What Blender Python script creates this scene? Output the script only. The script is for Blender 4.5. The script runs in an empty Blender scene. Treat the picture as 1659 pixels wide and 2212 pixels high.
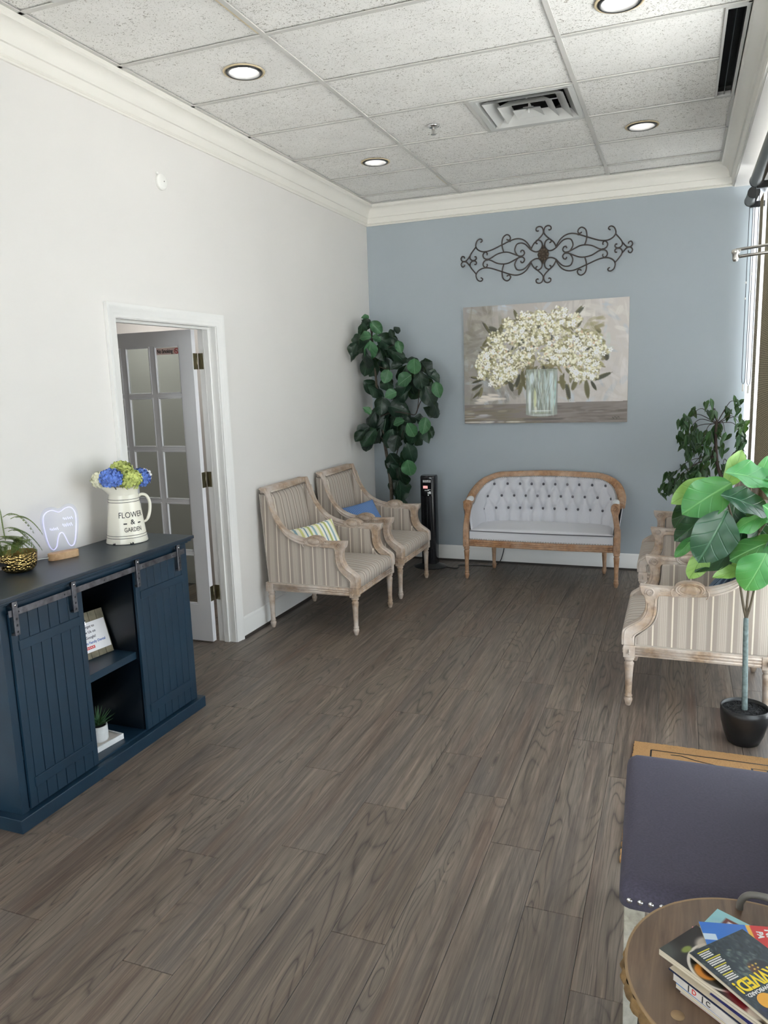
import bpy, bmesh, math, random
import numpy as np
from mathutils import Vector, Matrix

random.seed(7)
SC = bpy.context.scene
COL = SC.collection
PI = math.pi

# ------------------------------------------------------------------ camera
FPX, YAW, PITCH, ROLL = 1642.32, math.radians(21.298), math.radians(-9.833), math.radians(-1.882)
CAM = Vector((2.716, 0.0, 1.6949))
_fw = Vector((-math.sin(YAW) * math.cos(PITCH), math.cos(YAW) * math.cos(PITCH), math.sin(PITCH)))
_rt = Vector((math.cos(YAW), math.sin(YAW), 0))
_up = _rt.cross(_fw)
RT = _rt * math.cos(ROLL) + _up * math.sin(ROLL)
UP = -_rt * math.sin(ROLL) + _up * math.cos(ROLL)
FW = _fw
cd = bpy.data.cameras.new('camera')
cd.sensor_fit = 'VERTICAL'; cd.sensor_height = 24.0; cd.sensor_width = 18.0
cd.lens = 24.0 * FPX / 2212.0
cd.clip_start = 0.02; cd.clip_end = 200
cam = bpy.data.objects.new('camera', cd); COL.objects.link(cam)
M = Matrix((RT, UP, -FW)).transposed().to_4x4(); M.translation = CAM
cam.matrix_world = M
SC.camera = cam

# ------------------------------------------------------------------ world, exposure
SC.view_settings.view_transform = 'Standard'
SC.view_settings.look = 'None'
SC.view_settings.gamma = 1.0
SC.view_settings.use_curve_mapping = False
SC.view_settings.exposure = 0.10
W = bpy.data.worlds.new('sky'); SC.world = W; W.use_nodes = True
_bg = W.node_tree.nodes['Background']
_bg.inputs[0].default_value = (0.90, 0.955, 1.0, 1); _bg.inputs[1].default_value = 5.0
LAMP_STRENGTH = 13.0
HALL_STRENGTH = 42.0
# sun from behind the building: it lights the pavement outside, not the room
_sd = bpy.data.lights.new('sun', 'SUN'); _sd.energy = 62.0; _sd.angle = math.radians(1.0); _sd.color = (1.0, 0.98, 0.96)
_so = bpy.data.objects.new('sun', _sd); COL.objects.link(_so)
_so.rotation_euler = Vector((0.55, -0.40, -1.0)).to_track_quat('-Z', 'Y').to_euler()

def portal(name, x, y0, y1, z0, z1):
    ld = bpy.data.lights.new(name, 'AREA'); ld.shape = 'RECTANGLE'
    ld.size = y1 - y0; ld.size_y = z1 - z0; ld.cycles.is_portal = True
    o = bpy.data.objects.new(name, ld); COL.objects.link(o)
    # faces -X (into the room): local -Z -> world -X, local X -> world Y, local Y -> world Z
    m = Matrix((Vector((0, 1, 0)), Vector((0, 0, 1)), Vector((1, 0, 0)))).transposed().to_4x4()
    m.translation = (x, (y0 + y1) / 2, (z0 + z1) / 2); o.matrix_world = m
    return o
portal('window_portal', 3.42, -3.0, 6.7, 0.05, 3.0)
_p = portal('added_window_portal', 0, 0, 1, 0, 1); _p.data.size = 3.2; _p.data.size_y = 2.9
_m = Matrix((Vector((-1, 0, 0)), Vector((0, 0, 1)), Vector((0, -1, 0)))).transposed().to_4x4(); _m.translation = (1.6, -3.42, 1.5); _p.matrix_world = _m

# ------------------------------------------------------------------ room numbers (metres)
D = 6.7606          # back wall
H = 3.2473          # ceiling
ZC = 3.078          # bottom of crown moulding
WX = 3.058          # face of the header over the window
SX = 3.20           # where the painted back wall ends
YR = -3.2           # wall behind the camera
TF = 0.6096         # ceiling grid
GX = 0.9152; GY = 3.3273

# ------------------------------------------------------------------ colours / materials
def lin(c):
    c = c / 255.0
    return c / 12.92 if c <= 0.04045 else ((c + 0.055) / 1.055) ** 2.4
def rgb(r, g, b): return (lin(r), lin(g), lin(b), 1.0)

class NT:
    """small node-tree helper"""
    def __init__(self, name):
        self.m = bpy.data.materials.new(name); self.m.use_nodes = True
        self.t = self.m.node_tree; self.b = self.t.nodes['Principled BSDF']
        self.out = self.t.nodes['Material Output']
    def n(self, typ, **k):
        nd = self.t.nodes.new(typ)
        for a, v in k.items(): setattr(nd, a, v)
        return nd
    def l(self, a, b): self.t.links.new(a, b)
    def coord(self, kind='Object'):
        return self.n('ShaderNodeTexCoord').outputs[kind]
    def mapping(self, src, scale=(1, 1, 1), loc=(0, 0, 0), rot=(0, 0, 0)):
        m = self.n('ShaderNodeMapping'); self.l(src, m.inputs[0])
        m.inputs['Scale'].default_value = scale; m.inputs['Location'].default_value = loc; m.inputs['Rotation'].default_value = rot
        return m.outputs[0]
    def noise(self, vec, scale, detail=3, rough=0.5, dist=0.0):
        n = self.n('ShaderNodeTexNoise'); self.l(vec, n.inputs['Vector'])
        n.inputs['Scale'].default_value = scale; n.inputs['Detail'].default_value = detail
        n.inputs['Roughness'].default_value = rough; n.inputs['Distortion'].default_value = dist
        return n.outputs['Fac']
    def ramp(self, fac, stops, interp='LINEAR'):
        r = self.n('ShaderNodeValToRGB'); self.l(fac, r.inputs[0]); cr = r.color_ramp; cr.interpolation = interp
        while len(cr.elements) < len(stops): cr.elements.new(0.5)
        for e, (p, c) in zip(cr.elements, stops):
            e.position = p; e.color = c if len(c) == 4 else (*c, 1)
        return r.outputs[0]
    def mix(self, fac, a, b, mode='MIX'):
        m = self.n('ShaderNodeMix', data_type='RGBA', blend_type=mode)
        for s, v in ((m.inputs[0], fac), (m.inputs[6], a), (m.inputs[7], b)):
            if isinstance(v, (int, float)): s.default_value = v
            elif isinstance(v, tuple): s.default_value = v
            else: self.l(v, s)
        return m.outputs[2]
    def math(self, op, a, b=0.0, c=0.0, clamp=False):
        m = self.n('ShaderNodeMath', operation=op, use_clamp=clamp)
        for i, v in enumerate((a, b, c)):
            if isinstance(v, (int, float)): m.inputs[i].default_value = v
            else: self.l(v, m.inputs[i])
        return m.outputs[0]
    def bump(self, h, strength=0.2, dist=0.01):
        b = self.n('ShaderNodeBump'); b.inputs['Strength'].default_value = strength; b.inputs['Distance'].default_value = dist
        self.l(h, b.inputs['Height']); self.l(b.outputs[0], self.b.inputs['Normal'])
    def set(self, **k):
        names = dict(rough='Roughness', metal='Metallic', spec='Specular IOR Level', trans='Transmission Weight', ior='IOR',
                     alpha='Alpha', coat='Coat Weight', sheen='Sheen Weight', sub='Subsurface Weight')
        for a, v in k.items():
            if a == 'col':
                if isinstance(v, tuple): self.b.inputs['Base Color'].default_value = v
                else: self.l(v, self.b.inputs['Base Color'])
            else:
                s = self.b.inputs[names[a]]
                if isinstance(v, (int, float)): s.default_value = v
                else: self.l(v, s)
        return self

def plain(name, col, rough=0.5, metal=0.0, var=0.06, scale=6.0, bump=0.0, **k):
    t = NT(name); v = t.coord()
    n = t.noise(v, scale, 4)
    dark = tuple(c * (1 - var) for c in col[:3]) + (1,); lite = tuple(min(1, c * (1 + var)) for c in col[:3]) + (1,)
    t.set(col=t.ramp(n, [(0.3, dark), (0.7, lite)]), rough=rough, metal=metal, **k)
    if bump: t.bump(t.noise(v, scale * 30, 2), bump, 0.003)
    return t.m

def emit(name, col, s):
    t = NT(name); t.b.inputs['Base Color'].default_value = (0.8, 0.8, 0.8, 1)
    t.b.inputs['Emission Color'].default_value = col; t.b.inputs['Emission Strength'].default_value = s
    return t.m

MAT = {}
def make_materials():
    M_ = MAT
    M_['wall_white'] = plain('wall_white', rgb(227, 224, 221), 0.55, var=0.012, scale=2.0, bump=0.06)
    M_['wall_blue'] = plain('wall_blue', rgb(163, 172, 179), 0.5, var=0.02, scale=1.5, bump=0.06)
    M_['wall_rear'] = plain('wall_rear', rgb(214, 210, 203), 0.6, var=0.02)
    M_['hall'] = plain('hall', rgb(196, 192, 186), 0.7, var=0.02)
    M_['trim_white'] = plain('trim_white', rgb(238, 237, 235), 0.35, var=0.01, scale=3)
    M_['crown'] = plain('crown', rgb(236, 233, 226), 0.4, var=0.012, scale=3)
    M_['door_white'] = plain('door_white', rgb(228, 228, 232), 0.35, var=0.01, scale=3)
    M_['white_plastic'] = plain('white_plastic', rgb(240, 239, 235), 0.4, var=0.01)
    M_['tee'] = plain('tee', rgb(200, 198, 194), 0.45, var=0.015)
    M_['vent'] = plain('vent', rgb(206, 206, 204), 0.4, var=0.03, scale=3)
    M_['black'] = plain('black', (0.008, 0.008, 0.009, 1), 0.35, var=0.1)
    M_['void'] = plain('void', (0.004, 0.004, 0.005, 1), 0.9, var=0.1)
    M_['black_gloss'] = plain('black_gloss', (0.006, 0.006, 0.008, 1), 0.12, var=0.1)
    M_['shoe'] = plain('shoe', rgb(58, 52, 48), 0.5, var=0.15)
    M_['brass'] = plain('brass', rgb(128, 122, 100), 0.35, metal=1.0, var=0.2, scale=25)
    M_['chrome'] = plain('chrome', (0.7, 0.7, 0.72, 1), 0.12, metal=1.0, var=0.03)
    M_['nickel'] = plain('nickel', (0.50, 0.485, 0.46, 1), 0.30, metal=1.0, var=0.05)
    M_['grey_iron'] = plain('grey_iron', rgb(118, 116, 112), 0.45, metal=0.3, var=0.08)
    M_['pale_wood'] = plain('pale_wood', rgb(150, 124, 92), 0.6, var=0.15, scale=20)
    M_['bronze'] = plain('bronze', rgb(84, 82, 76), 0.3, metal=0.8, var=0.06)
    M_['iron'] = plain('iron', rgb(72, 64, 60), 0.5, metal=0.4, var=0.25, scale=40)
    M_['medal'] = plain('medal', rgb(86, 74, 62), 0.55, metal=0.4, var=0.4, scale=90, bump=0.4)
    M_['frame_alu'] = plain('frame_alu', rgb(228, 232, 240), 0.35, var=0.02)
    M_['tan_paper'] = plain('tan_paper', rgb(206, 190, 158), 0.8, var=0.1, scale=30)
    M_['soil'] = plain('soil', (0.012, 0.012, 0.014, 1), 0.85, var=0.5, scale=120, bump=0.9)
    M_['pot_black'] = plain('pot_black', (0.010, 0.010, 0.011, 1), 0.38, var=0.1, scale=8)
    M_['ceramic'] = plain('ceramic', rgb(228, 230, 232), 0.45, var=0.06, scale=40)
    M_['concrete'] = plain('concrete', (0.50, 0.49, 0.475, 1), 0.9, var=0.1, scale=2)
    M_['gold'] = None
    # ---------------- ceiling tile: fissured mineral fibre
    t = NT('ceiling_tile'); v = t.coord()
    info = t.n('ShaderNodeObjectInfo').outputs['Random']
    cmb = t.n('ShaderNodeCombineXYZ'); t.l(t.math('MULTIPLY', info, 37.0), cmb.inputs[0]); t.l(t.math('MULTIPLY', info, 91.0), cmb.inputs[1])
    add = t.n('ShaderNodeVectorMath', operation='ADD'); t.l(v, add.inputs[0]); t.l(cmb.outputs[0], add.inputs[1])
    n1 = t.noise(add.outputs[0], 70, 2, 0.55, 1.8); n2 = t.noise(add.outputs[0], 150, 2, 0.5, 0.8); big = t.noise(add.outputs[0], 5, 2)
    th = t.math('ADD', 0.588, t.math('MULTIPLY', info, 0.05))
    f1 = t.math('MULTIPLY', t.math('SUBTRACT', n1, th), 22.0, clamp=True)
    f2 = t.math('MULTIPLY', t.math('SUBTRACT', n2, 0.625), 14.0, clamp=True)
    f = t.math('MAXIMUM', f1, t.math('MULTIPLY', f2, 0.7))
    base = t.ramp(big, [(0.3, rgb(238, 236, 233)), (0.7, rgb(246, 244, 241))])
    t.set(col=t.mix(t.math('MULTIPLY', f, 0.85), base, rgb(138, 132, 122)), rough=0.9)
    t.bump(t.math('SUBTRACT', 1.0, f), 0.35, 0.003)
    M_['tile'] = t.m
    # ---------------- floor plank
    t = NT('plank'); v = t.coord()
    info = t.n('ShaderNodeObjectInfo').outputs['Random']
    cmb = t.n('ShaderNodeCombineXYZ')
    t.l(t.math('MULTIPLY', info, 53.0), cmb.inputs[0]); t.l(t.math('MULTIPLY', info, 117.0), cmb.inputs[1]); t.l(t.math('MULTIPLY', info, 31.0), cmb.inputs[2])
    add = t.n('ShaderNodeVectorMath', operation='ADD'); t.l(v, add.inputs[0]); t.l(cmb.outputs[0], add.inputs[1])
    p = add.outputs[0]
    # cathedral figure: contour lines of a stretched, slowly varying height field
    field = t.noise(t.mapping(p, (5.2, 0.62, 1)), 1.0, 2.0, 0.45, 0.35)
    vk = t.n('ShaderNodeTexVoronoi'); vk.inputs['Scale'].default_value = 1.0; t.l(t.mapping(p, (5.6, 1.05, 1)), vk.inputs['Vector'])
    kn = t.math('POWER', t.math('SUBTRACT', 1.0, t.math('MULTIPLY', vk.outputs['Distance'], 4.2), clamp=True), 2.0)
    field = t.math('ADD', field, t.math('MULTIPLY', kn, 0.22))
    rings = t.math('FRACT', t.math('MULTIPLY', field, 27.0))
    ring = t.math('MULTIPLY', t.math('POWER', t.math('ABSOLUTE', t.math('SUBTRACT', t.math('MULTIPLY', rings, 2.0), 1.0)), 4.5), 1.0)
    fmask = t.ramp(t.noise(t.mapping(p, (7.0, 0.5, 1)), 1.0, 1), [(0.44, (0.12, 0.12, 0.12)), (0.58, (1, 1, 1))])
    fmask = t.math('MAXIMUM', fmask, t.math('MULTIPLY', kn, 3.0, clamp=True))
    streak = t.noise(t.mapping(p, (34, 1.3, 1)), 1.0, 4, 0.62)
    fine = t.noise(t.mapping(p, (230, 6, 1)), 1.0, 3, 0.6)
    broad = t.noise(t.mapping(p, (9, 0.8, 1)), 1.0, 2, 0.5)
    c1 = t.ramp(streak, [(0.26, rgb(62, 55, 50)), (0.45, rgb(96, 85, 77)), (0.60, rgb(116, 104, 94)), (0.78, rgb(150, 137, 123))])
    c2 = t.mix(t.math('MULTIPLY', t.ramp(broad, [(0.35, (0, 0, 0)), (0.7, (1, 1, 1))]), 0.5), c1, rgb(94, 90, 88))
    c2b = t.mix(t.ramp(t.noise(t.mapping(p, (13, 0.9, 1), loc=(3, 9, 1)), 1.0, 2), [(0.52, (0, 0, 0)), (0.75, (0.6, 0.6, 0.6))]), c2, rgb(96, 74, 62))
    c3 = t.mix(t.math('MULTIPLY', t.math('MULTIPLY', ring, fmask), 0.75), c2b, rgb(46, 40, 36))
    c3b = t.mix(t.math('MULTIPLY', t.math('MULTIPLY', t.math('SUBTRACT', 1.0, ring), fmask), 0.30), c3, rgb(140, 127, 112))
    c4 = t.mix(t.ramp(fine, [(0.5, (0, 0, 0)), (0.75, (0.42, 0.42, 0.42))]), c3b, rgb(48, 43, 39))
    c4 = t.mix(t.ramp(t.noise(t.mapping(p, (95, 3.2, 1), loc=(5, 2, 8)), 1.0, 3, 0.65), [(0.52, (0, 0, 0)), (0.72, (0.5, 0.5, 0.5))]), c4, rgb(150, 136, 122))
    c4 = t.mix(t.math('MULTIPLY', t.math('SUBTRACT', kn, 0.45), 2.6, clamp=True), c4, rgb(44, 37, 33))
    tint = t.ramp(info, [(0.0, (0.86, 0.84, 0.83)), (0.5, (1, 1, 1)), (1.0, (1.10, 1.08, 1.05))])
    c5 = t.mix(1.0, c4, tint, 'MULTIPLY')
    t.set(col=c5, rough=t.ramp(fine, [(0.3, (0.36, 0.36, 0.36)), (0.7, (0.50, 0.50, 0.50))]), spec=0.5)
    t.bump(t.math('ADD', fine, t.math('MULTIPLY', t.math('MULTIPLY', ring, fmask), -0.5)), 0.18, 0.0015)
    M_['plank'] = t.m
    # ---------------- whitewashed wood of the armchairs, warm wood of the settee
    def wood(name, base, dark, wash, amount, rough=0.5):
        t = NT(name); v = t.coord()
        g = t.noise(t.mapping(v, (9, 9, 9)), 4.0, 5, 0.65, 0.6)
        w = t.noise(v, 7.0, 4, 0.6)
        c = t.mix(t.ramp(g, [(0.35, (0, 0, 0)), (0.7, (1, 1, 1))]), dark, base)
        c = t.mix(t.math('MULTIPLY', t.ramp(w, [(0.38, (0, 0, 0)), (0.66, (1, 1, 1))]), amount), c, wash)
        t.set(col=c, rough=rough); t.bump(g, 0.12, 0.002)
        return t.m
    M_['washed'] = wood('washed_wood', rgb(186, 160, 134), rgb(146, 124, 106), rgb(204, 194, 186), 0.9)
    M_['oak'] = wood('oak_wood', rgb(186, 142, 102), rgb(136, 96, 66), rgb(202, 180, 160), 0.45)
    M_['grey_leg'] = wood('grey_leg', rgb(176, 172, 158), rgb(140, 136, 124), rgb(206, 204, 196), 0.6)
    M_['beech'] = wood('beech', rgb(214, 178, 138), rgb(190, 150, 110), rgb(220, 190, 152), 0.3)
    # ---------------- striped upholstery (axis = coordinate the stripes repeat along)
    def stripes(name, axis, off=0.0):
        t = NT(name); v = t.coord()
        s = t.n('ShaderNodeSeparateXYZ'); t.l(v, s.inputs[0])
        x = t.math('ADD', s.outputs[axis], 10.0 + off)
        P_ = 0.0905
        u = t.math('FRACT', t.math('DIVIDE', x, P_))
        def line(c, w):
            return t.math('LESS_THAN', t.math('ABSOLUTE', t.math('SUBTRACT', u, c)), w / P_ / 2)
        main = line(0.5, 0.0072)
        thin = line(0.92, 0.0028)
        for c in (0.01, 0.10, 0.83): thin = t.math('MAXIMUM', thin, line(c, 0.0028))
        band = line(0.5, 0.046)
        weave = t.noise(v, 900, 1)
        base = t.mix(band, rgb(178, 167, 157), rgb(163, 151, 141))
        base = t.mix(t.math('MULTIPLY', thin, 0.7), base, rgb(206, 196, 184))
        base = t.mix(main, base, rgb(228, 218, 202))
        base = t.mix(t.ramp(weave, [(0.3, (0, 0, 0)), (0.75, (0.22, 0.22, 0.22))]), base, rgb(128, 118, 110))
        t.set(col=base, rough=0.9, sheen=0.10); t.bump(weave, 0.15, 0.001)
        return t.m
    M_['stripe_y'] = stripes('stripe_y', 1, 0.045); M_['stripe_x'] = stripes('stripe_x', 0, 0.02)
    def fabric(name, col, var=0.10, scale=500, rough=0.95, sheen=0.2, stretch=(1, 1, 1)):
        t = NT(name); v = t.coord()
        a = t.noise(t.mapping(v, stretch), scale, 2); b = t.noise(v, 9, 3)
        d = tuple(c * (1 - 2 * var) for c in col[:3]) + (1,); l = tuple(c * (1 + var) for c in col[:3]) + (1,)
        c = t.ramp(a, [(0.3, d), (0.7, l)])
        c = t.mix(t.math('MULTIPLY', b, 0.2), c, d)
        t.set(col=c, rough=rough, sheen=sheen); t.bump(a, 0.12, 0.001)
        return t.m
    M_['linen'] = fabric('linen', rgb(212, 212, 218), 0.05, 600)
    M_['pad'] = fabric('pad', rgb(214, 216, 218), 0.04, 600)
    M_['charcoal'] = fabric('charcoal', rgb(72, 69, 86), 0.14, 160, 0.85, 0.04, (1.0, 3.0, 1.0))
    M_['button'] = fabric('button', rgb(104, 102, 108), 0.08, 600)
    M_['piping'] = fabric('piping', rgb(176, 166, 156), 0.05, 600)
    M_['blue_cushion'] = None
    t = NT('blue_cushion'); v = t.coord()
    w = t.n('ShaderNodeTexWave'); w.inputs['Scale'].default_value = 22; w.inputs['Distortion'].default_value = 1.0; w.bands_direction = 'X'
    t.l(v, w.inputs['Vector'])
    t.set(col=t.ramp(w.outputs['Fac'], [(0.2, rgb(78, 108, 158)), (0.8, rgb(112, 146, 196))]), rough=0.9); t.bump(w.outputs['Fac'], 0.3, 0.004)
    M_['blue_cushion'] = t.m
    t = NT('navy_cushion'); v = t.coord()
    w = t.n('ShaderNodeTexWave'); w.inputs['Scale'].default_value = 16; w.inputs['Distortion'].default_value = 2.0
    t.l(v, w.inputs['Vector'])
    t.set(col=t.ramp(w.outputs['Fac'], [(0.3, rgb(58, 76, 100)), (0.8, rgb(110, 130, 152))]), rough=0.9)
    M_['navy_cushion'] = t.m
    t = NT('stripe_cushion'); v = t.coord()
    s = t.n('ShaderNodeSeparateXYZ'); t.l(v, s.inputs[0])
    u = t.math('FRACT', t.math('ADD', t.math('MULTIPLY', s.outputs[0], 7.5), 10.0))
    t.set(col=t.ramp(u, [(0.0, rgb(236, 232, 214)), (0.16, rgb(206, 206, 138)), (0.30, rgb(236, 234, 220)), (0.42, rgb(122, 150, 172)), (0.50, rgb(230, 230, 214)),
                         (0.64, rgb(178, 184, 110)), (0.76, rgb(238, 236, 222)), (0.88, rgb(148, 176, 186))], 'CONSTANT'), rough=0.9)
    M_['stripe_cushion'] = t.m
    # ---------------- cabinet paint and its steel hardware
    t = NT('navy_paint'); v = t.coord(); n = t.noise(v, 5, 4); e = t.noise(v, 60, 3)
    t.set(col=t.mix(t.ramp(e, [(0.70, (0, 0, 0)), (0.78, (0.35, 0.35, 0.35))]), t.ramp(n, [(0.3, rgb(19, 42, 60)), (0.7, rgb(24, 50, 69))]), rgb(62, 84, 102)), rough=0.36); t.bump(n, 0.05, 0.002)
    M_['navy'] = t.m
    t = NT('cabinet_top'); v = t.coord(); n = t.noise(v, 8, 4)
    t.set(col=t.ramp(n, [(0.3, rgb(34, 44, 56)), (0.7, rgb(42, 54, 66))]), rough=0.34); t.bump(t.noise(t.mapping(v, (60, 4, 4)), 3, 3), 0.08, 0.002)
    M_['cabinet_top'] = t.m
    M_['navy_shaded'] = plain('navy_shaded', rgb(9, 18, 27), 0.30, var=0.15, scale=4)  # same navy darkened: the shade inside the open bay is put into the colour
    M_['steel'] = plain('steel', rgb(112, 112, 118), 0.34, metal=1.0, var=0.4, scale=30)
    M_['steel_hole'] = plain('steel_hole', (0.01, 0.012, 0.02, 1), 0.6, var=0.1)
    # ---------------- leaves
    def leaf(name, dark, lite, rib, rough=0.36, fine=False, trans=0.25):
        t = NT(name); v = t.coord(); s = t.n('ShaderNodeSeparateXYZ'); t.l(v, s.inputs[0])
        info = t.n('ShaderNodeObjectInfo').outputs['Random']
        ay = t.math('ABSOLUTE', s.outputs[1])
        mid = t.math('SUBTRACT', 1.0, t.math('MULTIPLY', ay, 42.0), clamp=True)
        side = t.math('FRACT', t.math('MULTIPLY', t.math('SUBTRACT', s.outputs[0], t.math('MULTIPLY', t.math('POWER', ay, 0.8), 0.75)), 4.2))
        side = t.math('SUBTRACT', 1.0, t.math('MULTIPLY', t.math('ABSOLUTE', t.math('SUBTRACT', side, 0.5)), 14.0), clamp=True)
        vein = t.math('MAXIMUM', mid, t.math('MULTIPLY', side, 0.30))
        n = t.noise(v, 4.0, 3)
        base = t.mix(info, dark, lite)
        base = t.mix(t.math('MULTIPLY', n, 0.45), base, dark)
        t.set(col=t.mix(t.math('MULTIPLY', vein, 0.55), base, rib), rough=rough)
        t.bump(t.math('SUBTRACT', 1.0, vein), 0.35, 0.02)
        tr = t.n('ShaderNodeBsdfTranslucent'); t.l(t.mix(0.5, base, rgb(150, 190, 60)), tr.inputs[0])
        mx = t.n('ShaderNodeMixShader'); mx.inputs[0].default_value = trans
        t.l(t.b.outputs[0], mx.inputs[1]); t.l(tr.outputs[0], mx.inputs[2]); t.l(mx.outputs[0], t.out.inputs[0])
        return t.m
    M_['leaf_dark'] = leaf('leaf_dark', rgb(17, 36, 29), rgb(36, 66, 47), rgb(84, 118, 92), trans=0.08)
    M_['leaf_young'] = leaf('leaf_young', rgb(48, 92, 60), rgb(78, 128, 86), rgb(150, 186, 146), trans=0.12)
    M_['leaf_green'] = leaf('leaf_green', rgb(42, 102, 56), rgb(78, 154, 86), rgb(142, 196, 128), trans=0.25)
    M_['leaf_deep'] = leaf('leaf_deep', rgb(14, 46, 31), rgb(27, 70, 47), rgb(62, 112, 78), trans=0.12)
    M_['leaf_pale'] = leaf('leaf_pale', rgb(120, 158, 84), rgb(164, 196, 112), rgb(92, 124, 60), trans=0.3)
    M_['leaf_small'] = leaf('leaf_small', rgb(16, 42, 24), rgb(44, 84, 42), rgb(90, 136, 70), trans=0.15)
    M_['fern'] = leaf('fern', rgb(84, 104, 52), rgb(128, 140, 84), rgb(150, 160, 110), 0.6)
    M_['agave'] = leaf('agave', rgb(40, 84, 54), rgb(84, 128, 92), rgb(120, 160, 120), 0.5)
    M_['bark'] = plain('bark', rgb(92, 82, 70), 0.8, var=0.35, scale=40, bump=0.5)
    M_['bark_dark'] = plain('bark_dark', rgb(58, 46, 38), 0.8, var=0.3, scale=40, bump=0.5)
    M_['bark_grey'] = plain('bark_grey', rgb(112, 128, 128), 0.7, var=0.35, scale=60, bump=0.5)
    M_['stem'] = plain('stem', rgb(88, 78, 62), 0.7, var=0.2, scale=40)
    # ---------------- misc
    def thin_glass(name, tint, gloss=0.10, rough=0.02, fres=1.0):
        t = NT(name); t.t.nodes.remove(t.b)
        a = t.n('ShaderNodeBsdfTransparent'); a.inputs[0].default_value = tint
        g = t.n('ShaderNodeBsdfGlossy'); g.inputs['Roughness'].default_value = rough
        fr = t.n('ShaderNodeFresnel'); fr.inputs[0].default_value = 1.45
        front = t.math('SUBTRACT', 1.0, t.n('ShaderNodeNewGeometry').outputs['Backfacing'])
        mx = t.n('ShaderNodeMixShader'); t.l(t.math('MULTIPLY', t.math('ADD', t.math('MULTIPLY', fr.outputs[0], fres), gloss, clamp=True), front), mx.inputs[0])
        t.l(a.outputs[0], mx.inputs[1]); t.l(g.outputs[0], mx.inputs[2]); t.l(mx.outputs[0], t.out.inputs[0])
        return t.m
    M_['glass'] = thin_glass('glass', (0.96, 0.98, 0.98, 1), 0.0)
    M_['door_glass'] = thin_glass('door_glass', (0.80, 0.84, 0.82, 1), 0.10, 0.06)
    M_['acrylic'] = thin_glass('acrylic', (0.93, 0.94, 0.99, 1), 0.0, 0.02, 0.5)
    # roller shade: loose woven screen cloth that lets some light through
    t = NT('shade_cloth'); v = t.coord()
    wv = t.n('ShaderNodeTexWave'); wv.bands_direction = 'Z'; wv.inputs['Scale'].default_value = 26; wv.inputs['Distortion'].default_value = 3.0
    wv.inputs['Detail'].default_value = 1.0; wv.inputs['Detail Scale'].default_value = 6.0
    t.l(v, wv.inputs['Vector'])
    c = t.ramp(wv.outputs['Fac'], [(0.05, rgb(58, 52, 42)), (0.25, rgb(150, 140, 120)), (0.9, rgb(186, 176, 152))])
    t.set(col=c, rough=0.9)
    tr = t.n('ShaderNodeBsdfTranslucent'); t.l(c, tr.inputs[0])
    mx = t.n('ShaderNodeMixShader'); mx.inputs[0].default_value = 0.22
    t.l(t.b.outputs[0], mx.inputs[1]); t.l(tr.outputs[0], mx.inputs[2]); t.l(mx.outputs[0], t.out.inputs[0])
    M_['shade_cloth'] = t.m
    # gold hammered bowl
    t = NT('hammered_gold'); v = t.coord()
    vo = t.n('ShaderNodeTexVoronoi'); vo.inputs['Scale'].default_value = 85; t.l(t.mapping(v, (1, 1, 1.3)), vo.inputs['Vector'])
    t.set(col=rgb(172, 148, 96), metal=1.0, rough=0.24); t.bump(vo.outputs['Distance'], 0.75, 0.01)
    M_['gold'] = t.m
    M_['gold_in'] = plain('gold_in', rgb(150, 128, 72), 0.5, metal=0.7, var=0.1)
    M_['enamel'] = plain('enamel', rgb(234, 230, 216), 0.16, var=0.02, scale=10)
    M_['ink'] = plain('ink', (0.012, 0.012, 0.013, 1), 0.5, var=0.1)
    M_['neon'] = emit('lamp_line', (0.36, 0.36, 1.0, 1), 0.62)
    M_['neon_soft'] = emit('lamp_script', (0.52, 0.52, 1.0, 1), 0.62)
    M_['lamp_on'] = emit('lamp_on', (1.0, 0.97, 0.92, 1), LAMP_STRENGTH)
    M_['reflector'] = plain('reflector', (0.24, 0.24, 0.24, 1), 0.35, metal=0.2, var=0.02)
    M_['red_glow'] = emit('red_display', (1.0, 0.08, 0.06, 1), 0.5)
    M_['petal_blue'] = plain('petal_blue', rgb(96, 128, 206), 0.7, var=0.35, scale=40)
    M_['petal_green'] = plain('petal_green', rgb(186, 196, 112), 0.7, var=0.28, scale=40)
    M_['petal_cream'] = plain('petal_cream', rgb(232, 230, 204), 0.7, var=0.1, scale=40)
    M_['petal_white'] = plain('petal_white', rgb(244, 244, 244), 0.7, var=0.05, scale=40)
    # coir mat
    t = NT('coir'); v = t.coord(); n = t.noise(v, 330, 3, 0.7); b = t.noise(v, 22, 3)
    c = t.mix(b, t.ramp(n, [(0.3, rgb(150, 104, 60)), (0.7, rgb(224, 176, 118))]), rgb(206, 158, 104))
    t.set(col=c, rough=1.0); t.bump(n, 1.0, 0.012)
    M_['coir'] = t.m
    # table slab
    t = NT('slab'); v = t.coord()
    g = t.noise(t.mapping(v, (26, 2.2, 6), rot=(0, 0, 0.9)), 1.6, 5, 0.65, 0.8); b = t.noise(v, 5, 4)
    c = t.ramp(g, [(0.25, rgb(80, 62, 48)), (0.55, rgb(112, 90, 72)), (0.8, rgb(134, 110, 88))])
    c = t.mix(t.ramp(b, [(0.4, (0, 0, 0)), (0.75, (0.5, 0.5, 0.5))]), c, rgb(128, 112, 96))
    t.set(col=c, rough=0.5); t.bump(g, 0.1, 0.002)
    M_['slab'] = t.m
    M_['bark_rim'] = plain('bark_rim', rgb(132, 104, 66), 0.75, var=0.45, scale=30, bump=0.6)
    M_['paper'] = plain('paper', rgb(244, 244, 248), 0.7, var=0.01)
    M_['pages'] = None
    t = NT('pages'); v = t.coord(); w = t.noise(t.mapping(v, (2, 2, 1200)), 1.0, 2)
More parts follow.
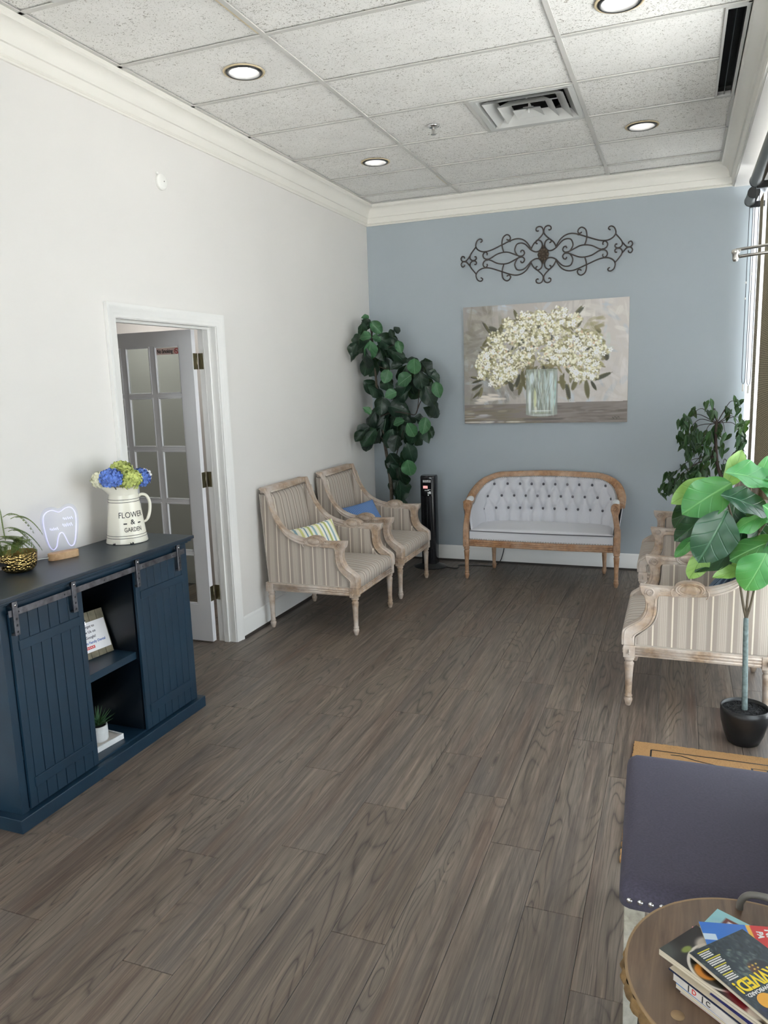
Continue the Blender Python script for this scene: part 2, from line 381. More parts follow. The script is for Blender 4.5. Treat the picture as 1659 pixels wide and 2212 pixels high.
    t.set(col=t.ramp(w, [(0.3, rgb(150, 138, 118)), (0.7, rgb(226, 216, 198))]), rough=0.8)
    M_['pages'] = t.m
    M_['grey_board'] = plain('grey_board', rgb(122, 116, 98), 0.8, var=0.25, scale=30)
    M_['tray_wood'] = plain('tray_wood', rgb(196, 190, 184), 0.7, var=0.15, scale=30)
    for nm, c in dict(text_dark=(70, 66, 84), text_blue=(56, 96, 176), red=(214, 48, 44), yellow=(250, 222, 40), white=(246, 246, 246), text_yellow=(226, 214, 70),
                      orange=(236, 172, 60), blue=(44, 104, 200), darkblue=(28, 34, 110), teal=(96, 190, 204), pink=(226, 140, 150), navy_book=(22, 30, 60),
                      lightblue=(120, 150, 200), maroon=(90, 22, 30), sign_pink=(222, 198, 192), sign_red=(190, 40, 44), gold_text=(226, 196, 96), skyblue=(150, 206, 240)).items():
        M_['c_' + nm] = plain('ink_' + nm, rgb(*c), 0.4, var=0.03)
    # colour read from a mesh attribute: flat print / paint
    t = NT('painted_print'); a = t.n('ShaderNodeAttribute', attribute_name='paint'); v = t.coord()
    t.set(col=a.outputs['Color'], rough=0.62); t.bump(t.noise(v, 420, 2), 0.15, 0.002)
    M_['canvas'] = t.m
    t = NT('glossy_print'); a = t.n('ShaderNodeAttribute', attribute_name='paint')
    t.set(col=a.outputs['Color'], rough=0.28)
    M_['print'] = t.m
make_materials()

# ------------------------------------------------------------------ mesh helpers
class MB:
    """collects vertices and faces, then links them as ONE mesh object"""
    def __init__(self): self.v = []; self.f = []
    def add(self, vs, fs):
        o = len(self.v); self.v += [tuple(p) for p in vs]; self.f += [tuple(i + o for i in q) for q in fs]; return self
    def box(self, x0, x1, y0, y1, z0, z1, fn=None):
        p = [(x0, y0, z0), (x1, y0, z0), (x1, y1, z0), (x0, y1, z0), (x0, y0, z1), (x1, y0, z1), (x1, y1, z1), (x0, y1, z1)]
        if fn: p = [fn(*q) for q in p]
        return self.add(p, [(0, 3, 2, 1), (4, 5, 6, 7), (0, 1, 5, 4), (1, 2, 6, 5), (2, 3, 7, 6), (3, 0, 4, 7)])
    def lathe(self, prof, n=24, c=(0, 0, 0), sx=1.0, sy=1.0, axis='z', flute=None, cap=True):
        vs = []; fs = []
        for j, (r, z) in enumerate(prof):
            for i in range(n):
                a = 2 * PI * i / n
                rr = r
                if flute and flute[0] <= z <= flute[1]: rr = r * (1.0 - flute[2] * (i % 2))
                x, y = rr * math.cos(a) * sx, rr * math.sin(a) * sy
                if axis == 'z': q = (c[0] + x, c[1] + y, c[2] + z)
                elif axis == 'y': q = (c[0] + x, c[1] + z, c[2] - y)
                else: q = (c[0] + z, c[1] + x, c[2] + y)
                vs.append(q)
        for j in range(len(prof) - 1):
            for i in range(n):
                k = (i + 1) % n
                fs.append((j * n + i, j * n + k, (j + 1) * n + k, (j + 1) * n + i))
        if cap:
            if prof[0][0] > 1e-6: fs.append(tuple(range(n - 1, -1, -1)))
            if prof[-1][0] > 1e-6: fs.append(tuple(range((len(prof) - 1) * n, len(prof) * n)))
        return self.add(vs, fs)
    def tube(self, pts, r, n=8, cap=True, flat=None):
        """flat=(a,b): elliptical section scale along the frame axes"""
        P_ = [Vector(p) for p in pts]; R = r if isinstance(r, (list, tuple)) else [r] * len(P_)
        vs = []; fs = []; up = None
        for i, p in enumerate(P_):
            t = (P_[min(i + 1, len(P_) - 1)] - P_[max(i - 1, 0)]).normalized()
            if up is None:
                up = Vector((0, 0, 1)) if abs(t.z) < 0.9 else Vector((0, 1, 0))
            s = t.cross(up)
            if s.length < 1e-5: s = t.cross(Vector((1, 0, 0)))
            s.normalize(); up = s.cross(t).normalized()
            a, b = flat or (1, 1)
            for k in range(n):
                q = 2 * PI * k / n
                vs.append(p + s * (math.cos(q) * R[i] * a) + up * (math.sin(q) * R[i] * b))
        for i in range(len(P_) - 1):
            for k in range(n):
                m = (k + 1) % n
                fs.append((i * n + k, i * n + m, (i + 1) * n + m, (i + 1) * n + k))
        if cap: fs.append(tuple(range(n - 1, -1, -1))); fs.append(tuple(range((len(P_) - 1) * n, len(P_) * n)))
        return self.add(vs, fs)
    def prism(self, poly, a0, a1, axis='y', fn=None):
        """extrude a 2-D outline; axis y: (x,z) outline, axis x: (y,z), axis z: (x,y)"""
        def mk(p, a):
            if axis == 'y': q = (p[0], a, p[1])
            elif axis == 'x': q = (a, p[0], p[1])
            else: q = (p[0], p[1], a)
            return fn(*q) if fn else q
        n = len(poly)
        vs = [mk(p, a0) for p in poly] + [mk(p, a1) for p in poly]
        fs = [tuple(range(n)), tuple(range(2 * n - 1, n - 1, -1))]
        for i in range(n):
            k = (i + 1) % n; fs.append((i, i + n, k + n, k))
        return self.add(vs, fs)
    def grid(self, fn, nu, nv, closed_u=False):
        vs = [fn(i / (nu if closed_u else nu - 1), j / (nv - 1)) for j in range(nv) for i in range(nu)]
        fs = []
        for j in range(nv - 1):
            for i in range(nu if closed_u else nu - 1):
                k = (i + 1) % nu
                fs.append((j * nu + i, j * nu + k, (j + 1) * nu + k, (j + 1) * nu + i))
        return self.add(vs, fs)
    def sphere(self, c, r, n=12, m=8, s=(1, 1, 1)):
        prof = [(max(1e-7, math.sin(PI * j / m)) * r, -math.cos(PI * j / m) * r) for j in range(m + 1)]
        o = len(self.v); self.lathe(prof, n, (0, 0, 0), cap=False)
        for i in range(o, len(self.v)):
            x, y, z = self.v[i]; self.v[i] = (c[0] + x * s[0], c[1] + y * s[1], c[2] + z * s[2])
        return self
    def build(self, name, mat, parent=None, smooth=False, bevel=0.0, segs=2, sub=0, fix=True, angle=35):
        me = bpy.data.meshes.new(name); me.from_pydata(self.v, [], self.f)
        if fix:
            bm = bmesh.new(); bm.from_mesh(me); bmesh.ops.remove_doubles(bm, verts=bm.verts, dist=1e-6)
            bmesh.ops.recalc_face_normals(bm, faces=bm.faces); bm.to_mesh(me); bm.free()
        me.update()
        return link(name, me, mat, parent, smooth, bevel, segs, sub, angle)

def link(name, me, mat, parent=None, smooth=False, bevel=0.0, segs=2, sub=0, angle=35):
    o = bpy.data.objects.new(name, me); COL.objects.link(o)
    if mat is not None and not me.materials: me.materials.append(MAT[mat] if isinstance(mat, str) else mat)
    if smooth:
        for p in me.polygons: p.use_smooth = True
        if smooth == 'auto':
            try: me.set_sharp_from_angle(angle=math.radians(angle))
            except Exception: pass
    if bevel:
        b = o.modifiers.new('bevel', 'BEVEL'); b.width = bevel; b.segments = segs; b.limit_method = 'ANGLE'; b.angle_limit = math.radians(30)
    if sub:
        s = o.modifiers.new('sub', 'SUBSURF'); s.levels = sub; s.render_levels = sub
    if parent is not None: o.parent = parent
    return o

def tag(o, label=None, cat=None, group=None, kind=None):
    if label: o['label'] = label
    if cat: o['category'] = cat
    if group: o['group'] = group
    if kind: o['kind'] = kind
    return o
def empty(name, loc=(0, 0, 0), rz=0.0, label=None, cat=None, group=None, kind=None):
    o = bpy.data.objects.new(name, None); COL.objects.link(o); o.location = loc; o.rotation_euler = (0, 0, rz); o.empty_display_size = 0.05
    return tag(o, label, cat, group, kind)
def copy_tree(o, parent=None):
    c = o.copy(); COL.objects.link(c)
    if parent is not None:
        c.parent = parent
    for ch in list(o.children): copy_tree(ch, c)
    return c
def inst(src, name, parent, mat4):
    c = bpy.data.objects.new(name, src); COL.objects.link(c); c.parent = parent; c.matrix_local = mat4; return c
def structure(o, label, cat): return tag(o, label, cat, kind='structure')

def catmull(pts, per=8, closed=False):
    P_ = [Vector(p) if len(p) == 3 else Vector((p[0], p[1], 0)) for p in pts]; n = len(P_); out = []
    rng = range(n if closed else n - 1)
    for i in rng:
        if closed: a, b, c, d = P_[(i - 1) % n], P_[i], P_[(i + 1) % n], P_[(i + 2) % n]
        else: a, b, c, d = P_[max(i - 1, 0)], P_[i], P_[i + 1], P_[min(i + 2, n - 1)]
        for k in range(per):
            t = k / per
            out.append(0.5 * ((2 * b) + (c - a) * t + (2 * a - 5 * b + 4 * c - d) * t * t + (3 * b - a - 3 * c + d) * t ** 3))
    if not closed: out.append(P_[-1])
    return out
def cat2(pts, per=6, closed=False): return [(p.x, p.y) for p in catmull(pts, per, closed)]

def at(px, py, Y):
    """a point of the photograph's frame taken to the depth plane y = Y"""
    d = FW + RT * ((px - 829.5) / FPX) - UP * ((py - 1106) / FPX)
    return CAM + d * ((Y - CAM.y) / d.y)
def at_z(px, py, Z):
    d = FW + RT * ((px - 829.5) / FPX) - UP * ((py - 1106) / FPX)
    return CAM + d * ((Z - CAM.z) / d.z)

def text_mesh(name, body, size, mat, parent=None, extrude=0.0004, align='CENTER', bend=None, mat4=None, xscale=1.0, bold=0.0, shear=0.0):
    cu = bpy.data.curves.new(name, 'FONT'); cu.body = body; cu.size = size; cu.align_x = align; cu.align_y = 'CENTER'; cu.extrude = extrude
    cu.resolution_u = 3; cu.offset = bold; cu.shear = shear
    tmp = bpy.data.objects.new(name, cu); COL.objects.link(tmp)
    dg = bpy.context.evaluated_depsgraph_get(); dg.update()
    me = bpy.data.meshes.new_from_object(tmp.evaluated_get(dg))
    bpy.data.objects.remove(tmp); bpy.data.curves.remove(cu)
    me.name = name
    for v in me.vertices:
        x, y, z = v.co.x * xscale, v.co.y, v.co.z
        v.co = bend(x, y, z) if bend else (x, y, z)
    o = link(name, me, mat, parent)
    if mat4 is not None: o.matrix_local = mat4
    return o
def frame(origin, xdir, ydir):
    x = Vector(xdir).normalized(); y = Vector(ydir); y = (y - x * y.dot(x)).normalized(); z = x.cross(y)
    m = Matrix((x, y, z)).transposed().to_4x4(); m.translation = Vector(origin); return m

def paint_grid(name, arr, w, h, mat, parent=None, mat4=None, thick=None):
    """arr (rows top-down, cols, 3) linear colours -> a flat painted sheet, one vertex per sample"""
    R, C_ = arr.shape[:2]
    xs = np.linspace(-w / 2, w / 2, C_); ys = np.linspace(h / 2, -h / 2, R)
    X, Y = np.meshgrid(xs, ys)
    V = np.zeros((R * C_, 3), 'f'); V[:, 0] = X.ravel(); V[:, 1] = Y.ravel()
    i = np.arange(R * C_).reshape(R, C_)
    F = np.stack([i[:-1, :-1], i[1:, :-1], i[1:, 1:], i[:-1, 1:]], -1).reshape(-1, 4)
    me = bpy.data.meshes.new(name)
    me.vertices.add(len(V)); me.vertices.foreach_set('co', V.ravel())
    me.loops.add(F.size); me.loops.foreach_set('vertex_index', F.ravel().astype('i'))
    me.polygons.add(len(F)); me.polygons.foreach_set('loop_start', np.arange(0, F.size, 4, dtype='i'))
    me.update(calc_edges=True)
    ca = me.color_attributes.new('paint', 'FLOAT_COLOR', 'POINT')
    rgba = np.ones((R * C_, 4), 'f'); rgba[:, :3] = arr.reshape(-1, 3)
    ca.data.foreach_set('color', rgba.ravel())
    me.validate()
    o = link(name, me, mat, parent)
    if mat4 is not None: o.matrix_local = mat4
    return o

# ================================================================== THE ROOM
# ---- floor: one sub-floor slab, every plank a piece of its own
floor = structure(MB().box(-2.6, 3.40, YR, D, -0.06, -0.006).build('floor', 'shoe'), 'dark grey-brown wood plank floor of the waiting room', 'floor')
PW, PL = 0.1830, 1.2200
SEAM = {0: 2.21, -1: 2.515, -2: 2.82, -3: 1.904, -4: 2.618, -5: 2.252, -6: 2.81, -7: 2.11, -8: 2.45, -9: 2.864, -10: 3.266, 1: 1.908}
def plank_mesh(w, l):
    g = 0.0007; b = 0.0012
    m = MB()
    m.add([(g, g, -0.006), (w - g, g, -0.006), (w - g, l - g, -0.006), (g, l - g, -0.006), (g, g, -b), (w - g, g, -b), (w - g, l - g, -b), (g, l - g, -b),
           (g + b, g + b, 0), (w - g - b, g + b, 0), (w - g - b, l - g - b, 0), (g + b, l - g - b, 0)],
          [(0, 1, 5, 4), (1, 2, 6, 5), (2, 3, 7, 6), (3, 0, 4, 7), (4, 5, 9, 8), (5, 6, 10, 9), (6, 7, 11, 10), (7, 4, 8, 11), (8, 9, 10, 11)])
    me = bpy.data.meshes.new('plank'); me.from_pydata(m.v, [], m.f); me.update(); me.materials.append(MAT['plank']); return me
_pm = {}
def plank(x0, x1, y0, y1):
    k = (round(x1 - x0, 4), round(y1 - y0, 4))
    if k not in _pm: _pm[k] = plank_mesh(x1 - x0, y1 - y0)
    inst(_pm[k], 'plank', floor, Matrix.Translation((x0, y0, 0)))
rs = random.Random(3)
for n in range(-13, 6):
    x0 = 2.299 + n * PW; x1 = x0 + PW
    if x0 > 3.36 or x1 < 0.0: continue
    s = SEAM.get(n, 2.0 + rs.random() * 1.2)
    x0 = max(x0, 0.001); x1 = min(x1, 3.36)
    y = s
    while y > 0.2: y -= PL
    y0 = y
    while y0 < D:
        plank(x0, x1, max(y0, -0.6), min(y0 + PL, D)); y0 += PL
# planks running on into the hall behind the french door
for n in range(-19, -12):
    x0 = 2.299 + n * PW; x1 = min(x0 + PW, 0.0)
    if x0 >= -0.005: continue
    y = 2.4 + rs.random() * 0.9
    for a, b in ((2.4, y), (y, y + PL), (y + PL, 5.4)):
        plank(x0, x1, a, b)
# floor behind the camera, seen from nowhere in the picture
MB().box(0, 3.36, YR, -0.6, -0.006, 0.0).build('floor_rest', 'shoe', floor)

# ---- walls
DY0, DY1, DZ = 3.250, 4.172, 2.058      # door opening
m = MB().box(-0.13, 0, YR, DY0, 0, H + 0.1).box(-0.13, 0, DY1, D + 0.15, 0, H + 0.1).box(-0.13, 0, DY0, DY1, DZ, H + 0.1)
structure(m.build('wall_left', 'wall_white'), 'off-white painted long wall with the open french door', 'wall')
structure(MB().box(0, SX, D, D + 0.15, 0, H + 0.1).build('wall_back', 'wall_blue'), 'pale blue-grey end wall behind the settee', 'wall')
structure(MB().box(-0.13, 3.5, YR - 0.15, YR, ZC - 0.006, H + 0.1).box(-0.13, 0.25, YR - 0.15, YR, 0, ZC - 0.006).build('wall_rear', 'wall_rear'), 'plain wall behind the viewer above an added window', 'wall')
# header and soffit over the shop window
m = MB().box(WX, 3.45, YR, D + 0.15, ZC - 0.006, H + 0.1)
structure(m.build('wall_right', 'wall_white'), 'white header and soffit above the shop window', 'wall')
# hall beyond the french door
structure(MB().box(-2.6, -2.5, 2.4, 5.5, 0, 2.7).build('wall_hall_far', 'hall'), 'dim grey wall of the hall beyond the french door', 'wall')
structure(MB().box(-2.5, -0.13, 5.4, 5.5, 0, 2.7).build('wall_hall_end', 'hall'), 'end wall of the hall beyond the french door', 'wall')
structure(MB().box(-2.5, -0.13, 2.4, 2.5, 0, 2.7).build('wall_hall_near', 'hall'), 'near end wall of the hall beyond the french door', 'wall')
structure(MB().box(-2.6, -0.13, 2.4, 5.5, 2.6, 2.7).build('ceiling_hall', 'hall'), 'low ceiling of the hall beyond the french door', 'ceiling')

# ---- crown moulding: profile (out from wall, height) swept along three walls with mitres
CP = [(0.0, ZC), (0.012, ZC), (0.014, ZC + 0.006), (0.010, ZC + 0.009), (0.014, ZC + 0.013), (0.010, ZC + 0.017), (0.016, ZC + 0.022),
      (0.022, ZC + 0.060), (0.024, ZC + 0.064), (0.034, ZC + 0.066), (0.036, ZC + 0.072)]
CP += [(0.040 + 0.050 * (1 - math.cos(k / 6 * PI / 2)), ZC + 0.078 + 0.062 * math.sin(k / 6 * PI / 2)) for k in range(7)]
CP += [(0.094, ZC + 0.144), (0.099, ZC + 0.148), (0.099, H - 0.001), (0.0, H - 0.001)]
def sweep(name, prof, segs, mat, parent=None, smooth='auto', per_seg=None):
    """segs: list of (start(x,y), end(x,y), inward normal, mitre0, mitre1): mitre shifts the ends along the run by +-offset"""
    m = MB()
    for (a, b, nrm, m0, m1) in segs:
        a = Vector(a); b = Vector(b); nv = Vector(nrm); t = (b - a).normalized()
        vs = []
        for (o, z) in prof:
            p = a + nv * o + t * (o * m0); q = b + nv * o - t * (o * m1)
            vs += [(p.x, p.y, z), (q.x, q.y, z)]
        n = len(prof); fs = [(2 * i, 2 * i + 1, 2 * ((i + 1) % n) + 1, 2 * ((i + 1) % n)) for i in range(n)]
        fs += [tuple(range(0, 2 * n, 2)), tuple(range(2 * n - 1, 0, -2))]
        m.add(vs, fs)
    return m.build(name, mat, parent, smooth)
structure(sweep('trim_1', CP, [((0, YR), (0, D), (1, 0), 0, 1)], 'crown'), 'white crown moulding along the off-white wall', 'crown moulding')
structure(sweep('trim_2', CP, [((0, D), (WX, D), (0, -1), 1, 1)], 'crown'), 'cream crown moulding above the blue-grey wall', 'crown moulding')
structure(sweep('trim_3', CP, [((WX, YR), (WX, D), (-1, 0), 0, 1)], 'crown'), 'white crown moulding along the window header', 'crown moulding')

# ---- baseboards and dark shoe moulding
BP = [(0, 0.010), (0.016, 0.010), (0.016, 0.104), (0.012, 0.112), (0.012, 0.128), (0.008, 0.140), (0.005, 0.1434), (0, 0.1434)]
SP = [(0.0, 0.0005), (0.030, 0.0005), (0.028, 0.008), (0.023, 0.013), (0.017, 0.016), (0, 0.016)]
structure(sweep('baseboard_left', BP, [((0, 4.246), (0, D), (1, 0), 0, 1), ((0, YR), (0, 3.176), (1, 0), 0, 0)], 'trim_white'), 'white baseboard along the off-white wall', 'baseboard')
structure(sweep('baseboard_back', BP, [((0, D), (SX, D), (0, -1), 1, 0)], 'trim_white'), 'white baseboard under the blue-grey wall', 'baseboard')
structure(sweep('trim_4', SP, [((0, 4.246), (0, D), (1, 0), 0, 1)], 'shoe'), 'dark shoe moulding along the off-white wall', 'trim')
structure(sweep('trim_5', SP, [((0, D), (SX, D), (0, -1), 1, 0)], 'shoe'), 'dark shoe moulding along the blue-grey wall', 'trim')

# ---- ceiling: grid of tees with lay-in tiles
ceil = structure(MB().box(-0.13, 3.2, YR, D + 0.1, H + 0.10, H + 0.14).build('ceiling', 'tile'), 'suspended ceiling of white fissured tiles', 'ceiling')
CX0, CX1 = 0.099, WX - 0.0965
ROW = [GY + TF * k for k in range(-11, 7)]
colx = [CX0, GX, GX + 2 * TF, CX1]
LIGHTS = [(0.612, 3.652), (0.611, 5.458), (2.437, 5.503), (2.425, 3.703), (0.612, 1.83), (2.43, 1.87), (0.612, 0.0), (2.43, 0.05), (0.612, -1.83), (2.43, -1.8)]
VX0 = GX + TF
def plate_hole(x0, x1, y0, y1, z0, z1, cx, cy, r, n=32):
    """rectangular plate with a round hole, ring of quads from hole to rim"""
    m = MB(); ins = []; outs = []
    angs = sorted(set([2 * PI * i / n for i in range(n)] + [math.atan2(yy - cy, xx - cx) % (2 * PI) for xx in (x0, x1) for yy in (y0, y1)]))
    for a in angs:
        c, s = math.cos(a), math.sin(a); ins.append((cx + r * c, cy + r * s))
        t = min([(x1 - cx) / c if c > 1e-9 else 1e9, (x0 - cx) / c if c < -1e-9 else 1e9, (y1 - cy) / s if s > 1e-9 else 1e9, (y0 - cy) / s if s < -1e-9 else 1e9])
        outs.append((cx + t * c, cy + t * s))
    k = len(angs)
    vs = [(*p, z0) for p in ins] + [(*p, z0) for p in outs] + [(*p, z1) for p in ins] + [(*p, z1) for p in outs]; fs = []
    for i in range(k):
        j = (i + 1) % k
        fs += [(i, j, k + j, k + i), (2 * k + i, 3 * k + i, 3 * k + j, 2 * k + j), (i, 2 * k + i, 2 * k + j, j), (k + i, k + j, 3 * k + j, 3 * k + i)]
    return m.add(vs, fs)
ZT0, ZT1 = H + 0.007, H + 0.022
for r in range(len(ROW) - 1):
    y0, y1 = ROW[r] + 0.004, ROW[r + 1] - 0.004
    for c in range(3):
        x0, x1 = colx[c] + 0.004, colx[c + 1] - 0.004
        if y0 > D - 0.1: continue
        yy1 = min(y1, D - 0.095)
        L = [l for l in LIGHTS if x0 < l[0] < x1 and y0 < l[1] < yy1]
        k = r - 11
        if c == 1 and k == 2: x1 = VX0 - 0.004
        if c == 2 and k in (1, 2): x1 = 2.852
        if c == 0 and k == -2: x0, x1 = 0.10, 0.285
        if L:
            mb = plate_hole(x0, x1, y0, yy1, ZT0, ZT1, L[0][0], L[0][1], 0.093)
        else:
            mb = MB().box(x0, x1, y0, yy1, ZT0, ZT1)
        mb.build('ceiling_tile', 'tile', ceil, fix=bool(L))
# white tile body over the vent cell
def tee(name, x0, x1, y0, y1, dz=0.0):
    MB().box(x0, x1, y0, y1, H - 0.003 + dz, H + 0.0025).box(*((x0 + x1) / 2 - 0.001, (x0 + x1) / 2 + 0.001, y0, y1) if (x1 - x0) < (y1 - y0) else (x0, x1, (y0 + y1) / 2 - 0.001, (y0 + y1) / 2 + 0.001), H, H + 0.03).build(name, 'tee', ceil)
for x in (GX, GX + 2 * TF): tee('main_tee', x - 0.012, x + 0.012, YR, D - 0.09)
for y in ROW:
    if y > D - 0.1: continue
    for c in range(3):
        a = colx[c] + (0.012 if c else 0); b = colx[c + 1] - (0.012 if c < 2 else 0)
        if c == 2 and abs(y - (GY + 2 * TF)) < 0.01: b = 2.85
        tee('cross_tee', a, b, y - 0.012, y + 0.012, 0.001)
k2 = GY + 2 * TF
tee('cross_tee', VX0 - 0.012, VX0 + 0.012, k2 + 0.012, k2 + TF - 0.012, 0.001)
# wall angle trim round the ceiling
MB().box(CX0 - 0.002, CX0 + 0.020, YR, D - 0.099, H - 0.002, H + 0.0025).build('wall_angle', 'tee', ceil)
MB().box(CX1 - 0.020, CX1 + 0.002, YR, 3.94, H - 0.002, H + 0.0025).box(CX1 - 0.020, CX1 + 0.002, 5.17, D - 0.099, H - 0.002, H + 0.0025).build('wall_angle', 'tee', ceil)
MB().box(CX0 + 0.020, CX1 - 0.020, D - 0.117, D - 0.097, H - 0.002, H + 0.0025).build('wall_angle', 'tee', ceil)
# lifted tan edge of the damaged tile by the main tee
MB().box(GX - 0.020, GX - 0.0125, 2.82, 3.30, H - 0.0022, H + 0.002).build('torn_tile_edge', 'tan_paper', ceil)
MB().box(GX - 0.018, GX - 0.0125, 6.02, 6.30, H - 0.0022, H + 0.002).build('torn_tile_edge', 'tan_paper', ceil)

# ---- door_1: cased opening with a ten-lite french door swung open into the hall
door = structure(empty('door_1', (0, 0, 0)), 'white french door standing open into the hall', 'door')
CW = 0.071
CSP = [(0, 0), (0.010, 0), (0.012, 0.006), (0.012, 0.020), (0.016, 0.026), (0.016, 0.044), (0.020, 0.050), (0.022, 0.060), (0.022, CW), (0, CW)]   # (out, across from opening edge)
m = MB()
def cas():
    pts = [(DY1, 0.0), (DY1, DZ), (DY0, DZ), (DY0, 0.0)]
    dirs = [(1, 0), (1, 1), (-1, 1), (-1, 0)]
    n = len(CSP); vs = []; fs = []
    for (y, z), (dy, dz) in zip(pts, dirs):
        for (o, w) in CSP: vs.append((o + 0.0005, y + dy * w, z + dz * w))
    for i in range(3):
        for j in range(n):
            k = (j + 1) % n
            fs.append((i * n + j, i * n + k, (i + 1) * n + k, (i + 1) * n + j))
    fs += [tuple(range(n)), tuple(range(4 * n - 1, 3 * n - 1, -1))]
    m.add(vs, fs)
cas(); m.build('casing', 'trim_white', door, 'auto')
m = MB().box(-0.131, 0.001, DY1 - 0.004, DY1 + 0.001, 0, DZ).box(-0.131, 0.001, DY0 - 0.001, DY0 + 0.004, 0, DZ).box(-0.131, 0.001, DY0, DY1, DZ - 0.004, DZ + 0.001)
m.build('jamb', 'trim_white', door)
m = MB().box(-0.082, -0.045, DY1 - 0.018, DY1 - 0.004, 0, DZ - 0.004).box(-0.082, -0.045, DY0 + 0.004, DY0 + 0.018, 0, DZ - 0.004).box(-0.082, -0.045, DY0 + 0.018, DY1 - 0.018, DZ - 0.018, DZ - 0.004)
m.build('door_stop', 'trim_white', door, bevel=0.002)
LX, LY0, LY1 = -0.137, 4.106, 4.144      # leaf: hinge edge, front and back faces
LW = 0.862; LZ0, LZ1 = 0.012, 2.046
leaf = MB()
PXS = [(-0.430, -0.235), (-0.658, -0.465), (-0.886, -0.693)]
PZS = [(1.652, 1.954), (1.309, 1.631), (0.966, 1.288), (0.623, 0.945), (0.262, 0.602)]
xs = [LX - LW] + sorted([v for p in PXS for v in p]) + [LX]
zs = [LZ0] + sorted([v for p in PZS for v in p]) + [LZ1]
for i in range(len(xs) - 1):
    for j in range(len(zs) - 1):
        if i % 2 == 1 and j % 2 == 1: continue
        thin = 0.006 if (1 <= i <= 5 and 1 <= j <= 9) else 0.0
        leaf.box(xs[i], xs[i + 1], LY0 + thin, LY1 - thin, zs[j], zs[j + 1])
lo = leaf.build('door_leaf', 'door_white', door, fix=False)
# glazing bead round each pane and the pane itself
for (a, b) in PXS:
    for (c, d) in PZS:
        MB().box(a, b, LY0 + 0.018, LY0 + 0.021, c, d).build('pane', 'door_glass', lo)
        mb = MB(); w = 0.010
        for (q0, q1, r0, r1) in ((a, a + w, c, d), (b - w, b, c, d), (a + w, b - w, c, c + w), (a + w, b - w, d - w, d)):
            mb.box(q0, q1, LY0 + 0.004, LY0 + 0.0175, r0, r1)
        mb.build('glazing_bead', 'door_white', lo, bevel=0.003)
# hinges: leaf plate on the door edge, plate on the jamb, knuckle
for z0 in (1.800, 1.047, 0.289):
    hb = MB().box(LX, LX + 0.0025, LY0 + 0.006, LY1, z0, z0 + 0.10).build('hinge', 'brass', door)
    MB().box(LX + 0.001, LX + 0.036, DY1 - 0.0065, DY1 - 0.004, z0, z0 + 0.10).build('hinge_plate', 'brass', hb)
    MB().lathe([(0.0055, 0), (0.0055, 0.10)], 10, (LX - 0.001, LY1 + 0.008, z0)).build('knuckle', 'brass', hb, True)
# lever handle on the far stile
kb = MB().lathe([(0.026, 0), (0.026, 0.006), (0.010, 0.012), (0.010, 0.045), (0.024, 0.052), (0.026, 0.066), (0.018, 0.076), (0.0, 0.078)], 16, (LX - LW + 0.06, LY0, 0.98), axis='y')
for i, v in enumerate(kb.v): kb.v[i] = (v[0], 2 * LY0 - v[1], v[2])
kb.build('door_knob', 'brass', door, True)

# ---- shop window on the right
def frame_post(y0, y1, x0=3.275, x1=3.36, z0=0.0, z1=ZC - 0.006): return MB().box(x0, x1, y0, y1, z0, z1)
win = structure(empty('window_1', (0, 0, 0)), 'tall shop window beside the right-hand armchairs', 'window')
MB().box(SX, 3.45, D, D + 0.15, 0, ZC - 0.006).build('window_jamb', 'frame_alu', win)
for (a, b) in ((6.20, 6.36), (4.22, 4.32), (3.50, 3.60)): frame_post(a, b).build('mullion', 'frame_alu', win, bevel=0.003)
for (a, b) in ((6.36, D), (4.32, 6.20), (3.60, 4.22)):
    MB().box(3.275, 3.36, a, b, 0, 0.10).build('window_sill', 'frame_alu', win, bevel=0.003)
    MB().box(3.275, 3.36, a, b, ZC - 0.07, ZC - 0.006).build('head_rail', 'frame_alu', win, bevel=0.003)
    MB().box(3.318, 3.324, a, b, 0.10, ZC - 0.07).build('pane', 'glass', win)
win2 = structure(empty('window_2', (0, 0, 0)), 'shop window panes beside the viewer', 'window')
ys = [2.46, 1.34, 0.22, -0.9, -2.02, YR]
for i in range(len(ys) - 1):
    b, a = ys[i], ys[i + 1]
    frame_post(b - 0.05, b).build('mullion', 'frame_alu', win2, bevel=0.003)
    MB().box(3.275, 3.36, a, b - 0.05, 0, 0.10).build('window_sill', 'frame_alu', win2, bevel=0.003)
    MB().box(3.275, 3.36, a, b - 0.05, ZC - 0.07, ZC - 0.006).build('head_rail', 'frame_alu', win2, bevel=0.003)
    MB().box(3.318, 3.324, a, b - 0.05, 0.10, ZC - 0.07).build('pane', 'glass', win2)
win_added = structure(empty('window_added', (0, 0, 0)), 'added window panes behind the viewer that light the end wall', 'window')  # unseen windows, added to light the back wall and ceiling
for i, (a, b) in enumerate(((0.25, 1.25), (1.30, 2.25), (2.30, 3.275))):
    if i: MB().box(a - 0.05, a, YR - 0.10, YR - 0.02, 0, ZC - 0.006).build('mullion', 'frame_alu', win_added, bevel=0.003)
    MB().box(a, b, YR - 0.10, YR - 0.02, 0, 0.10).build('window_sill', 'frame_alu', win_added, bevel=0.003)
    MB().box(a, b, YR - 0.10, YR - 0.02, ZC - 0.07, ZC - 0.006).build('head_rail', 'frame_alu', win_added, bevel=0.003)
    MB().box(a, b, YR - 0.063, YR - 0.057, 0.10, ZC - 0.07).build('pane', 'glass', win_added)
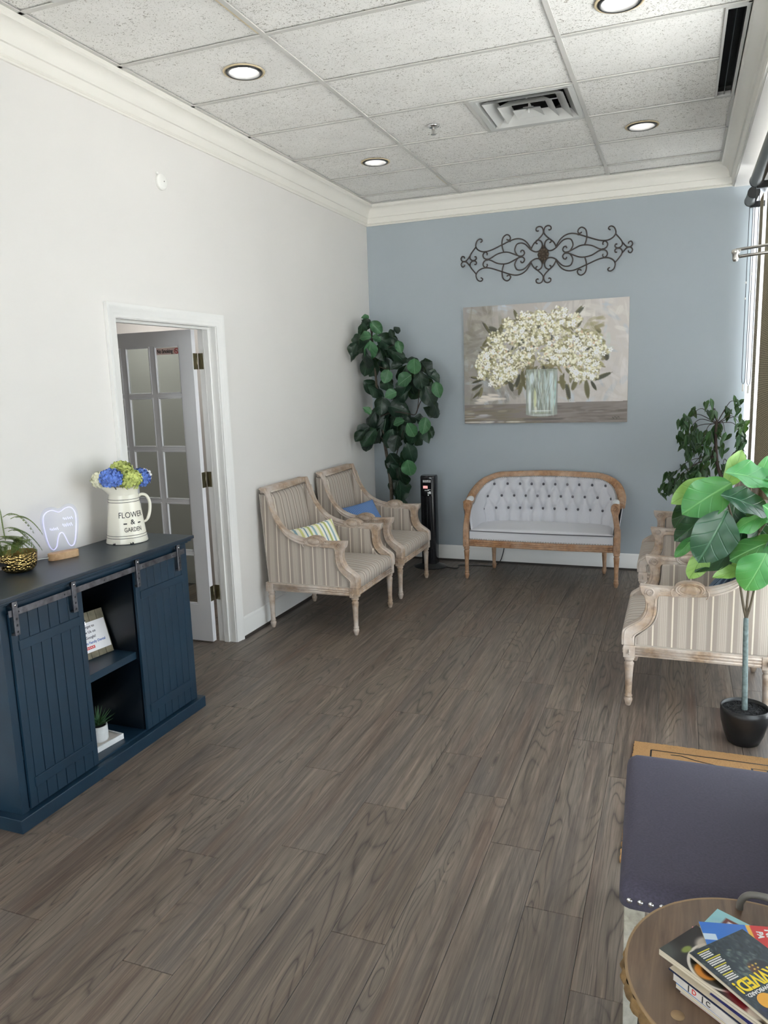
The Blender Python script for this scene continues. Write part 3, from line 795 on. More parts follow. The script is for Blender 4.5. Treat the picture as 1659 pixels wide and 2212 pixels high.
# glass entrance door by the mat, transom above
ent = structure(empty('door_2', (0, 0, 0)), 'glass entrance door beside the coir mat', 'door')
E0, E1 = 2.46, 3.50
MB().box(3.285, 3.335, E0, E0 + 0.07, 0.01, 2.15).box(3.285, 3.335, E1 - 0.07, E1, 0.01, 2.15).box(3.285, 3.335, E0 + 0.07, E1 - 0.07, 0.01, 0.16).box(3.285, 3.335, E0 + 0.07, E1 - 0.07, 2.05, 2.15).build('door_leaf', 'frame_alu', ent)
MB().box(3.307, 3.313, E0 + 0.07, E1 - 0.07, 0.16, 2.05).build('pane', 'glass', ent)
MB().box(3.275, 3.36, E0, E1, 2.16, 2.24).box(3.275, 3.36, E0, E1, ZC - 0.07, ZC - 0.006).build('transom_frame', 'frame_alu', ent)
MB().box(3.318, 3.324, E0, E1, 2.24, ZC - 0.07).build('transom_pane', 'glass', ent)
# pavement outside
structure(MB().box(3.45, 40, -30, 40, -0.2, -0.12).box(-25, 3.45, -30, YR - 0.2, -0.2, -0.12).build('pavement', 'concrete'), 'grey pavement outside the shop window', 'pavement')

# ---- door closer arm reaching into the room
cl = empty('door_closer', (3.20, 2.95, 2.16), label='brushed metal door closer arm at the right edge', cat='door closer')
def loc(o, root): o.parent = root; o.matrix_parent_inverse = Matrix.Translation(-Vector(root.location)); return o
p0 = Vector((2.882, 3.0, 2.088))
loc(MB().tube([p0 + Vector((0, 0, 0.010)), (3.20, 2.99, 2.125)], 0.011, 10, flat=(1.2, 0.45)).build('upper_arm', 'nickel', smooth=True), cl)
loc(MB().tube([p0 + Vector((0.012, 0, -0.012)), (3.28, 3.08, 2.112)], 0.009, 10, flat=(1.2, 0.6)).build('lower_arm', 'nickel', smooth=True), cl)
loc(MB().lathe([(0.0, -0.028), (0.007, -0.027), (0.010, -0.020), (0.010, -0.004), (0.013, 0.0), (0.014, 0.006), (0.011, 0.012), (0, 0.014)], 16, p0).build('pivot', 'nickel', smooth=True), cl)
loc(MB().box(3.215, 3.275, 2.85, 3.15, 2.155, 2.215).build('closer_body', 'nickel', bevel=0.006), cl)

# ================================================================== CEILING FIXTURES
def recessed(i, x, y, label):
    r = empty('recessed_light', (x, y, H), label=label, cat='ceiling light', group='recessed ceiling lights')
    MB().lathe([(0.093, 0.003), (0.093, -0.0005), (0.104, -0.0005), (0.106, 0.003)], 40, cap=False).build('hole_edge', 'tan_paper', r, True)
    MB().lathe([(0.083, 0.002), (0.084, -0.004), (0.089, -0.005), (0.091, -0.002), (0.0905, 0.004)], 40, cap=False).build('gasket', 'black', r, True)
    MB().lathe([(0.0835, -0.003), (0.080, -0.0055), (0.076, -0.003), (0.0755, 0.006), (0.072, 0.026), (0.068, 0.043)], 40, cap=False).build('reflector', 'reflector', r, True)
    MB().lathe([(0.0, 0.036), (0.030, 0.0365), (0.053, 0.039), (0.068, 0.043)], 32, cap=False).build('lamp', 'lamp_on', r, True)
    MB().lathe([(0.0835, -0.002), (0.0835, 0.092), (0.0, 0.092)], 32, cap=False).build('housing', 'black', r, True)
names = ['recessed ceiling light nearest the smoke detector on the white wall', 'recessed ceiling light closest to the back left ceiling corner', 'recessed ceiling light between square air vent and back right corner',
         'recessed ceiling light cut off by the top edge of the picture'] + ['recessed ceiling light out of the picture, ' + w for w in ('above the sideboard', 'above the charcoal chair', 'left of the viewer', 'above the viewer', 'behind the viewer at the left', 'behind the viewer at the right')]
for i, (x, y) in enumerate(LIGHTS): recessed(i, x, y, names[i])

def diffuser(x0, x1, y0, y1, label):
    cx, cy = (x0 + x1) / 2, (y0 + y1) / 2; hw = (x1 - x0) / 2; hh = (y1 - y0) / 2
    r = empty('air_vent', (cx, cy, H), label=label, cat='vent')
    def ring(o0, z0, o1, z1, name, mat='vent', t=0.002):
        # square funnel from half size o0 at z0 to o1 at z1, with rounded inner edge
        m = MB()
        for (a, za, b, zb) in ((o0, z0, o1, z1), (o1, z1 + t, o0, z0 + t)):
            A = [(-a, -a), (a, -a), (a, a), (-a, a)]; B = [(-b, -b), (b, -b), (b, b), (-b, b)]
            m.add([(*p, za) for p in A] + [(*p, zb) for p in B], [(i, (i + 1) % 4, 4 + (i + 1) % 4, 4 + i) for i in range(4)])
        return m.build(name, mat, r, fix=False)
    m = MB(); a = hw - 0.001; b = hw - 0.035
    for (p, q, s, u) in ((-a, a, -a, -b), (-a, a, b, a), (-a, -b, -b, b), (b, a, -b, b)): m.box(p, q, s, u, -0.004, 0.002)
    m.build('outer_frame', 'vent', r, bevel=0.001)
    ring(hw - 0.035, -0.003, hw - 0.075, 0.040, 'outer_cone')
    ring(0.230, -0.012, 0.168, 0.034, 'louver')
    ring(0.156, -0.016, 0.100, 0.026, 'louver')
    m = MB(); ring(0.080, -0.020, 0.020, 0.004, 'louver')
    MB().box(-0.03, 0.03, -0.03, 0.03, 0.0065, 0.0075).build('centre_plate', 'vent', r)
    m = MB().box(-0.004, 0.004, -0.21, 0.21, 0.036, 0.040).box(-0.21, 0.21, -0.004, 0.004, 0.036, 0.040).box(-0.003, 0.003, -0.003, 0.003, -0.02, 0.05)
    m.build('bracket', 'vent', r)
    MB().lathe([(0.185, 0.03), (0.185, 0.085)], 28, cap=False).build('duct', 'black', r, True)
    MB().box(-hw + 0.03, hw - 0.03, -hh + 0.03, hh - 0.03, 0.085, 0.090).build('duct_top', 'void', r)
    return r
diffuser(VX0 + 0.012, GX + 2 * TF - 0.012, k2 + 0.012, k2 + TF - 0.012, 'square white stepped air vent in the middle of the ceiling')
k_ = GY - 2 * TF
diffuser(0.300, 0.885, k_ + 0.012, k_ + TF - 0.012, 'square white air vent cut off at the top left corner')

r = empty('slot_diffuser', (2.906, 4.554, H), label='long black slot air diffuser beside the right crown moulding', cat='vent')
m = MB()
for (a, b, c, d) in ((-0.055, -0.043, -0.605, 0.605), (0.032, 0.048, -0.605, 0.605), (-0.043, 0.032, 0.580, 0.605), (-0.043, 0.032, -0.605, -0.583)): m.box(a, b, c, d, -0.003, 0.006)
m.build('slot_frame', 'tee', r)
MB().box(-0.043, 0.032, -0.585, 0.585, 0.05, 0.055).box(-0.044, -0.042, -0.585, 0.585, 0.0, 0.05).box(0.031, 0.033, -0.585, 0.585, 0, 0.05).build('slot_duct', 'void', r)
for x in (-0.006,):
    MB().box(x - 0.001, x + 0.001, -0.583, 0.583, 0.006, 0.03).build('blade', 'black', r)

r = empty('fire_sprinkler', (1.232, 4.868, H), label='small chrome fire sprinkler hanging from the ceiling', cat='sprinkler')
MB().lathe([(0.038, 0.001), (0.040, -0.003), (0.036, -0.010), (0.020, -0.016), (0.012, -0.018), (0, -0.018)], 28).build('escutcheon', 'chrome', r, True)
m = MB().lathe([(0.011, -0.017), (0.011, -0.026), (0.007, -0.030), (0.005, -0.030), (0.005, -0.052)], 14)
m.box(-0.010, -0.007, -0.002, 0.002, -0.052, -0.024).box(0.007, 0.010, -0.002, 0.002, -0.052, -0.024)
m.build('sprinkler_body', 'nickel', r, 'auto')
MB().lathe([(0.0, -0.052), (0.016, -0.052), (0.017, -0.055), (0.0, -0.056)], 18).build('deflector', 'nickel', r, 'auto')

# smoke detector / alarm disc on the left wall
r = empty('smoke_detector', (0.0, 3.725, 2.812), label='round white smoke detector high on the white wall', cat='smoke detector')
MB().lathe([(0.0, 0.0), (0.041, 0.0), (0.043, 0.004), (0.043, 0.014), (0.036, 0.022), (0.034, 0.023), (0.0, 0.025)], 32, axis='x').build('body', 'white_plastic', r, 'auto')
MB().lathe([(0.0, 0.0252), (0.0035, 0.0255), (0.0, 0.027)], 10, (0, 0.004, 0.002), axis='x').build('sensor_hole', 'steel_hole', r)
MB().box(0.0005, 0.010, -0.036, -0.020, 0.036, 0.048).build('bracket_tab', 'white_plastic', r, bevel=0.002)

# no smoking sign inside the top pane of the french door
r = empty('no_smoking_sign', (-0.332, LY0 + 0.0165, 1.921), label='pink no smoking sign stuck inside the top door pane', cat='sign')
MB().box(-0.087, 0.087, -0.0004, 0.0004, -0.021, 0.021).build('sticker', 'c_sign_pink', r)
XZ = frame((-0.022, -0.0006, -0.001), (1, 0, 0), (0, 0, 1))
text_mesh('lettering', 'No Smoking', 0.034, 'ink', r, mat4=XZ, xscale=0.70, bold=0.0008)
ring_pts = [(0.068 + 0.015 * math.cos(a), -0.0012, 0.015 * math.sin(a)) for a in [2 * PI * k / 28 for k in range(29)]]
MB().tube(ring_pts, 0.0022, 6).tube([(0.058, -0.0012, 0.010), (0.078, -0.0012, -0.010)], 0.0020, 6).build('prohibition_ring', 'c_sign_red', r)
MB().box(0.058, 0.076, -0.0010, -0.0006, -0.003, 0.001).build('cigarette', 'ink', r)

# ---- roller shades
def shade(name, x, y0, y1, cx, cz, r_, label, zend, cord):
    o = empty(name, (x, (y0 + y1) / 2, cz), label=label, cat='roller shade', group='roller shades on the shop window')
    inv = Matrix.Translation(-Vector(o.location))
    def put(ob_): ob_.parent = o; ob_.matrix_parent_inverse = inv; return ob_
    prof = []
    put(MB().tube([(cx, y0, cz), (cx, y1, cz)], r_, 24).build('cassette', 'bronze', smooth='auto'))
    for yy in (y0, y1):
        s = 1 if yy == y1 else -1
        put(MB().tube([(cx, yy, cz), (cx, yy + s * 0.012, cz)], r_ * 1.06, 24).build('end_cap', 'black', smooth='auto'))
    put(MB().box(cx, cx + 0.10, y1 - 0.02, y1 + 0.008, cz - r_ - 0.012, cz - 0.01).build('bracket', 'black'))
    sh = put(MB().box(x - 0.001, x + 0.001, y0 + 0.02, y1 - 0.012, zend, cz).build('cloth', 'shade_cloth'))
    put(MB().tube([(x, y0 + 0.02, zend), (x, y1 - 0.012, zend)], 0.006, 10).build('hem_bar', 'bronze', smooth=True))
    if cord:
        yy = y1 + 0.02; xx = cx + 0.01
        pts = [(xx - 0.012, yy, cz - r_), (xx - 0.012, yy, 1.62), (xx - 0.008, yy, 1.585), (xx, yy, 1.572), (xx + 0.008, yy, 1.585), (xx + 0.012, yy, 1.62), (xx + 0.012, yy, cz - r_)]
        put(MB().tube(pts, 0.0022, 6).build('cord', 'steel_hole', smooth=True))
        put(MB().box(xx - 0.007, xx + 0.007, yy - 0.006, yy + 0.006, 1.515, 1.572).build('cord_tensioner', 'white_plastic', bevel=0.002))
        for zz in (2.34, 2.22): put(MB().box(xx - 0.018, xx - 0.008, yy - 0.004, yy + 0.004, zz, zz + 0.016).build('cord_clip', 'white_plastic'))
    return o
shade('roller_shade', 3.240, 6.40, 6.69, 3.172, 2.945, 0.040, 'narrow roller shade in the far window corner', 0.20, True)
shade('roller_shade', 3.236, 4.34, 6.10, 3.166, 2.965, 0.044, 'wide tan roller shade behind the right-hand armchairs', 0.30, True)

for nm_, b_, a_ in (('roller shade beside the round table', 2.41, 1.34), ('roller shade nearest the viewer', 1.29, 0.22), ('roller shade just behind the viewer', 0.17, -0.90), ('second roller shade behind the viewer', -0.95, -2.02), ('last roller shade behind the viewer', -2.07, YR)):  # unseen shades, added to hold window light off the left wall
    shade('roller_shade', 3.252, a_ + 0.03, b_ - 0.01, 3.205, 2.965, 0.044, 'added half drawn tan ' + nm_, 0.40, False)
# unseen fill lamp on the hall ceiling, added to brighten what the door panes show
hl = empty('hall_fill_light', (-1.35, 4.75, 2.6), label='added round fill light, unseen on the hall ceiling beyond the door', cat='ceiling light')
MB().lathe([(0.19, 0.0), (0.195, -0.02), (0.185, -0.03)], 32, cap=False).build('rim', 'white_plastic', hl, True)
MB().lathe([(0.185, -0.028), (0.12, -0.055), (0.0, -0.065)], 32, cap=False).build('diffuser', emit('hall_fill', (1.0, 0.98, 0.96, 1), HALL_STRENGTH), hl, True)

# ================================================================== STRIPED ARMCHAIRS
def cushion_mesh(m, x0, x1, y0, y1, z0, z1, crown, rad, nu=22, nv=22):
    """rounded box with a domed top"""
    def ax(t, a, b, r):
        return a + (b - a) * t
    cx, cy = (x0 + x1) / 2, (y0 + y1) / 2; hx, hy = (x1 - x0) / 2, (y1 - y0) / 2
    def top(u, v):
        a = 2 * u - 1; b = 2 * v - 1
        # ease sample points towards the rim
        a = math.copysign(1 - (1 - abs(a)) ** 1.7, a); b = math.copysign(1 - (1 - abs(b)) ** 1.7, b)
        x = cx + hx * a; y = cy + hy * b
        dx = max(0, abs(x - cx) - (hx - rad)); dy = max(0, abs(y - cy) - (hy - rad))
        d = min(rad, math.hypot(dx, dy))
        k = min(rad, math.hypot(dx, dy))
        if math.hypot(dx, dy) > rad:
            s = rad / math.hypot(dx, dy)
            x = cx + math.copysign((hx - rad) + dx * s, x - cx) if dx > 0 else x
            y = cy + math.copysign((hy - rad) + dy * s, y - cy) if dy > 0 else y
        drop = rad - math.sqrt(max(0.0, rad * rad - d * d))
        dome = crown * (1 - a * a) * (1 - b * b)
        return (x, y, z1 - drop + dome)
    n = nu
    o = len(m.v); m.grid(top, nu, nv)
    # skirt down to z0
    rim = [i for i in range(nu)] + [j * nu + nu - 1 for j in range(1, nv)] + [(nv - 1) * nu + i for i in range(nu - 2, -1, -1)] + [j * nu for j in range(nv - 2, 0, -1)]
    base = len(m.v)
    for i in rim:
        x, y, z = m.v[o + i]; m.v.append((x, y, z0))
    L = len(rim)
    for i in range(L):
        k = (i + 1) % L; m.f.append((o + rim[i], base + i, base + k, o + rim[k]))
    m.f.append(tuple(base + i for i in range(L)))
    return m

LEGP = [(0.0, 0.0), (0.010, 0.0), (0.013, 0.004), (0.019, 0.026), (0.021, 0.034), (0.019, 0.042), (0.015, 0.047), (0.019, 0.052), (0.019, 0.056), (0.0155, 0.062),
        (0.0165, 0.10), (0.0195, 0.18), (0.0225, 0.222), (0.024, 0.230), (0.020, 0.236), (0.0185, 0.243), (0.024, 0.248), (0.025, 0.256), (0.022, 0.262), (0.022, 0.268)]
def make_leg(root, x, y, mat, block=True, h=1.0, name='leg', bz1=0.331):
    m = MB().lathe([(r, z * h) for r, z in LEGP], 24, (x, y, 0), flute=(0.063 * h, 0.221 * h, 0.13))
    o = m.build(name, mat, root, 'auto', angle=50)
    if block:
        b = MB().box(x - 0.029, x + 0.029, y - 0.029, y + 0.029, 0.266 * h, bz1)
        b.build('corner_block', mat, o, bevel=0.003)
    return o
def rosette(root, x, y, z, nrm, mat):
    # four-petal flower in a sunk square on the corner block
    m = MB()
    for k in range(4):
        a = PI / 4 + k * PI / 2
        c = (0.010 * math.cos(a), 0.010 * math.sin(a))
        if nrm == 'y-': m.sphere((x + c[0], y, z + c[1]), 0.0085, 8, 6, (1, 0.45, 1))
        elif nrm == 'y+': m.sphere((x + c[0], y, z + c[1]), 0.0085, 8, 6, (1, 0.45, 1))
        else: m.sphere((x, y + c[0], z + c[1]), 0.0085, 8, 6, (0.45, 1, 1))
    m.sphere((x, y, z), 0.005, 8, 6)
    return m.build('rosette', mat, root, True)

def pinch(x, y, z):
    """chair narrows towards the top of the back"""
    k = max(0.0, min(1.0, (z - 0.66) / 0.32)); return (x, y * (1 - 0.085 * k), z)

ARM_TOP = [(0.022, 0.985), (0.080, 0.990), (0.098, 0.940), (0.128, 0.840), (0.172, 0.765), (0.235, 0.702), (0.315, 0.664), (0.400, 0.648), (0.520, 0.642), (0.600, 0.643), (0.682, 0.648)]
ARM_FRONT = [(0.680, 0.632), (0.672, 0.606), (0.660, 0.592), (0.652, 0.560), (0.656, 0.515), (0.680, 0.470), (0.725, 0.438), (0.754, 0.415), (0.762, 0.390), (0.762, 0.331)]
ARM_BACK = [(0.700, 0.331), (0.700, 0.372), (0.690, 0.390), (0.655, 0.418), (0.620, 0.455), (0.602, 0.500), (0.598, 0.545), (0.596, 0.585), (0.580, 0.600), (0.500, 0.600), (0.400, 0.606),
            (0.320, 0.622), (0.250, 0.655), (0.192, 0.712), (0.150, 0.775), (0.108, 0.860), (0.085, 0.930), (0.070, 0.955)]
ARM_POLY = cat2([ARM_TOP[0], ARM_TOP[1]], 1)[:-1] + cat2(ARM_TOP[1:], 4) + cat2(ARM_FRONT, 4) + cat2(ARM_BACK, 4)
PANEL = cat2([(0.696, 0.333), (0.696, 0.370)], 1)[:-1] + cat2([(0.694, 0.374), (0.650, 0.414), (0.612, 0.455), (0.596, 0.500), (0.592, 0.545), (0.590, 0.590), (0.575, 0.603), (0.500, 0.606), (0.400, 0.610),
              (0.320, 0.626), (0.250, 0.660), (0.192, 0.717), (0.150, 0.780), (0.108, 0.865), (0.080, 0.940)], 4) + [(0.032, 0.950), (0.085, 0.333)]

def make_chair(label, group):
    R = empty('armchair', (0, 0, 0), label=label, cat='armchair', group=group)
    for sx, sy in ((0.724, -1), (0.724, 1), (0.088, -1), (0.088, 1)):
        lg = make_leg(R, sx, sy * 0.328, 'washed')
        rosette(lg, sx, sy * 0.358, 0.299, 'y', 'washed')
        if sx > 0.5: rosette(lg, sx + 0.030, sy * 0.328, 0.299, 'x', 'washed')
    for s in (-1, 1):
        a, b = sorted((s * 0.302, s * 0.357))
        fr = MB().prism(ARM_POLY, a, b, 'y', pinch).build('arm_frame', 'washed', R, 'auto', bevel=0.006, segs=2)
        # spiral scroll at the arm end, on the outer and inner faces
        for yy in (s * 0.360, s * 0.299):
            m = MB(); sp = []
            for k in range(26):
                t = k / 25; ang = -0.4 + t * 3.7 * PI; rr = 0.024 * (1 - 0.86 * t)
                sp.append((0.632 + rr * math.cos(ang), yy, 0.616 + rr * math.sin(ang)))
            m.tube(sp, [0.0045 * (1 - 0.4 * k / 25) for k in range(26)], 6)
            m.build('scroll', 'washed', fr, True)
        # carved beads running along the arm and down the post
        for yy in (s * 0.3575, s * 0.3015):
            for pth in (cat2([(x_ + 0.004, z_ - 0.013) for x_, z_ in ARM_TOP[2:]], 4)[:-5], cat2([(x_ - 0.014, z_) for x_, z_ in ARM_FRONT[3:]], 4), cat2([(x_ + 0.010, z_) for x_, z_ in ARM_BACK[1:8]], 4),
                        cat2([(x_ - 0.001, z_ + 0.011) for x_, z_ in ARM_BACK[9:16]], 4)):
                MB().tube([pinch(x_, yy, z_) for x_, z_ in pth], 0.0036, 5).build('carved_bead', 'washed', fr, True)
        # carved oval cartouche on the arm
        m = MB(); prof = [(0.070, 0.0), (0.066, 0.004), (0.058, 0.001), (0.054, 0.004), (0.046, 0.001), (0.040, 0.005), (0.020, 0.009), (0.0, 0.010)]
        c = (0.448, 0.0, 0.640); vs = []
        for side in (-1, 1):
            y_ = s * 0.3295 + side * 0.029
            o = len(m.v); m.lathe([(r, z) for r, z in prof], 32, (0, 0, 0), sx=1.0, sy=0.50, axis='y', cap=False)
            for i in range(o, len(m.v)):
                x, y, z = m.v[i]; m.v[i] = (c[0] + x, y_ + side * y, c[2] + z)
        o1, o2 = 0, len(prof) * 32
        for i in range(32): m.f.append((o1 + i, o1 + (i + 1) % 32, o2 + (i + 1) % 32, o2 + i))
        m.build('cartouche', 'washed', fr, 'auto')
        for xx in (-0.085, 0.085):
            pts = [(0.448 + xx + math.copysign(0.012, xx) * math.cos(q) - math.copysign(0.012, xx), s * 0.3595, 0.622 + 0.022 * math.sin(q)) for q in [-PI / 2 + PI * k / 8 for k in range(9)]]
            MB().tube(pts, 0.003, 5).build('carved_line', 'washed', fr, True)
        a, b = sorted((s * 0.288, s * 0.345))
        pn = MB().prism(PANEL, a, b, 'y', pinch).build('side_panel', 'stripe_x', R, bevel=0.008, segs=2)
        yy = s * 0.347
        MB().tube([pinch(p[0], yy, p[1]) for p in PANEL + PANEL[:1]], 0.0045, 6, cap=False).build('piping', 'piping', pn, True)
        # seat rails on the sides with two beads
        a, b = sorted((s * 0.306, s * 0.352))
        rl = MB().box(0.115, 0.698, a, b, 0.274, 0.331).build('side_rail', 'washed', R, bevel=0.004)
        m = MB()
        for zz in (0.288, 0.303, 0.318): m.tube([(0.118, s * 0.353, zz), (0.694, s * 0.353, zz)], 0.0055, 8)
        m.build('rail_bead', 'washed', rl, True)
    rl = MB().box(0.702, 0.750, -0.300, 0.300, 0.274, 0.331).build('front_rail', 'washed', R, bevel=0.004)
    m = MB()
    for zz in (0.288, 0.303, 0.318): m.tube([(0.751, -0.298, zz), (0.751, 0.298, zz)], 0.0055, 8)
    m.build('rail_bead', 'washed', rl, True)
    MB().box(0.064, 0.112, -0.300, 0.300, 0.274, 0.331).build('back_rail', 'washed', R, bevel=0.004)
    # seat: wide in front of the posts
    m = cushion_mesh(MB(), 0.14, 0.764, -0.300, 0.300, 0.331, 0.418, 0.030, 0.034)
    m.build('seat', 'stripe_y', R, True)
    # raked backrest with top rail and stiles
    def rake(x, y, z): return (x - (z - 0.40) * 0.115, y * (1 - 0.085 * max(0, min(1, (z - 0.66) / 0.32))), z)
    m = MB()
    def bk(u, v):
        y = -0.283 + 0.566 * u; z = 0.40 + 0.55 * v
        e = min(u, 1 - u, v * 1.0 + 0.2, 1 - v) * 10
        puff = 0.030 * min(1.0, max(0, e)) ** 0.5
        return rake(0.122 + puff + 0.014 * math.sin(PI * u) * math.sin(PI * min(1, v + 0.1)), y, z)
    m.grid(bk, 24, 24)
    def bk2(u, v): return rake(0.098, -0.283 + 0.566 * u, 0.335 + 0.615 * v)
    m.grid(bk2, 6, 6)
    m.build('backrest', 'stripe_y', R, True, fix=False)
    def bk3(x, y, z): return rake(x, y, z)
    MB().box(0.080, 0.094, -0.300, 0.300, 0.335, 0.955, rake).build('outside_back', 'stripe_y', R, bevel=0.003)
    tr = MB().box(0.086, 0.146, -0.325, 0.325, 0.946, 0.990, rake).build('top_rail', 'washed', R, bevel=0.008, segs=3)
    MB().tube([rake(0.150, -0.28, 0.955), rake(0.150, 0.28, 0.955)], 0.006, 8).build('rail_bead', 'washed', tr, True)
    return R
CH = make_chair('striped armchair with a green and blue striped cushion, nearer the door', 'striped armchairs')
CH.location = (0, 4.850, 0)
def place(label, loc, rz):
    c = copy_tree(CH); c['label'] = label; c.location = loc; c.rotation_euler = (0, 0, rz); return c
place('striped armchair with a blue cushion, beside the tower heater', (0, 5.743, 0), 0)
place('striped armchair in front of the window, behind the potted fiddle-leaf fig', (3.242, 4.220, 0), PI)
place('striped armchair by the window, nearest the settee', (3.242, 5.735, 0), PI)

# ---- scatter cushions
def pillow(name, mat, label, w, h, t, mat4):
    r = empty(name, label=label, cat='cushion'); r.matrix_world = mat4
    def half(sgn):
        def f(u, v):
            a, b = 2 * u - 1, 2 * v - 1
            # pinched corners
            k = 1 - 0.07 * (1 - a * a) - 0.0; q = 1 - 0.07 * (1 - b * b)
            th = t / 2 * ((1 - a ** 2) * (1 - b ** 2)) ** 0.42
            return (a * w / 2 * (1 - 0.06 * (1 - b * b)), b * h / 2 * (1 - 0.06 * (1 - a * a)), sgn * th)
        return f
    m = MB().grid(half(1), 22, 18).grid(half(-1), 22, 18)
    c = m.build('cover', mat, r, True)
    rim = [half(1)(k / 12, 0) for k in range(13)] + [half(1)(1, k / 12) for k in range(1, 13)] + [half(1)(1 - k / 12, 1) for k in range(1, 13)] + [half(1)(0, 1 - k / 12) for k in range(1, 13)]
    MB().tube(rim, 0.004, 6, cap=False).build('seam', mat, c, True)
    return r
pillow('cushion', 'stripe_cushion', 'green, white and blue striped cushion on an armchair', 0.36, 0.25, 0.11, frame((0.320, 4.800, 0.580), (0.58, 0.80, 0.12), (-0.50, 0.26, 0.84)))
pillow('cushion', 'blue_cushion', 'plain blue ribbed cushion on the far left armchair', 0.36, 0.26, 0.11, frame((0.290, 5.730, 0.575), (0.50, 0.86, 0.10), (-0.55, 0.25, 0.80)))
pillow('cushion', 'navy_cushion', 'dark blue and grey cushion on the near window armchair', 0.34, 0.26, 0.11, frame((2.960, 4.260, 0.560), (-0.30, -0.95, 0.0), (0.55, -0.15, 0.82)))

# ================================================================== TUFTED SETTEE
S = empty('settee', (1.676, 6.38, 0), label='small grey button-tufted settee with a carved wooden frame', cat='settee')
SI = Matrix.Translation((-1.676, -6.38, 0))
def sp(o, par=None):
    o.parent = par or S
    if par is None: o.matrix_parent_inverse = SI
    return o
XL, XR, XM = 1.066, 2.290, 1.678
# plan line of the upholstered back (inner face at seat level) from left arm front to right arm front
PLAN = catmull([(1.108, 6.165, 0), (1.108, 6.28, 0), (1.122, 6.42, 0), (1.190, 6.535, 0), (1.320, 6.582, 0), (1.50, 6.595, 0), (1.678, 6.598, 0), (1.856, 6.595, 0), (2.036, 6.582, 0), (2.166, 6.535, 0), (2.234, 6.42, 0), (2.248, 6.28, 0), (2.248, 6.165, 0)], 16)
LEN = [0.0]
for i in range(1, len(PLAN)): LEN.append(LEN[-1] + (PLAN[i] - PLAN[i - 1]).length)
TOT = LEN[-1]
def plan_at(s):
    s = max(0, min(TOT, s)); i = 1
    import bisect
    i = max(1, min(len(LEN) - 1, bisect.bisect_left(LEN, s)))
    t = (s - LEN[i - 1]) / max(1e-9, LEN[i] - LEN[i - 1])
    p = PLAN[i - 1].lerp(PLAN[i], t); d = (PLAN[i] - PLAN[i - 1]).normalized()
    return p, Vector((d.y, -d.x, 0))       # inward normal (towards the sitter)
def sm(t): t = max(0, min(1, t)); return t * t * (3 - 2 * t)
def ztop(s):
    q = min(s, TOT - s)
    return 0.640 + 0.190 * sm((q - 0.10) / 0.40) + 0.012 * sm((q - 0.45) / 0.4)
# buttons in the (s, z) sheet
BUT = []
SM = TOT / 2
for row, (z, n, dx) in enumerate(((0.752, 10, 0.1010), (0.648, 11, 0.1005), (0.540, 12, 0.0995))):
    for k in range(n): BUT.append((SM + (k - (n - 1) / 2) * dx, z, row, k))
SEGS = []
for (s, z, r_, k) in BUT:
    for (s2, z2, r2, k2_) in BUT:
        if r2 == r_ + 1 and abs(s2 - s) < 0.075: SEGS.append((s, z, s2, z2))
for (s, z, r_, k) in BUT:
    if r_ == 0: SEGS.append((s, z, s + (s - SM) * 0.04, 0.90))
    if r_ == 2: SEGS.append((s, z, s, 0.40))
SEG = np.array(SEGS); BT = np.array([(b[0], b[1]) for b in BUT])
def tuft(s, z):
    d = np.hypot(BT[:, 0] - s, BT[:, 1] - z).min()
    a = SEG[:, :2]; b = SEG[:, 2:]; ab = b - a; p = np.array((s, z)) - a
    t = np.clip((p * ab).sum(1) / (ab * ab).sum(1), 0, 1)
    ds = np.hypot(*(p - ab * t[:, None]).T).min()
    fade = sm((s - 0.30) / 0.06) * sm((TOT - 0.30 - s) / 0.06)
    h = 0.042 * (1 - math.exp(-(d / 0.030) ** 2)) * 0.62 + 0.042 * (1 - math.exp(-(ds / 0.014) ** 2)) * 0.38
    return (h - 0.036) * fade
def back_pt(s, v, off=0.0):
    zb = 0.40; zt = ztop(s); z = zb + (zt - zb) * v
    p, n = plan_at(s)
    lean = 0.055 * (z - 0.42) / 0.42
    return p - n * lean + n * off + Vector((0, 0, z)), z
def inner(u, v):
    s = u * TOT; p, z = back_pt(s, v); _, n = plan_at(s)
    rim = 0.022 * (1 - sm(min(1 - v, 0.10) / 0.10)) + 0.012 * (1 - sm(min(u, 1 - u) / 0.02))
    return p + n * (tuft(s, z) + 0.004 - rim)
def outer(u, v):
    s = u * TOT; p, z = back_pt(s, v); _, n = plan_at(s)
    return p - n * 0.046
NU, NV = 260, 64
m = MB().grid(inner, NU, NV)
bk = sp(m.build('backrest', 'linen', smooth=True, fix=False))
m = MB().grid(outer, 60, 6).build('outside_back', 'linen', smooth=True, fix=False); sp(m)
for (s, z, r_, k) in BUT:
    v = (z - 0.40) / (ztop(s) - 0.40); p, _ = back_pt(s, v); _, n = plan_at(s); p = p + n * (-0.026)
    m = MB().sphere((0, 0, 0), 0.0120, 10, 6, (1, 0.55, 1))
    o = m.build('button', 'button', smooth=True); sp(o, bk)
    q = n; o.matrix_local = Matrix.Translation(p) @ Matrix.Rotation(math.atan2(q.y, q.x) - PI / 2, 4, 'Z')
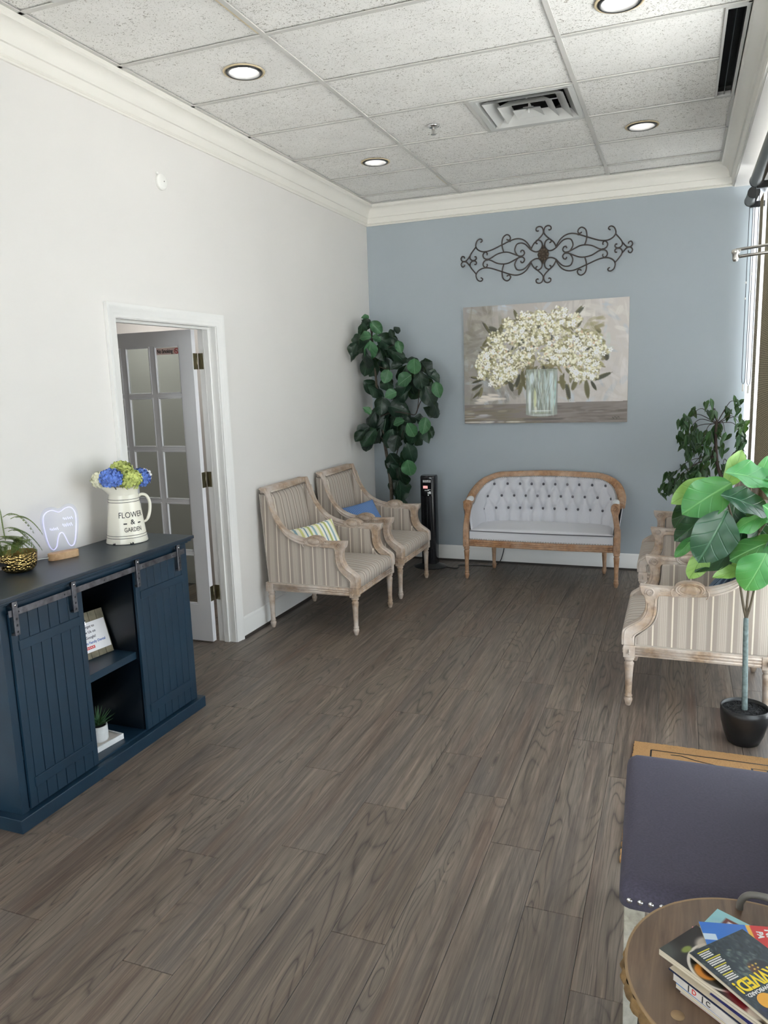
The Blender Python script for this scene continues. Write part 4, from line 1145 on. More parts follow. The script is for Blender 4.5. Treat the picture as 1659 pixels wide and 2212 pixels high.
# moulded top rail following the back
def rail_path(du=0.0, dz=0.0, s0=0.07, s1=None, n=90):
    out = []
    s1 = TOT - 0.07 if s1 is None else s1
    for k in range(n):
        s = s0 + (s1 - s0) * k / (n - 1); p, z = back_pt(s, 1.0); _, nn = plan_at(s)
        out.append(p - nn * (0.028 + du) + Vector((0, 0, 0.010 + dz)))
    return out
m = MB()
def rail_section(path, prof):
    vs = []; fs = []; n = len(prof); P_ = path
    for i, p in enumerate(P_):
        t = (P_[min(i + 1, len(P_) - 1)] - P_[max(i - 1, 0)]).normalized()
        side = t.cross(Vector((0, 0, 1))).normalized(); up = side.cross(t)
        for a, b in prof: vs.append(p + side * a + up * b)
    for i in range(len(P_) - 1):
        for k in range(n):
            j = (k + 1) % n; fs.append((i * n + k, i * n + j, (i + 1) * n + j, (i + 1) * n + k))
    fs += [tuple(range(n)), tuple(range(len(P_) * n - 1, (len(P_) - 1) * n - 1, -1))]
    return vs, fs
prof = [(-0.034, -0.020), (-0.036, -0.004), (-0.030, 0.006), (-0.024, 0.004), (-0.016, 0.016), (0.0, 0.020), (0.014, 0.018), (0.024, 0.008), (0.030, -0.004), (0.032, -0.024), (0.0, -0.030)]
m.add(*rail_section(rail_path(), prof))
tr = sp(m.build('top_rail', 'oak', smooth='auto', angle=40))
# nailhead rows: too small to pick apart, one part
def nails(path, r, step, name, par=None):
    m = MB(); acc = 0.0
    for i in range(1, len(path)):
        a, b = Vector(path[i - 1]), Vector(path[i]); L = (b - a).length
        while acc <= L:
            m.sphere(a.lerp(b, acc / L), r, 6, 4); acc += step
        acc -= L
    o = m.build(name, 'nickel', smooth=True); sp(o, par); o['kind'] = 'stuff'; return o
nails([p for p in rail_path(-0.042, -0.026)], 0.0048, 0.0165, 'nailhead_trim')
# front posts with arm scrolls and pads
for s in (-1, 1):
    def mx(x): return XM + s * (XM - x) * -1 if s > 0 else x
    def X(x): return x if s < 0 else 2 * XM - x
    post = cat2([(1.040, 0.290), (1.040, 0.380), (1.042, 0.450), (1.052, 0.520), (1.060, 0.580), (1.050, 0.610), (1.048, 0.640), (1.062, 0.668), (1.090, 0.676)], 4) + \
           cat2([(1.112, 0.664), (1.116, 0.630), (1.104, 0.590), (1.092, 0.520), (1.086, 0.450), (1.090, 0.380), (1.090, 0.290)], 4)
    o = MB().prism([(X(a), b) for a, b in post], 6.118, 6.168, 'y').build('front_post', 'oak', smooth='auto', bevel=0.006); sp(o)
    sc = []
    for k in range(20):
        t = k / 19; a = PI * 0.5 + t * 3.2 * PI; rr = 0.026 * (1 - 0.85 * t)
        sc.append((X(1.080 + rr * math.cos(a)), 6.115, 0.640 + rr * math.sin(a)))
    sp(MB().tube(sc, 0.0045, 6).build('scroll', 'oak', smooth=True), o).matrix_local = Matrix()
    # arm rail from the post back to the rising top rail
    pth = [(X(1.082), 6.14, 0.650), (X(1.080), 6.20, 0.652), (X(1.078), 6.26, 0.654), (X(1.080), 6.32, 0.668)]
    sp(MB().tube([Vector(p) for p in pth], [0.030, 0.028, 0.026, 0.020], 14).build('arm_rail', 'oak', smooth=True))
    m = MB().sphere((X(1.084), 6.215, 0.676), 0.030, 16, 10, (0.95, 2.3, 0.85))
    sp(m.build('arm_pad', 'pad', smooth=True))
# seat cushion bowed at the front
def seat_fn(z_, dome):
    def f(u, v):
        a = 2 * u - 1
        yb = 6.60 - 0.16 * max(0, abs(a) - 0.72) / 0.28
        yf = 6.128 - 0.020 * (1 - a * a)
        y = yf + (yb - yf) * v; x = XM + a * 0.583
        e = min(1 - abs(a), v * 0.5, 1.0) ; rnd = 0.016 * (1 - sm(min(v, 0.06) / 0.06)) + 0.014 * (1 - sm((1 - abs(a)) / 0.03))
        return (x, y + 0.012 * (1 - sm(min(v, 0.06) / 0.06)) , z_ + dome * (1 - a * a) * math.sin(PI * min(1, v * 0.9 + 0.08)) - rnd)
    return f
m = MB().grid(seat_fn(0.430, 0.022), 40, 24)
fr = lambda u, v: ((XM + (2 * u - 1) * 0.583), 6.128 - 0.020 * (1 - (2 * u - 1) ** 2) + (0.0 if v < 0.9 else 0.006), 0.345 + 0.080 * v)
m.grid(fr, 40, 6)
st = sp(m.build('seat', 'linen', smooth=True, fix=False))
sp(MB().tube([(XM + a * 0.583, 6.127 - 0.020 * (1 - a * a), 0.4195) for a in [k / 20 - 1 for k in range(41)]], 0.0042, 6).build('piping', 'button', smooth=True), st).matrix_local = Matrix()
# seat rails
def railbox(nm, z0, z1, dy=0.0):
    m = MB(); pts = [(XM + a * 0.585, 6.118 - 0.020 * (1 - a * a)) for a in [k / 12 - 1 for k in range(25)]]
    vs = []
    for (x, y) in pts: vs += [(x, y, z0), (x, y + 0.045, z0), (x, y + 0.045, z1), (x, y, z1)]
    fs = []
    for i in range(24):
        for k in range(4): j = (k + 1) % 4; fs.append((4 * i + k, 4 * i + j, 4 * i + 4 + j, 4 * i + 4 + k))
    fs += [(0, 1, 2, 3), (99, 98, 97, 96)]
    return m.add(vs, fs)
rl = sp(railbox('r', 0.288, 0.346).build('front_rail', 'oak', bevel=0.003))
m = MB()
for zz in (0.300, 0.315, 0.330): m.tube([(XM + a * 0.583, 6.117 - 0.020 * (1 - a * a), zz) for a in [k / 12 - 1 for k in range(25)]], 0.0055, 6)
sp(m.build('rail_bead', 'oak', smooth=True), rl).matrix_local = Matrix()
nails([(XM + a * 0.575, 6.116 - 0.020 * (1 - a * a), 0.353) for a in [k / 20 - 1 for k in range(41)]], 0.006, 0.0205, 'nailhead_trim')
for s in (-1, 1):
    x = XM + s * 0.600
    sp(MB().box(x - 0.018, x + 0.018, 6.165, 6.50, 0.288, 0.405).build('side_rail', 'oak', bevel=0.004))
sp(MB().box(1.20, 2.156, 6.56, 6.60, 0.288, 0.40).build('back_rail', 'oak', bevel=0.004))
for (x, y) in ((1.066, 6.143), (2.290, 6.143)):
    o = make_leg(S, 0, 0, 'oak', block=False, h=1.05); o.matrix_parent_inverse = SI; o.location = (x, y, 0)
    b = MB().box(-0.026, 0.026, -0.026, 0.026, 0.280, 0.346).build('corner_block', 'oak', o, bevel=0.003)
    rosette(o, 0, -0.027, 0.313, 'y', 'oak')
for (x, y, dx) in ((1.212, 6.545, -0.012), (2.160, 6.575, 0.012)):
    o = MB().tube([(x, y, 0.0), (x, y, 0.03), (x, y, 0.045), (x + dx * 0.2, y, 0.06), (x, y - 0.01, 0.18), (x, y - 0.02, 0.30)], [0.012, 0.020, 0.018, 0.015, 0.020, 0.026], 12).build('leg', 'oak', smooth=True); sp(o)

# ================================================================== NAVY CABINET (BARN-DOOR SIDEBOARD)
CB = empty('sideboard', (0.19, 2.62, 0), label='navy blue wooden sideboard with two sliding barn doors', cat='cabinet')
CI = Matrix.Translation((-0.19, -2.62, 0))
def cp(o, par=None):
    o.parent = par or CB
    if par is None: o.matrix_parent_inverse = CI
    else: o.matrix_parent_inverse = Matrix()
    return o
FX = 0.352                # face-frame plane
Y0c, Y1c = 2.030, 3.205   # carcass ends
ZTOP = 0.940
cp(MB().box(0.004, 0.390, 1.996, 3.238, 0.0, 0.058).build('plinth', 'navy', bevel=0.003))
tp = cp(MB().box(0.003, 0.402, 1.990, 3.228, ZTOP - 0.016, ZTOP).build('top', 'cabinet_top', bevel=0.003))
m = MB().box(0.003, 0.392, 2.002, 3.216, ZTOP - 0.026, ZTOP - 0.016).box(0.003, 0.378, 2.016, 3.205, ZTOP - 0.036, ZTOP - 0.026)
cp(m.build('top_moulding', 'navy', bevel=0.003))
cp(MB().box(0.004, FX, Y0c, Y0c + 0.020, 0.058, ZTOP - 0.036).build('side_panel', 'navy'))
cp(MB().box(0.004, FX, Y1c - 0.020, Y1c, 0.058, ZTOP - 0.036).build('side_panel', 'navy'))
cp(MB().box(0.004, 0.012, Y0c, Y1c, 0.058, ZTOP - 0.036).build('back_panel', 'navy_shaded'))
cp(MB().box(0.012, FX + 0.004, Y0c + 0.02, Y1c - 0.02, 0.058, 0.066).build('bottom_panel', 'navy'))
IY0, IY1 = 2.458, 2.786   # open bay
for y in (IY0 - 0.018, IY1): cp(MB().box(0.012, FX - 0.004, y, y + 0.018, 0.066, ZTOP - 0.036).build('divider', 'navy_shaded'))
cp(MB().box(0.012, 0.340, IY0, IY1, 0.425, 0.460).build('shelf', 'navy', bevel=0.0015))
# face frame
m = MB().box(FX - 0.002, FX + 0.010, Y0c, Y0c + 0.034, 0.058, ZTOP - 0.036).box(FX - 0.002, FX + 0.010, Y1c - 0.034, Y1c, 0.058, ZTOP - 0.036)
m.box(FX - 0.002, FX + 0.010, Y0c + 0.034, Y1c - 0.034, 0.868, ZTOP - 0.036)
cp(m.build('face_frame', 'navy', bevel=0.0015))
def barn_door(y0, y1, npl):
    d = cp(MB().box(FX + 0.006, FX + 0.014, y0, y1, 0.066, 0.866).build('door', 'navy'))
    st = 0.034                       # stiles at the two edges
    ya, yb = y0 + st, y1 - st + 0.004
    for a, b in ((y0, ya - 0.001), (yb + 0.001, y1)):
        cp(MB().box(FX + 0.014, FX + 0.020, a, b, 0.068, 0.866).build('stile', 'navy', bevel=0.0008), d)
    for a, b in ((0.714, 0.752), (0.146, 0.186)):
        cp(MB().box(FX + 0.014, FX + 0.026, ya - 0.006, yb + 0.004, a, b).build('cross_rail', 'navy', bevel=0.0015), d)
    w = (yb - ya) / npl
    for k in range(npl):
        cp(MB().box(FX + 0.014, FX + 0.0195, ya + k * w + 0.0014, ya + (k + 1) * w - 0.0014, 0.068, 0.866).build('plank', 'navy', bevel=0.0012), d)
    return d
barn_door(2.068, 2.446, 6)
barn_door(2.786, 3.168, 6)
# flat steel track with bolt heads, four strap hangers
tk = cp(MB().box(FX + 0.030, FX + 0.035, 2.056, 3.160, 0.858, 0.884).build('track', 'steel', bevel=0.001))
for y in (2.10, 2.335, 2.57, 2.83, 3.06):
    cp(MB().lathe([(0.0062, 0), (0.0062, 0.0012), (0.0035, 0.0014), (0, 0.0014)], 14, (FX + 0.035, y, 0.871), axis='x').build('bolt', 'steel', None, True), tk)
    cp(MB().lathe([(0.0036, 0.0015), (0.0, 0.0018)], 10, (FX + 0.035, y, 0.871), axis='x').build('bolt_hole', 'steel_hole'), tk)
for y in (2.082, 2.386, 2.790, 3.104):
    h = cp(MB().box(FX + 0.036, FX + 0.041, y - 0.0115, y + 0.0115, 0.782, 0.914).build('hanger', 'steel', bevel=0.001))
    cp(MB().box(FX + 0.020, FX + 0.036, y - 0.0115, y + 0.0115, 0.782, 0.790).build('hanger_foot', 'steel'), h)
    cp(MB().tube([(FX + 0.030, y, 0.900), (FX + 0.036, y, 0.900)], 0.014, 18).build('roller', 'black', None, 'auto'), h)
    cp(MB().lathe([(0.0058, 0), (0.005, 0.003), (0, 0.004)], 12, (FX + 0.041, y, 0.900), axis='x').build('bolt', 'chrome', None, True), h)
    for z in (0.847, 0.822, 0.796):
        cp(MB().lathe([(0.0066, 0), (0.0064, 0.0012), (0.0046, 0.0010)], 14, (FX + 0.041, y, z), axis='x', cap=False).build('screw_ring', 'steel', None, True), h)
        cp(MB().lathe([(0.0047, 0.0007), (0.0, 0.0008)], 12, (FX + 0.041, y, z), axis='x').build('screw_hole', 'steel_hole'), h)

# ---- review card on a little slatted easel, upper shelf
E_ = empty('review_card_stand', (0.205, 2.648, 0.4602), label='white review card clipped to a small grey slatted board', cat='sign')
tilt = math.radians(-16)
EM = frame((0.0, 0.0, 0.002), (0.16, 1, 0), (-math.tan(math.radians(17)), 0.0, 1))
for k in range(6):
    o = MB().box(-0.125 + k * 0.0417, -0.125 + (k + 1) * 0.0417 - 0.0016, 0.0, 0.215, -0.010, 0.0).build('slat', 'grey_board', E_, bevel=0.001); o.matrix_local = EM
o = MB().box(-0.11, 0.11, 0.03, 0.05, -0.016, -0.010).box(-0.11, 0.11, 0.15, 0.17, -0.016, -0.010).build('batten', 'grey_board', E_); o.matrix_local = EM
cd_ = MB().box(-0.1445, 0.118, 0.030, 0.168, 0.0005, 0.0016).build('card', 'paper', E_); cd_.matrix_local = EM
m = MB().box(-0.012, 0.012, 0.160, 0.182, 0.0016, 0.006).tube([(-0.012, 0.178, 0.008), (0.012, 0.178, 0.008)], 0.004, 8)
o = m.build('clip', 'chrome', E_); o.matrix_local = EM
for (txt, y, sz, mt, xr) in (("Don't Forget to", 0.147, 0.0175, 'c_text_dark', 0.056), ('Review Us on', 0.122, 0.0175, 'c_text_dark', 0.056), ('Facebook/ Google!', 0.097, 0.0175, 'c_text_dark', 0.050), ('ents Family Dental', 0.072, 0.0165, 'c_text_blue', 0.096)):
    text_mesh('lettering', txt, sz, mt, cd_, mat4=Matrix.Translation((xr, y, 0.0018)), align='RIGHT', bold=0.0003)
MB().box(-0.030, 0.030, 0.044, 0.057, 0.0017, 0.0021).build('star_bar', 'c_red', cd_, bevel=0.0001)
for k in range(5):
    m = MB(); pts = [((0.0045 if j % 2 == 0 else 0.0019) * math.sin(j * PI / 5) - 0.021 + 0.0105 * k, 0.0505 + (0.0045 if j % 2 == 0 else 0.0019) * math.cos(j * PI / 5)) for j in range(10)]
    m.prism(pts, 0.0021, 0.0023, 'z').build('star', 'paper', cd_)
MB().lathe([(0.008, 0.0017), (0.008, 0.0022), (0, 0.0022)], 16, (-0.041, 0.0505, 0)).build('badge', 'c_orange', cd_)
m = MB().box(-0.1, 0.1, -0.004, 0.0, 0.0, 0.012); o = MB().tube([(0, 0.15, -0.016), (0, 0.002, -0.085)], 0.005, 8).build('easel_leg', 'grey_board', E_); o.matrix_local = EM

# ---- two potted succulents on a little tray, lower shelf
TR = empty('wooden_tray', (0.235, 2.560, 0.0662), rz=-0.10, label='small whitewashed wooden tray on the bottom shelf', cat='tray')
MB().box(-0.062, 0.062, -0.13, 0.12, 0.0, 0.020).build('board', 'tray_wood', TR, bevel=0.002)
MB().box(0.062, 0.068, -0.13, 0.12, -0.0, 0.026).box(-0.068, -0.062, -0.13, 0.12, 0.0, 0.026).box(-0.068, 0.068, 0.12, 0.126, 0, 0.026).box(-0.068, 0.068, -0.136, -0.13, 0, 0.026).build('rim', 'ceramic', TR, bevel=0.001)
def agave_leaf():
    m = MB()
    def f(u, v):
        w = 0.085 * (1 - u) ** 0.6 * (0.55 + 0.45 * math.sin(PI * min(1, u + 0.35))); a = 2 * v - 1
        return (u, a * w, 0.10 * a * a * (1 - u) + 0.22 * u * u * 0.4)
    m.grid(f, 8, 5)
    me = bpy.data.meshes.new('agave_leaf'); me.from_pydata(m.v, [], m.f); me.update(); me.materials.append(MAT['agave'])
    for p in me.polygons: p.use_smooth = True
    return me
AGL = agave_leaf()
def dirmat(p, d, up, s):
    d = Vector(d).normalized(); up = Vector(up); y = up.cross(d)
    if y.length < 1e-4: y = Vector((0, 1, 0)).cross(d)
    y.normalize(); z = d.cross(y)
    m = Matrix((d * s, y * s, z * s)).transposed().to_4x4(); m.translation = Vector(p); return m
def succulent(x, y, z, r_, h, n, L, label):
    o = empty('potted_succulent', (x, y, z), label=label, cat='potted plant', group='potted succulents on the tray')
    MB().lathe([(0, 0), (r_ * 0.93, 0), (r_, 0.006), (r_ * 1.02, h * 0.5), (r_, h), (r_ * 0.90, h), (r_ * 0.88, h - 0.010)], 28, cap=False).build('pot', 'ceramic', o, 'auto')
    MB().lathe([(r_ * 0.9, h - 0.010), (r_ * 0.5, h - 0.006), (0, h - 0.004)], 20, cap=False).build('soil', 'soil', o, True)
    rr = random.Random(int(x * 1000) + n)
    for k in range(n):
        a = k * 2.39996; el = math.radians(18 + 62 * (1 - k / n) + rr.uniform(-6, 6)) if False else math.radians(78 - 60 * math.sqrt(k / n))
        d = (math.cos(a) * math.cos(el), math.sin(a) * math.cos(el), math.sin(el))
        inst(AGL, 'leaf', o, dirmat((0, 0, h - 0.008), d, (0, 0, 1), L * (0.75 + 0.3 * rr.random())))
    return o
succulent(0.240, 2.600, 0.0866, 0.042, 0.074, 26, 0.105, 'taller spiky succulent in a white pot on the tray')
succulent(0.262, 2.505, 0.0866, 0.036, 0.066, 18, 0.050, 'smaller succulent in a white pot, half hidden by the cabinet door')

# ---- enamel jug with lettering
J = empty('enamel_jug', (0.150, 3.022, ZTOP), label='cream enamel jug lettered flower and garden', cat='jug')
JP = [(0.0, 0.0), (0.100, 0.0), (0.1015, 0.004), (0.100, 0.010), (0.0975, 0.026), (0.094, 0.046), (0.078, 0.180), (0.073, 0.222), (0.070, 0.240)]
JIN = [(0.066, 0.240), (0.070, 0.20), (0.090, 0.02), (0.0, 0.012)]
def jr(z):
    for (r0, z0), (r1, z1) in zip(JP[1:], JP[2:]):
        if z0 <= z <= z1: return r0 + (r1 - r0) * (z - z0) / max(1e-9, z1 - z0)
    return 0.07
SPA, HA = math.radians(221), math.radians(41)
MB().lathe(JP, 48, cap=False).build('body', 'enamel', J, 'auto')
MB().lathe(JIN, 36, cap=False).build('inside', 'enamel', J, True)
def collar(off):
    def f(u, v):
        a = 2 * PI * u; k = max(0.0, math.cos(a - SPA)) ** 3; b = max(0.0, math.cos(a - SPA + PI)) ** 2
        r0 = 0.070 - off; r1 = 0.076 + 0.058 * k - off; t = v
        return ((r0 + (r1 - r0) * t ** 1.2) * math.cos(a), (r0 + (r1 - r0) * t ** 1.2) * math.sin(a), 0.240 + (0.042 + 0.022 * k + 0.004 * b) * t)
    return f
MB().grid(collar(0), 48, 8, True).grid(collar(0.003), 48, 8, True).build('spout_collar', 'enamel', J, True, fix=False)
for z in (0.0305, 0.0425, 0.206, 0.219):
    MB().tube([((jr(z) + 0.0002) * math.cos(a), (jr(z) + 0.0002) * math.sin(a), z) for a in [2 * PI * k / 48 for k in range(49)]], 0.0012, 5, cap=False).build('painted_line', 'ink', J, True)
MB().tube([((jr(0.001) + 0.0005) * math.cos(a), (jr(0.001) + 0.0005) * math.sin(a), 0.0012) for a in [2 * PI * k / 48 for k in range(49)]], 0.0014, 5, cap=False).build('painted_line', 'ink', J, True)
hp = catmull([(0.066, 0, 0.222), (0.085, 0, 0.232), (0.108, 0, 0.224), (0.122, 0, 0.190), (0.118, 0, 0.140), (0.104, 0, 0.104), (0.086, 0, 0.092)], 6)
ch_, sh_ = math.cos(HA), math.sin(HA)
MB().tube([(p.x * ch_, p.x * sh_, p.z) for p in hp], [0.011 if k < 30 else 0.009 for k in range(len(hp))], 10, flat=(1.25, 0.7)).build('handle', 'enamel', J, True)
TA = math.radians(-28)
def wrap(zc):
    def f(x, y, z):
        r_ = jr(zc + y) + 0.0006 + z; a = TA + x / jr(zc)
        return (r_ * math.cos(a), r_ * math.sin(a), zc + y)
    return f
text_mesh('lettering', 'FLOWER', 0.040, 'ink', J, bend=wrap(0.143), xscale=0.82)
text_mesh('lettering', '&', 0.034, 'ink', J, bend=wrap(0.108), bold=0.0004)
for dx in (-0.036, 0.036): text_mesh('lettering', '-', 0.052, 'ink', J, bend=(lambda x, y, z, dx=dx: wrap(0.106)(x + dx, y, z)), xscale=1.2, bold=0.0006)
text_mesh('lettering', 'GARDEN', 0.031, 'ink', J, bend=wrap(0.071), xscale=0.72)
for a, w in ((math.radians(-88), 0.014), (math.radians(-38), 0.017)):
    m = MB()
    def f(u, v): 
        aa = a + (u - 0.5) * w / 0.1 * (1 + 0.25 * math.sin(7 * v + 3 * u)); z = 0.001 + v * 0.011 * (0.7 + 0.4 * math.sin(9 * u + 1)); r_ = jr(max(0.0, z)) + 0.0008
        return (r_ * math.cos(aa), r_ * math.sin(aa), z)
    m.grid(f, 7, 4).build('chipped_enamel', 'ink', J)
# ---- hydrangeas in the jug
def floret(m, p, n, s, rr):
    n = Vector(n).normalized(); t = n.cross(Vector((rr.random(), rr.random(), rr.random() + 0.2))).normalized(); b = n.cross(t)
    for k in range(4):
        a = k * PI / 2 + rr.uniform(-0.2, 0.2)
        d = t * math.cos(a) + b * math.sin(a); e = n.cross(d)
        o = p + n * rr.uniform(0, 0.004); up = n * (s * rr.uniform(0.15, 0.45))
        m.add([o, o + d * s * 0.55 - e * s * 0.48 + up * 0.5, o + d * s * 1.05 - e * s * 0.25 + up, o + d * s * 1.05 + e * s * 0.25 + up, o + d * s * 0.55 + e * s * 0.48 + up * 0.5], [(0, 1, 2, 3, 4)])
def hydrangea(pos, rad, mat, label, seed):
    o = empty('hydrangea', pos, label=label, cat='flower', group='hydrangeas in the enamel jug')
    rr = random.Random(seed); m = MB(); N = int(46 + rad * 500)
    for k in range(N):
        z = 1 - 1.75 * (k + 0.5) / N; r_ = math.sqrt(max(0, 1 - z * z)); a = k * 2.39996
        n = Vector((r_ * math.cos(a), r_ * math.sin(a), z)); p = Vector((n.x * rad, n.y * rad, n.z * rad * 0.82)) * rr.uniform(0.88, 1.06)
        floret(m, p, n, 0.0155 * rr.uniform(0.85, 1.2), rr)
    fl = m.build('petals', mat, o, False, fix=False); fl['kind'] = 'stuff'
    jl = Vector((0.150, 3.022, ZTOP + 0.16)) - Vector(pos)
    MB().tube([(0, 0, -rad * 0.3), jl * 0.5 + Vector((0, 0, 0.015)), jl], 0.003, 6).build('stem', 'stem', o, True)
    return o
def jpos(px, py, dx): # point on the plane x = dx seen at that place of the frame
    d = FW + RT * ((px - 829.5) / FPX) - UP * ((py - 1106) / FPX); return CAM + d * ((dx - CAM.x) / d.x)
hydrangea(jpos(262, 1017, 0.140), 0.050, 'petal_green', 'green hydrangea at the top of the bouquet', 1)
hydrangea(jpos(280, 1036, 0.215), 0.052, 'petal_green', 'green hydrangea at the front of the bouquet', 2)
hydrangea(jpos(239, 1034, 0.185), 0.048, 'petal_blue', 'blue hydrangea above the spout of the jug', 3)
hydrangea(jpos(300, 1033, 0.160), 0.050, 'petal_blue', 'blue hydrangea above the jug handle', 4)
hydrangea(jpos(219, 1037, 0.130), 0.040, 'petal_cream', 'cream hydrangea hanging over the spout', 5)
hydrangea(jpos(310, 1028, 0.120), 0.034, 'petal_white', 'white hydrangea tucked behind the blue one', 6)

# ---- tooth-shaped acrylic lamp
T = empty('tooth_lamp', (0.108, 2.636, ZTOP), rz=math.radians(70) - PI / 2 + PI / 2, label='glowing violet tooth-shaped acrylic lamp on a wooden base', cat='lamp')
pts = []
L_, Wd = 0.070, 0.026
outl = [(math.copysign(abs(math.cos(a)) ** 0.55, math.cos(a)) * L_, math.copysign(abs(math.sin(a)) ** 0.75, math.sin(a)) * Wd) for a in [2 * PI * k / 40 for k in range(40)]]
MB().prism(outl, 0.0, 0.032, 'z').build('wooden_base', 'beech', T, 'auto', bevel=0.002)
TO = cat2([(-0.048, 0.030), (-0.066, 0.060), (-0.080, 0.110), (-0.088, 0.165), (-0.086, 0.205), (-0.070, 0.232), (-0.045, 0.242), (-0.020, 0.238), (0.0, 0.230), (0.022, 0.240), (0.048, 0.246), (0.072, 0.236), (0.086, 0.208), (0.088, 0.165), (0.080, 0.110), (0.066, 0.060), (0.050, 0.030)], 4)
pl = MB().prism(TO, -0.002, 0.002, 'y').build('acrylic_tooth', 'acrylic', T)
IN = cat2([(-0.066, 0.090), (-0.072, 0.130), (-0.076, 0.170), (-0.072, 0.204), (-0.055, 0.222), (-0.030, 0.226), (0.0, 0.214), (0.030, 0.228), (0.056, 0.228), (0.074, 0.204), (0.076, 0.170), (0.072, 0.130), (0.066, 0.090), (0.056, 0.058), (0.042, 0.050), (0.030, 0.062), (0.020, 0.090), (0.008, 0.116), (-0.006, 0.116), (-0.018, 0.092), (-0.026, 0.060), (-0.042, 0.046), (-0.056, 0.060)], 4, True)
MB().tube([(a, 0, b) for a, b in IN + IN[:1]], 0.0042, 6, cap=False, flat=(0.5, 1.0)).build('glowing_line', 'neon', pl, True)
for (x0, x1, z, w) in ((0.015, 0.062, 0.180, 0.006), (0.010, 0.058, 0.150, 0.008), (-0.050, -0.010, 0.140, 0.006)):
    wig = [(x0 + (x1 - x0) * k / 24, 0.0, z + w * math.sin(k * 1.3) + 0.0015 * math.sin(k * 0.7)) for k in range(25)]
    MB().tube(wig, 0.0010, 4).build('engraved_script', 'neon_soft', pl)
MB().tube(catmull([(-0.068, 0.0, 0.014), (-0.10, -0.004, 0.017), (-0.14, 0.01, 0.012), (-0.17, 0.03, 0.003), (-0.20, 0.06, 0.002)], 6), 0.0022, 6).build('usb_cord', 'white_plastic', T, True)

# ---- hammered gold bowl with a fern
B = empty('gold_bowl', (0.105, 2.385, ZTOP), label='hammered gold bowl holding a fern', cat='bowl')
MB().lathe([(0, 0.0), (0.040, 0.0), (0.056, 0.006), (0.068, 0.020), (0.074, 0.042), (0.0765, 0.066), (0.0775, 0.084), (0.0765, 0.0855)], 56, cap=False).build('bowl', 'gold', B, True)
MB().lathe([(0.0765, 0.0855), (0.0745, 0.084), (0.072, 0.060), (0.066, 0.040), (0.0, 0.040)], 48, cap=False).build('lining', 'gold_in', B, True)
FE = empty('fern', (0.085, 2.350, ZTOP + 0.041), label='feathery green artificial fern at the left edge', cat='plant')
MB().lathe([(0.055, 0.0), (0.045, 0.012), (0.0, 0.016)], 20).build('moss', 'soil', FE, True)
rr = random.Random(11)
def frond(base, tipdir, L, droop):
    pts = []; d = Vector(tipdir).normalized()
    for k in range(15):
        t = k / 14; pts.append(Vector(base) + d * (L * t) + Vector((0, 0, -droop * t ** 2.2)))
    m = MB().tube(pts, [0.0016 * (1 - 0.7 * k / 14) for k in range(15)], 5)
    for k in range(2, 15):
        t = k / 14; tan = (pts[min(14, k + 1)] - pts[k - 1]).normalized(); sd = tan.cross(Vector((0.2, 0.1, 1))).normalized(); nn = sd.cross(tan)
        l = 0.026 * math.sin(PI * (0.12 + 0.88 * (1 - t))) + 0.004
        for s in (-1, 1):
            for q in range(2):
                o = pts[k] + tan * (L / 28 * q); e = o + sd * s * l + tan * l * 0.45 - nn * 0.004
                c = (o + e) / 2; wv = tan * (l * 0.085 + 0.0008)
                m.add([o, c - wv, e, c + wv], [(0, 1, 2, 3)])
    m.build('frond', 'fern', FE, fix=False)
for k in range(16):
    a = -PI / 2 + rr.uniform(-1.9, 1.9); el = rr.uniform(0.6, 1.3); L = rr.uniform(0.12, 0.18)
    frond((0.02 * math.cos(a), 0.02 * math.sin(a), 0.03), (math.cos(a) * math.cos(el), math.sin(a) * math.cos(el), math.sin(el)), L, rr.uniform(0.03, 0.11))
frond((0, -0.01, 0.01), (-0.1, -0.5, 1.0), 0.20, 0.02)
frond((0, 0.0, 0.10), (0.05, -0.10, 1.0), 0.12, -0.01)
frond((0.0, 0.00, 0.20), (0.1, 0.75, 0.35), 0.15, 0.15)
frond((0.02, 0.02, 0.19), (0.3, 0.6, 0.30), 0.13, 0.13)
frond((0.02, 0.0, 0.14), (0.3, 0.6, 0.20), 0.13, 0.13)
frond((0.0, 0.0, 0.15), (0.5, 0.5, 0.25), 0.12, 0.14)
frond((0.0, -0.03, 0.11), (0.3, 0.55, 0.16), 0.12, 0.09)
frond((0.02, -0.03, 0.12), (0.5, 0.30, 0.16), 0.13, 0.09)
frond((0.0, -0.04, 0.12), (0.4, 0.42, 0.20), 0.11, 0.10)
frond((0.0, -0.05, 0.10), (0.5, 0.15, 0.2), 0.12, 0.08)

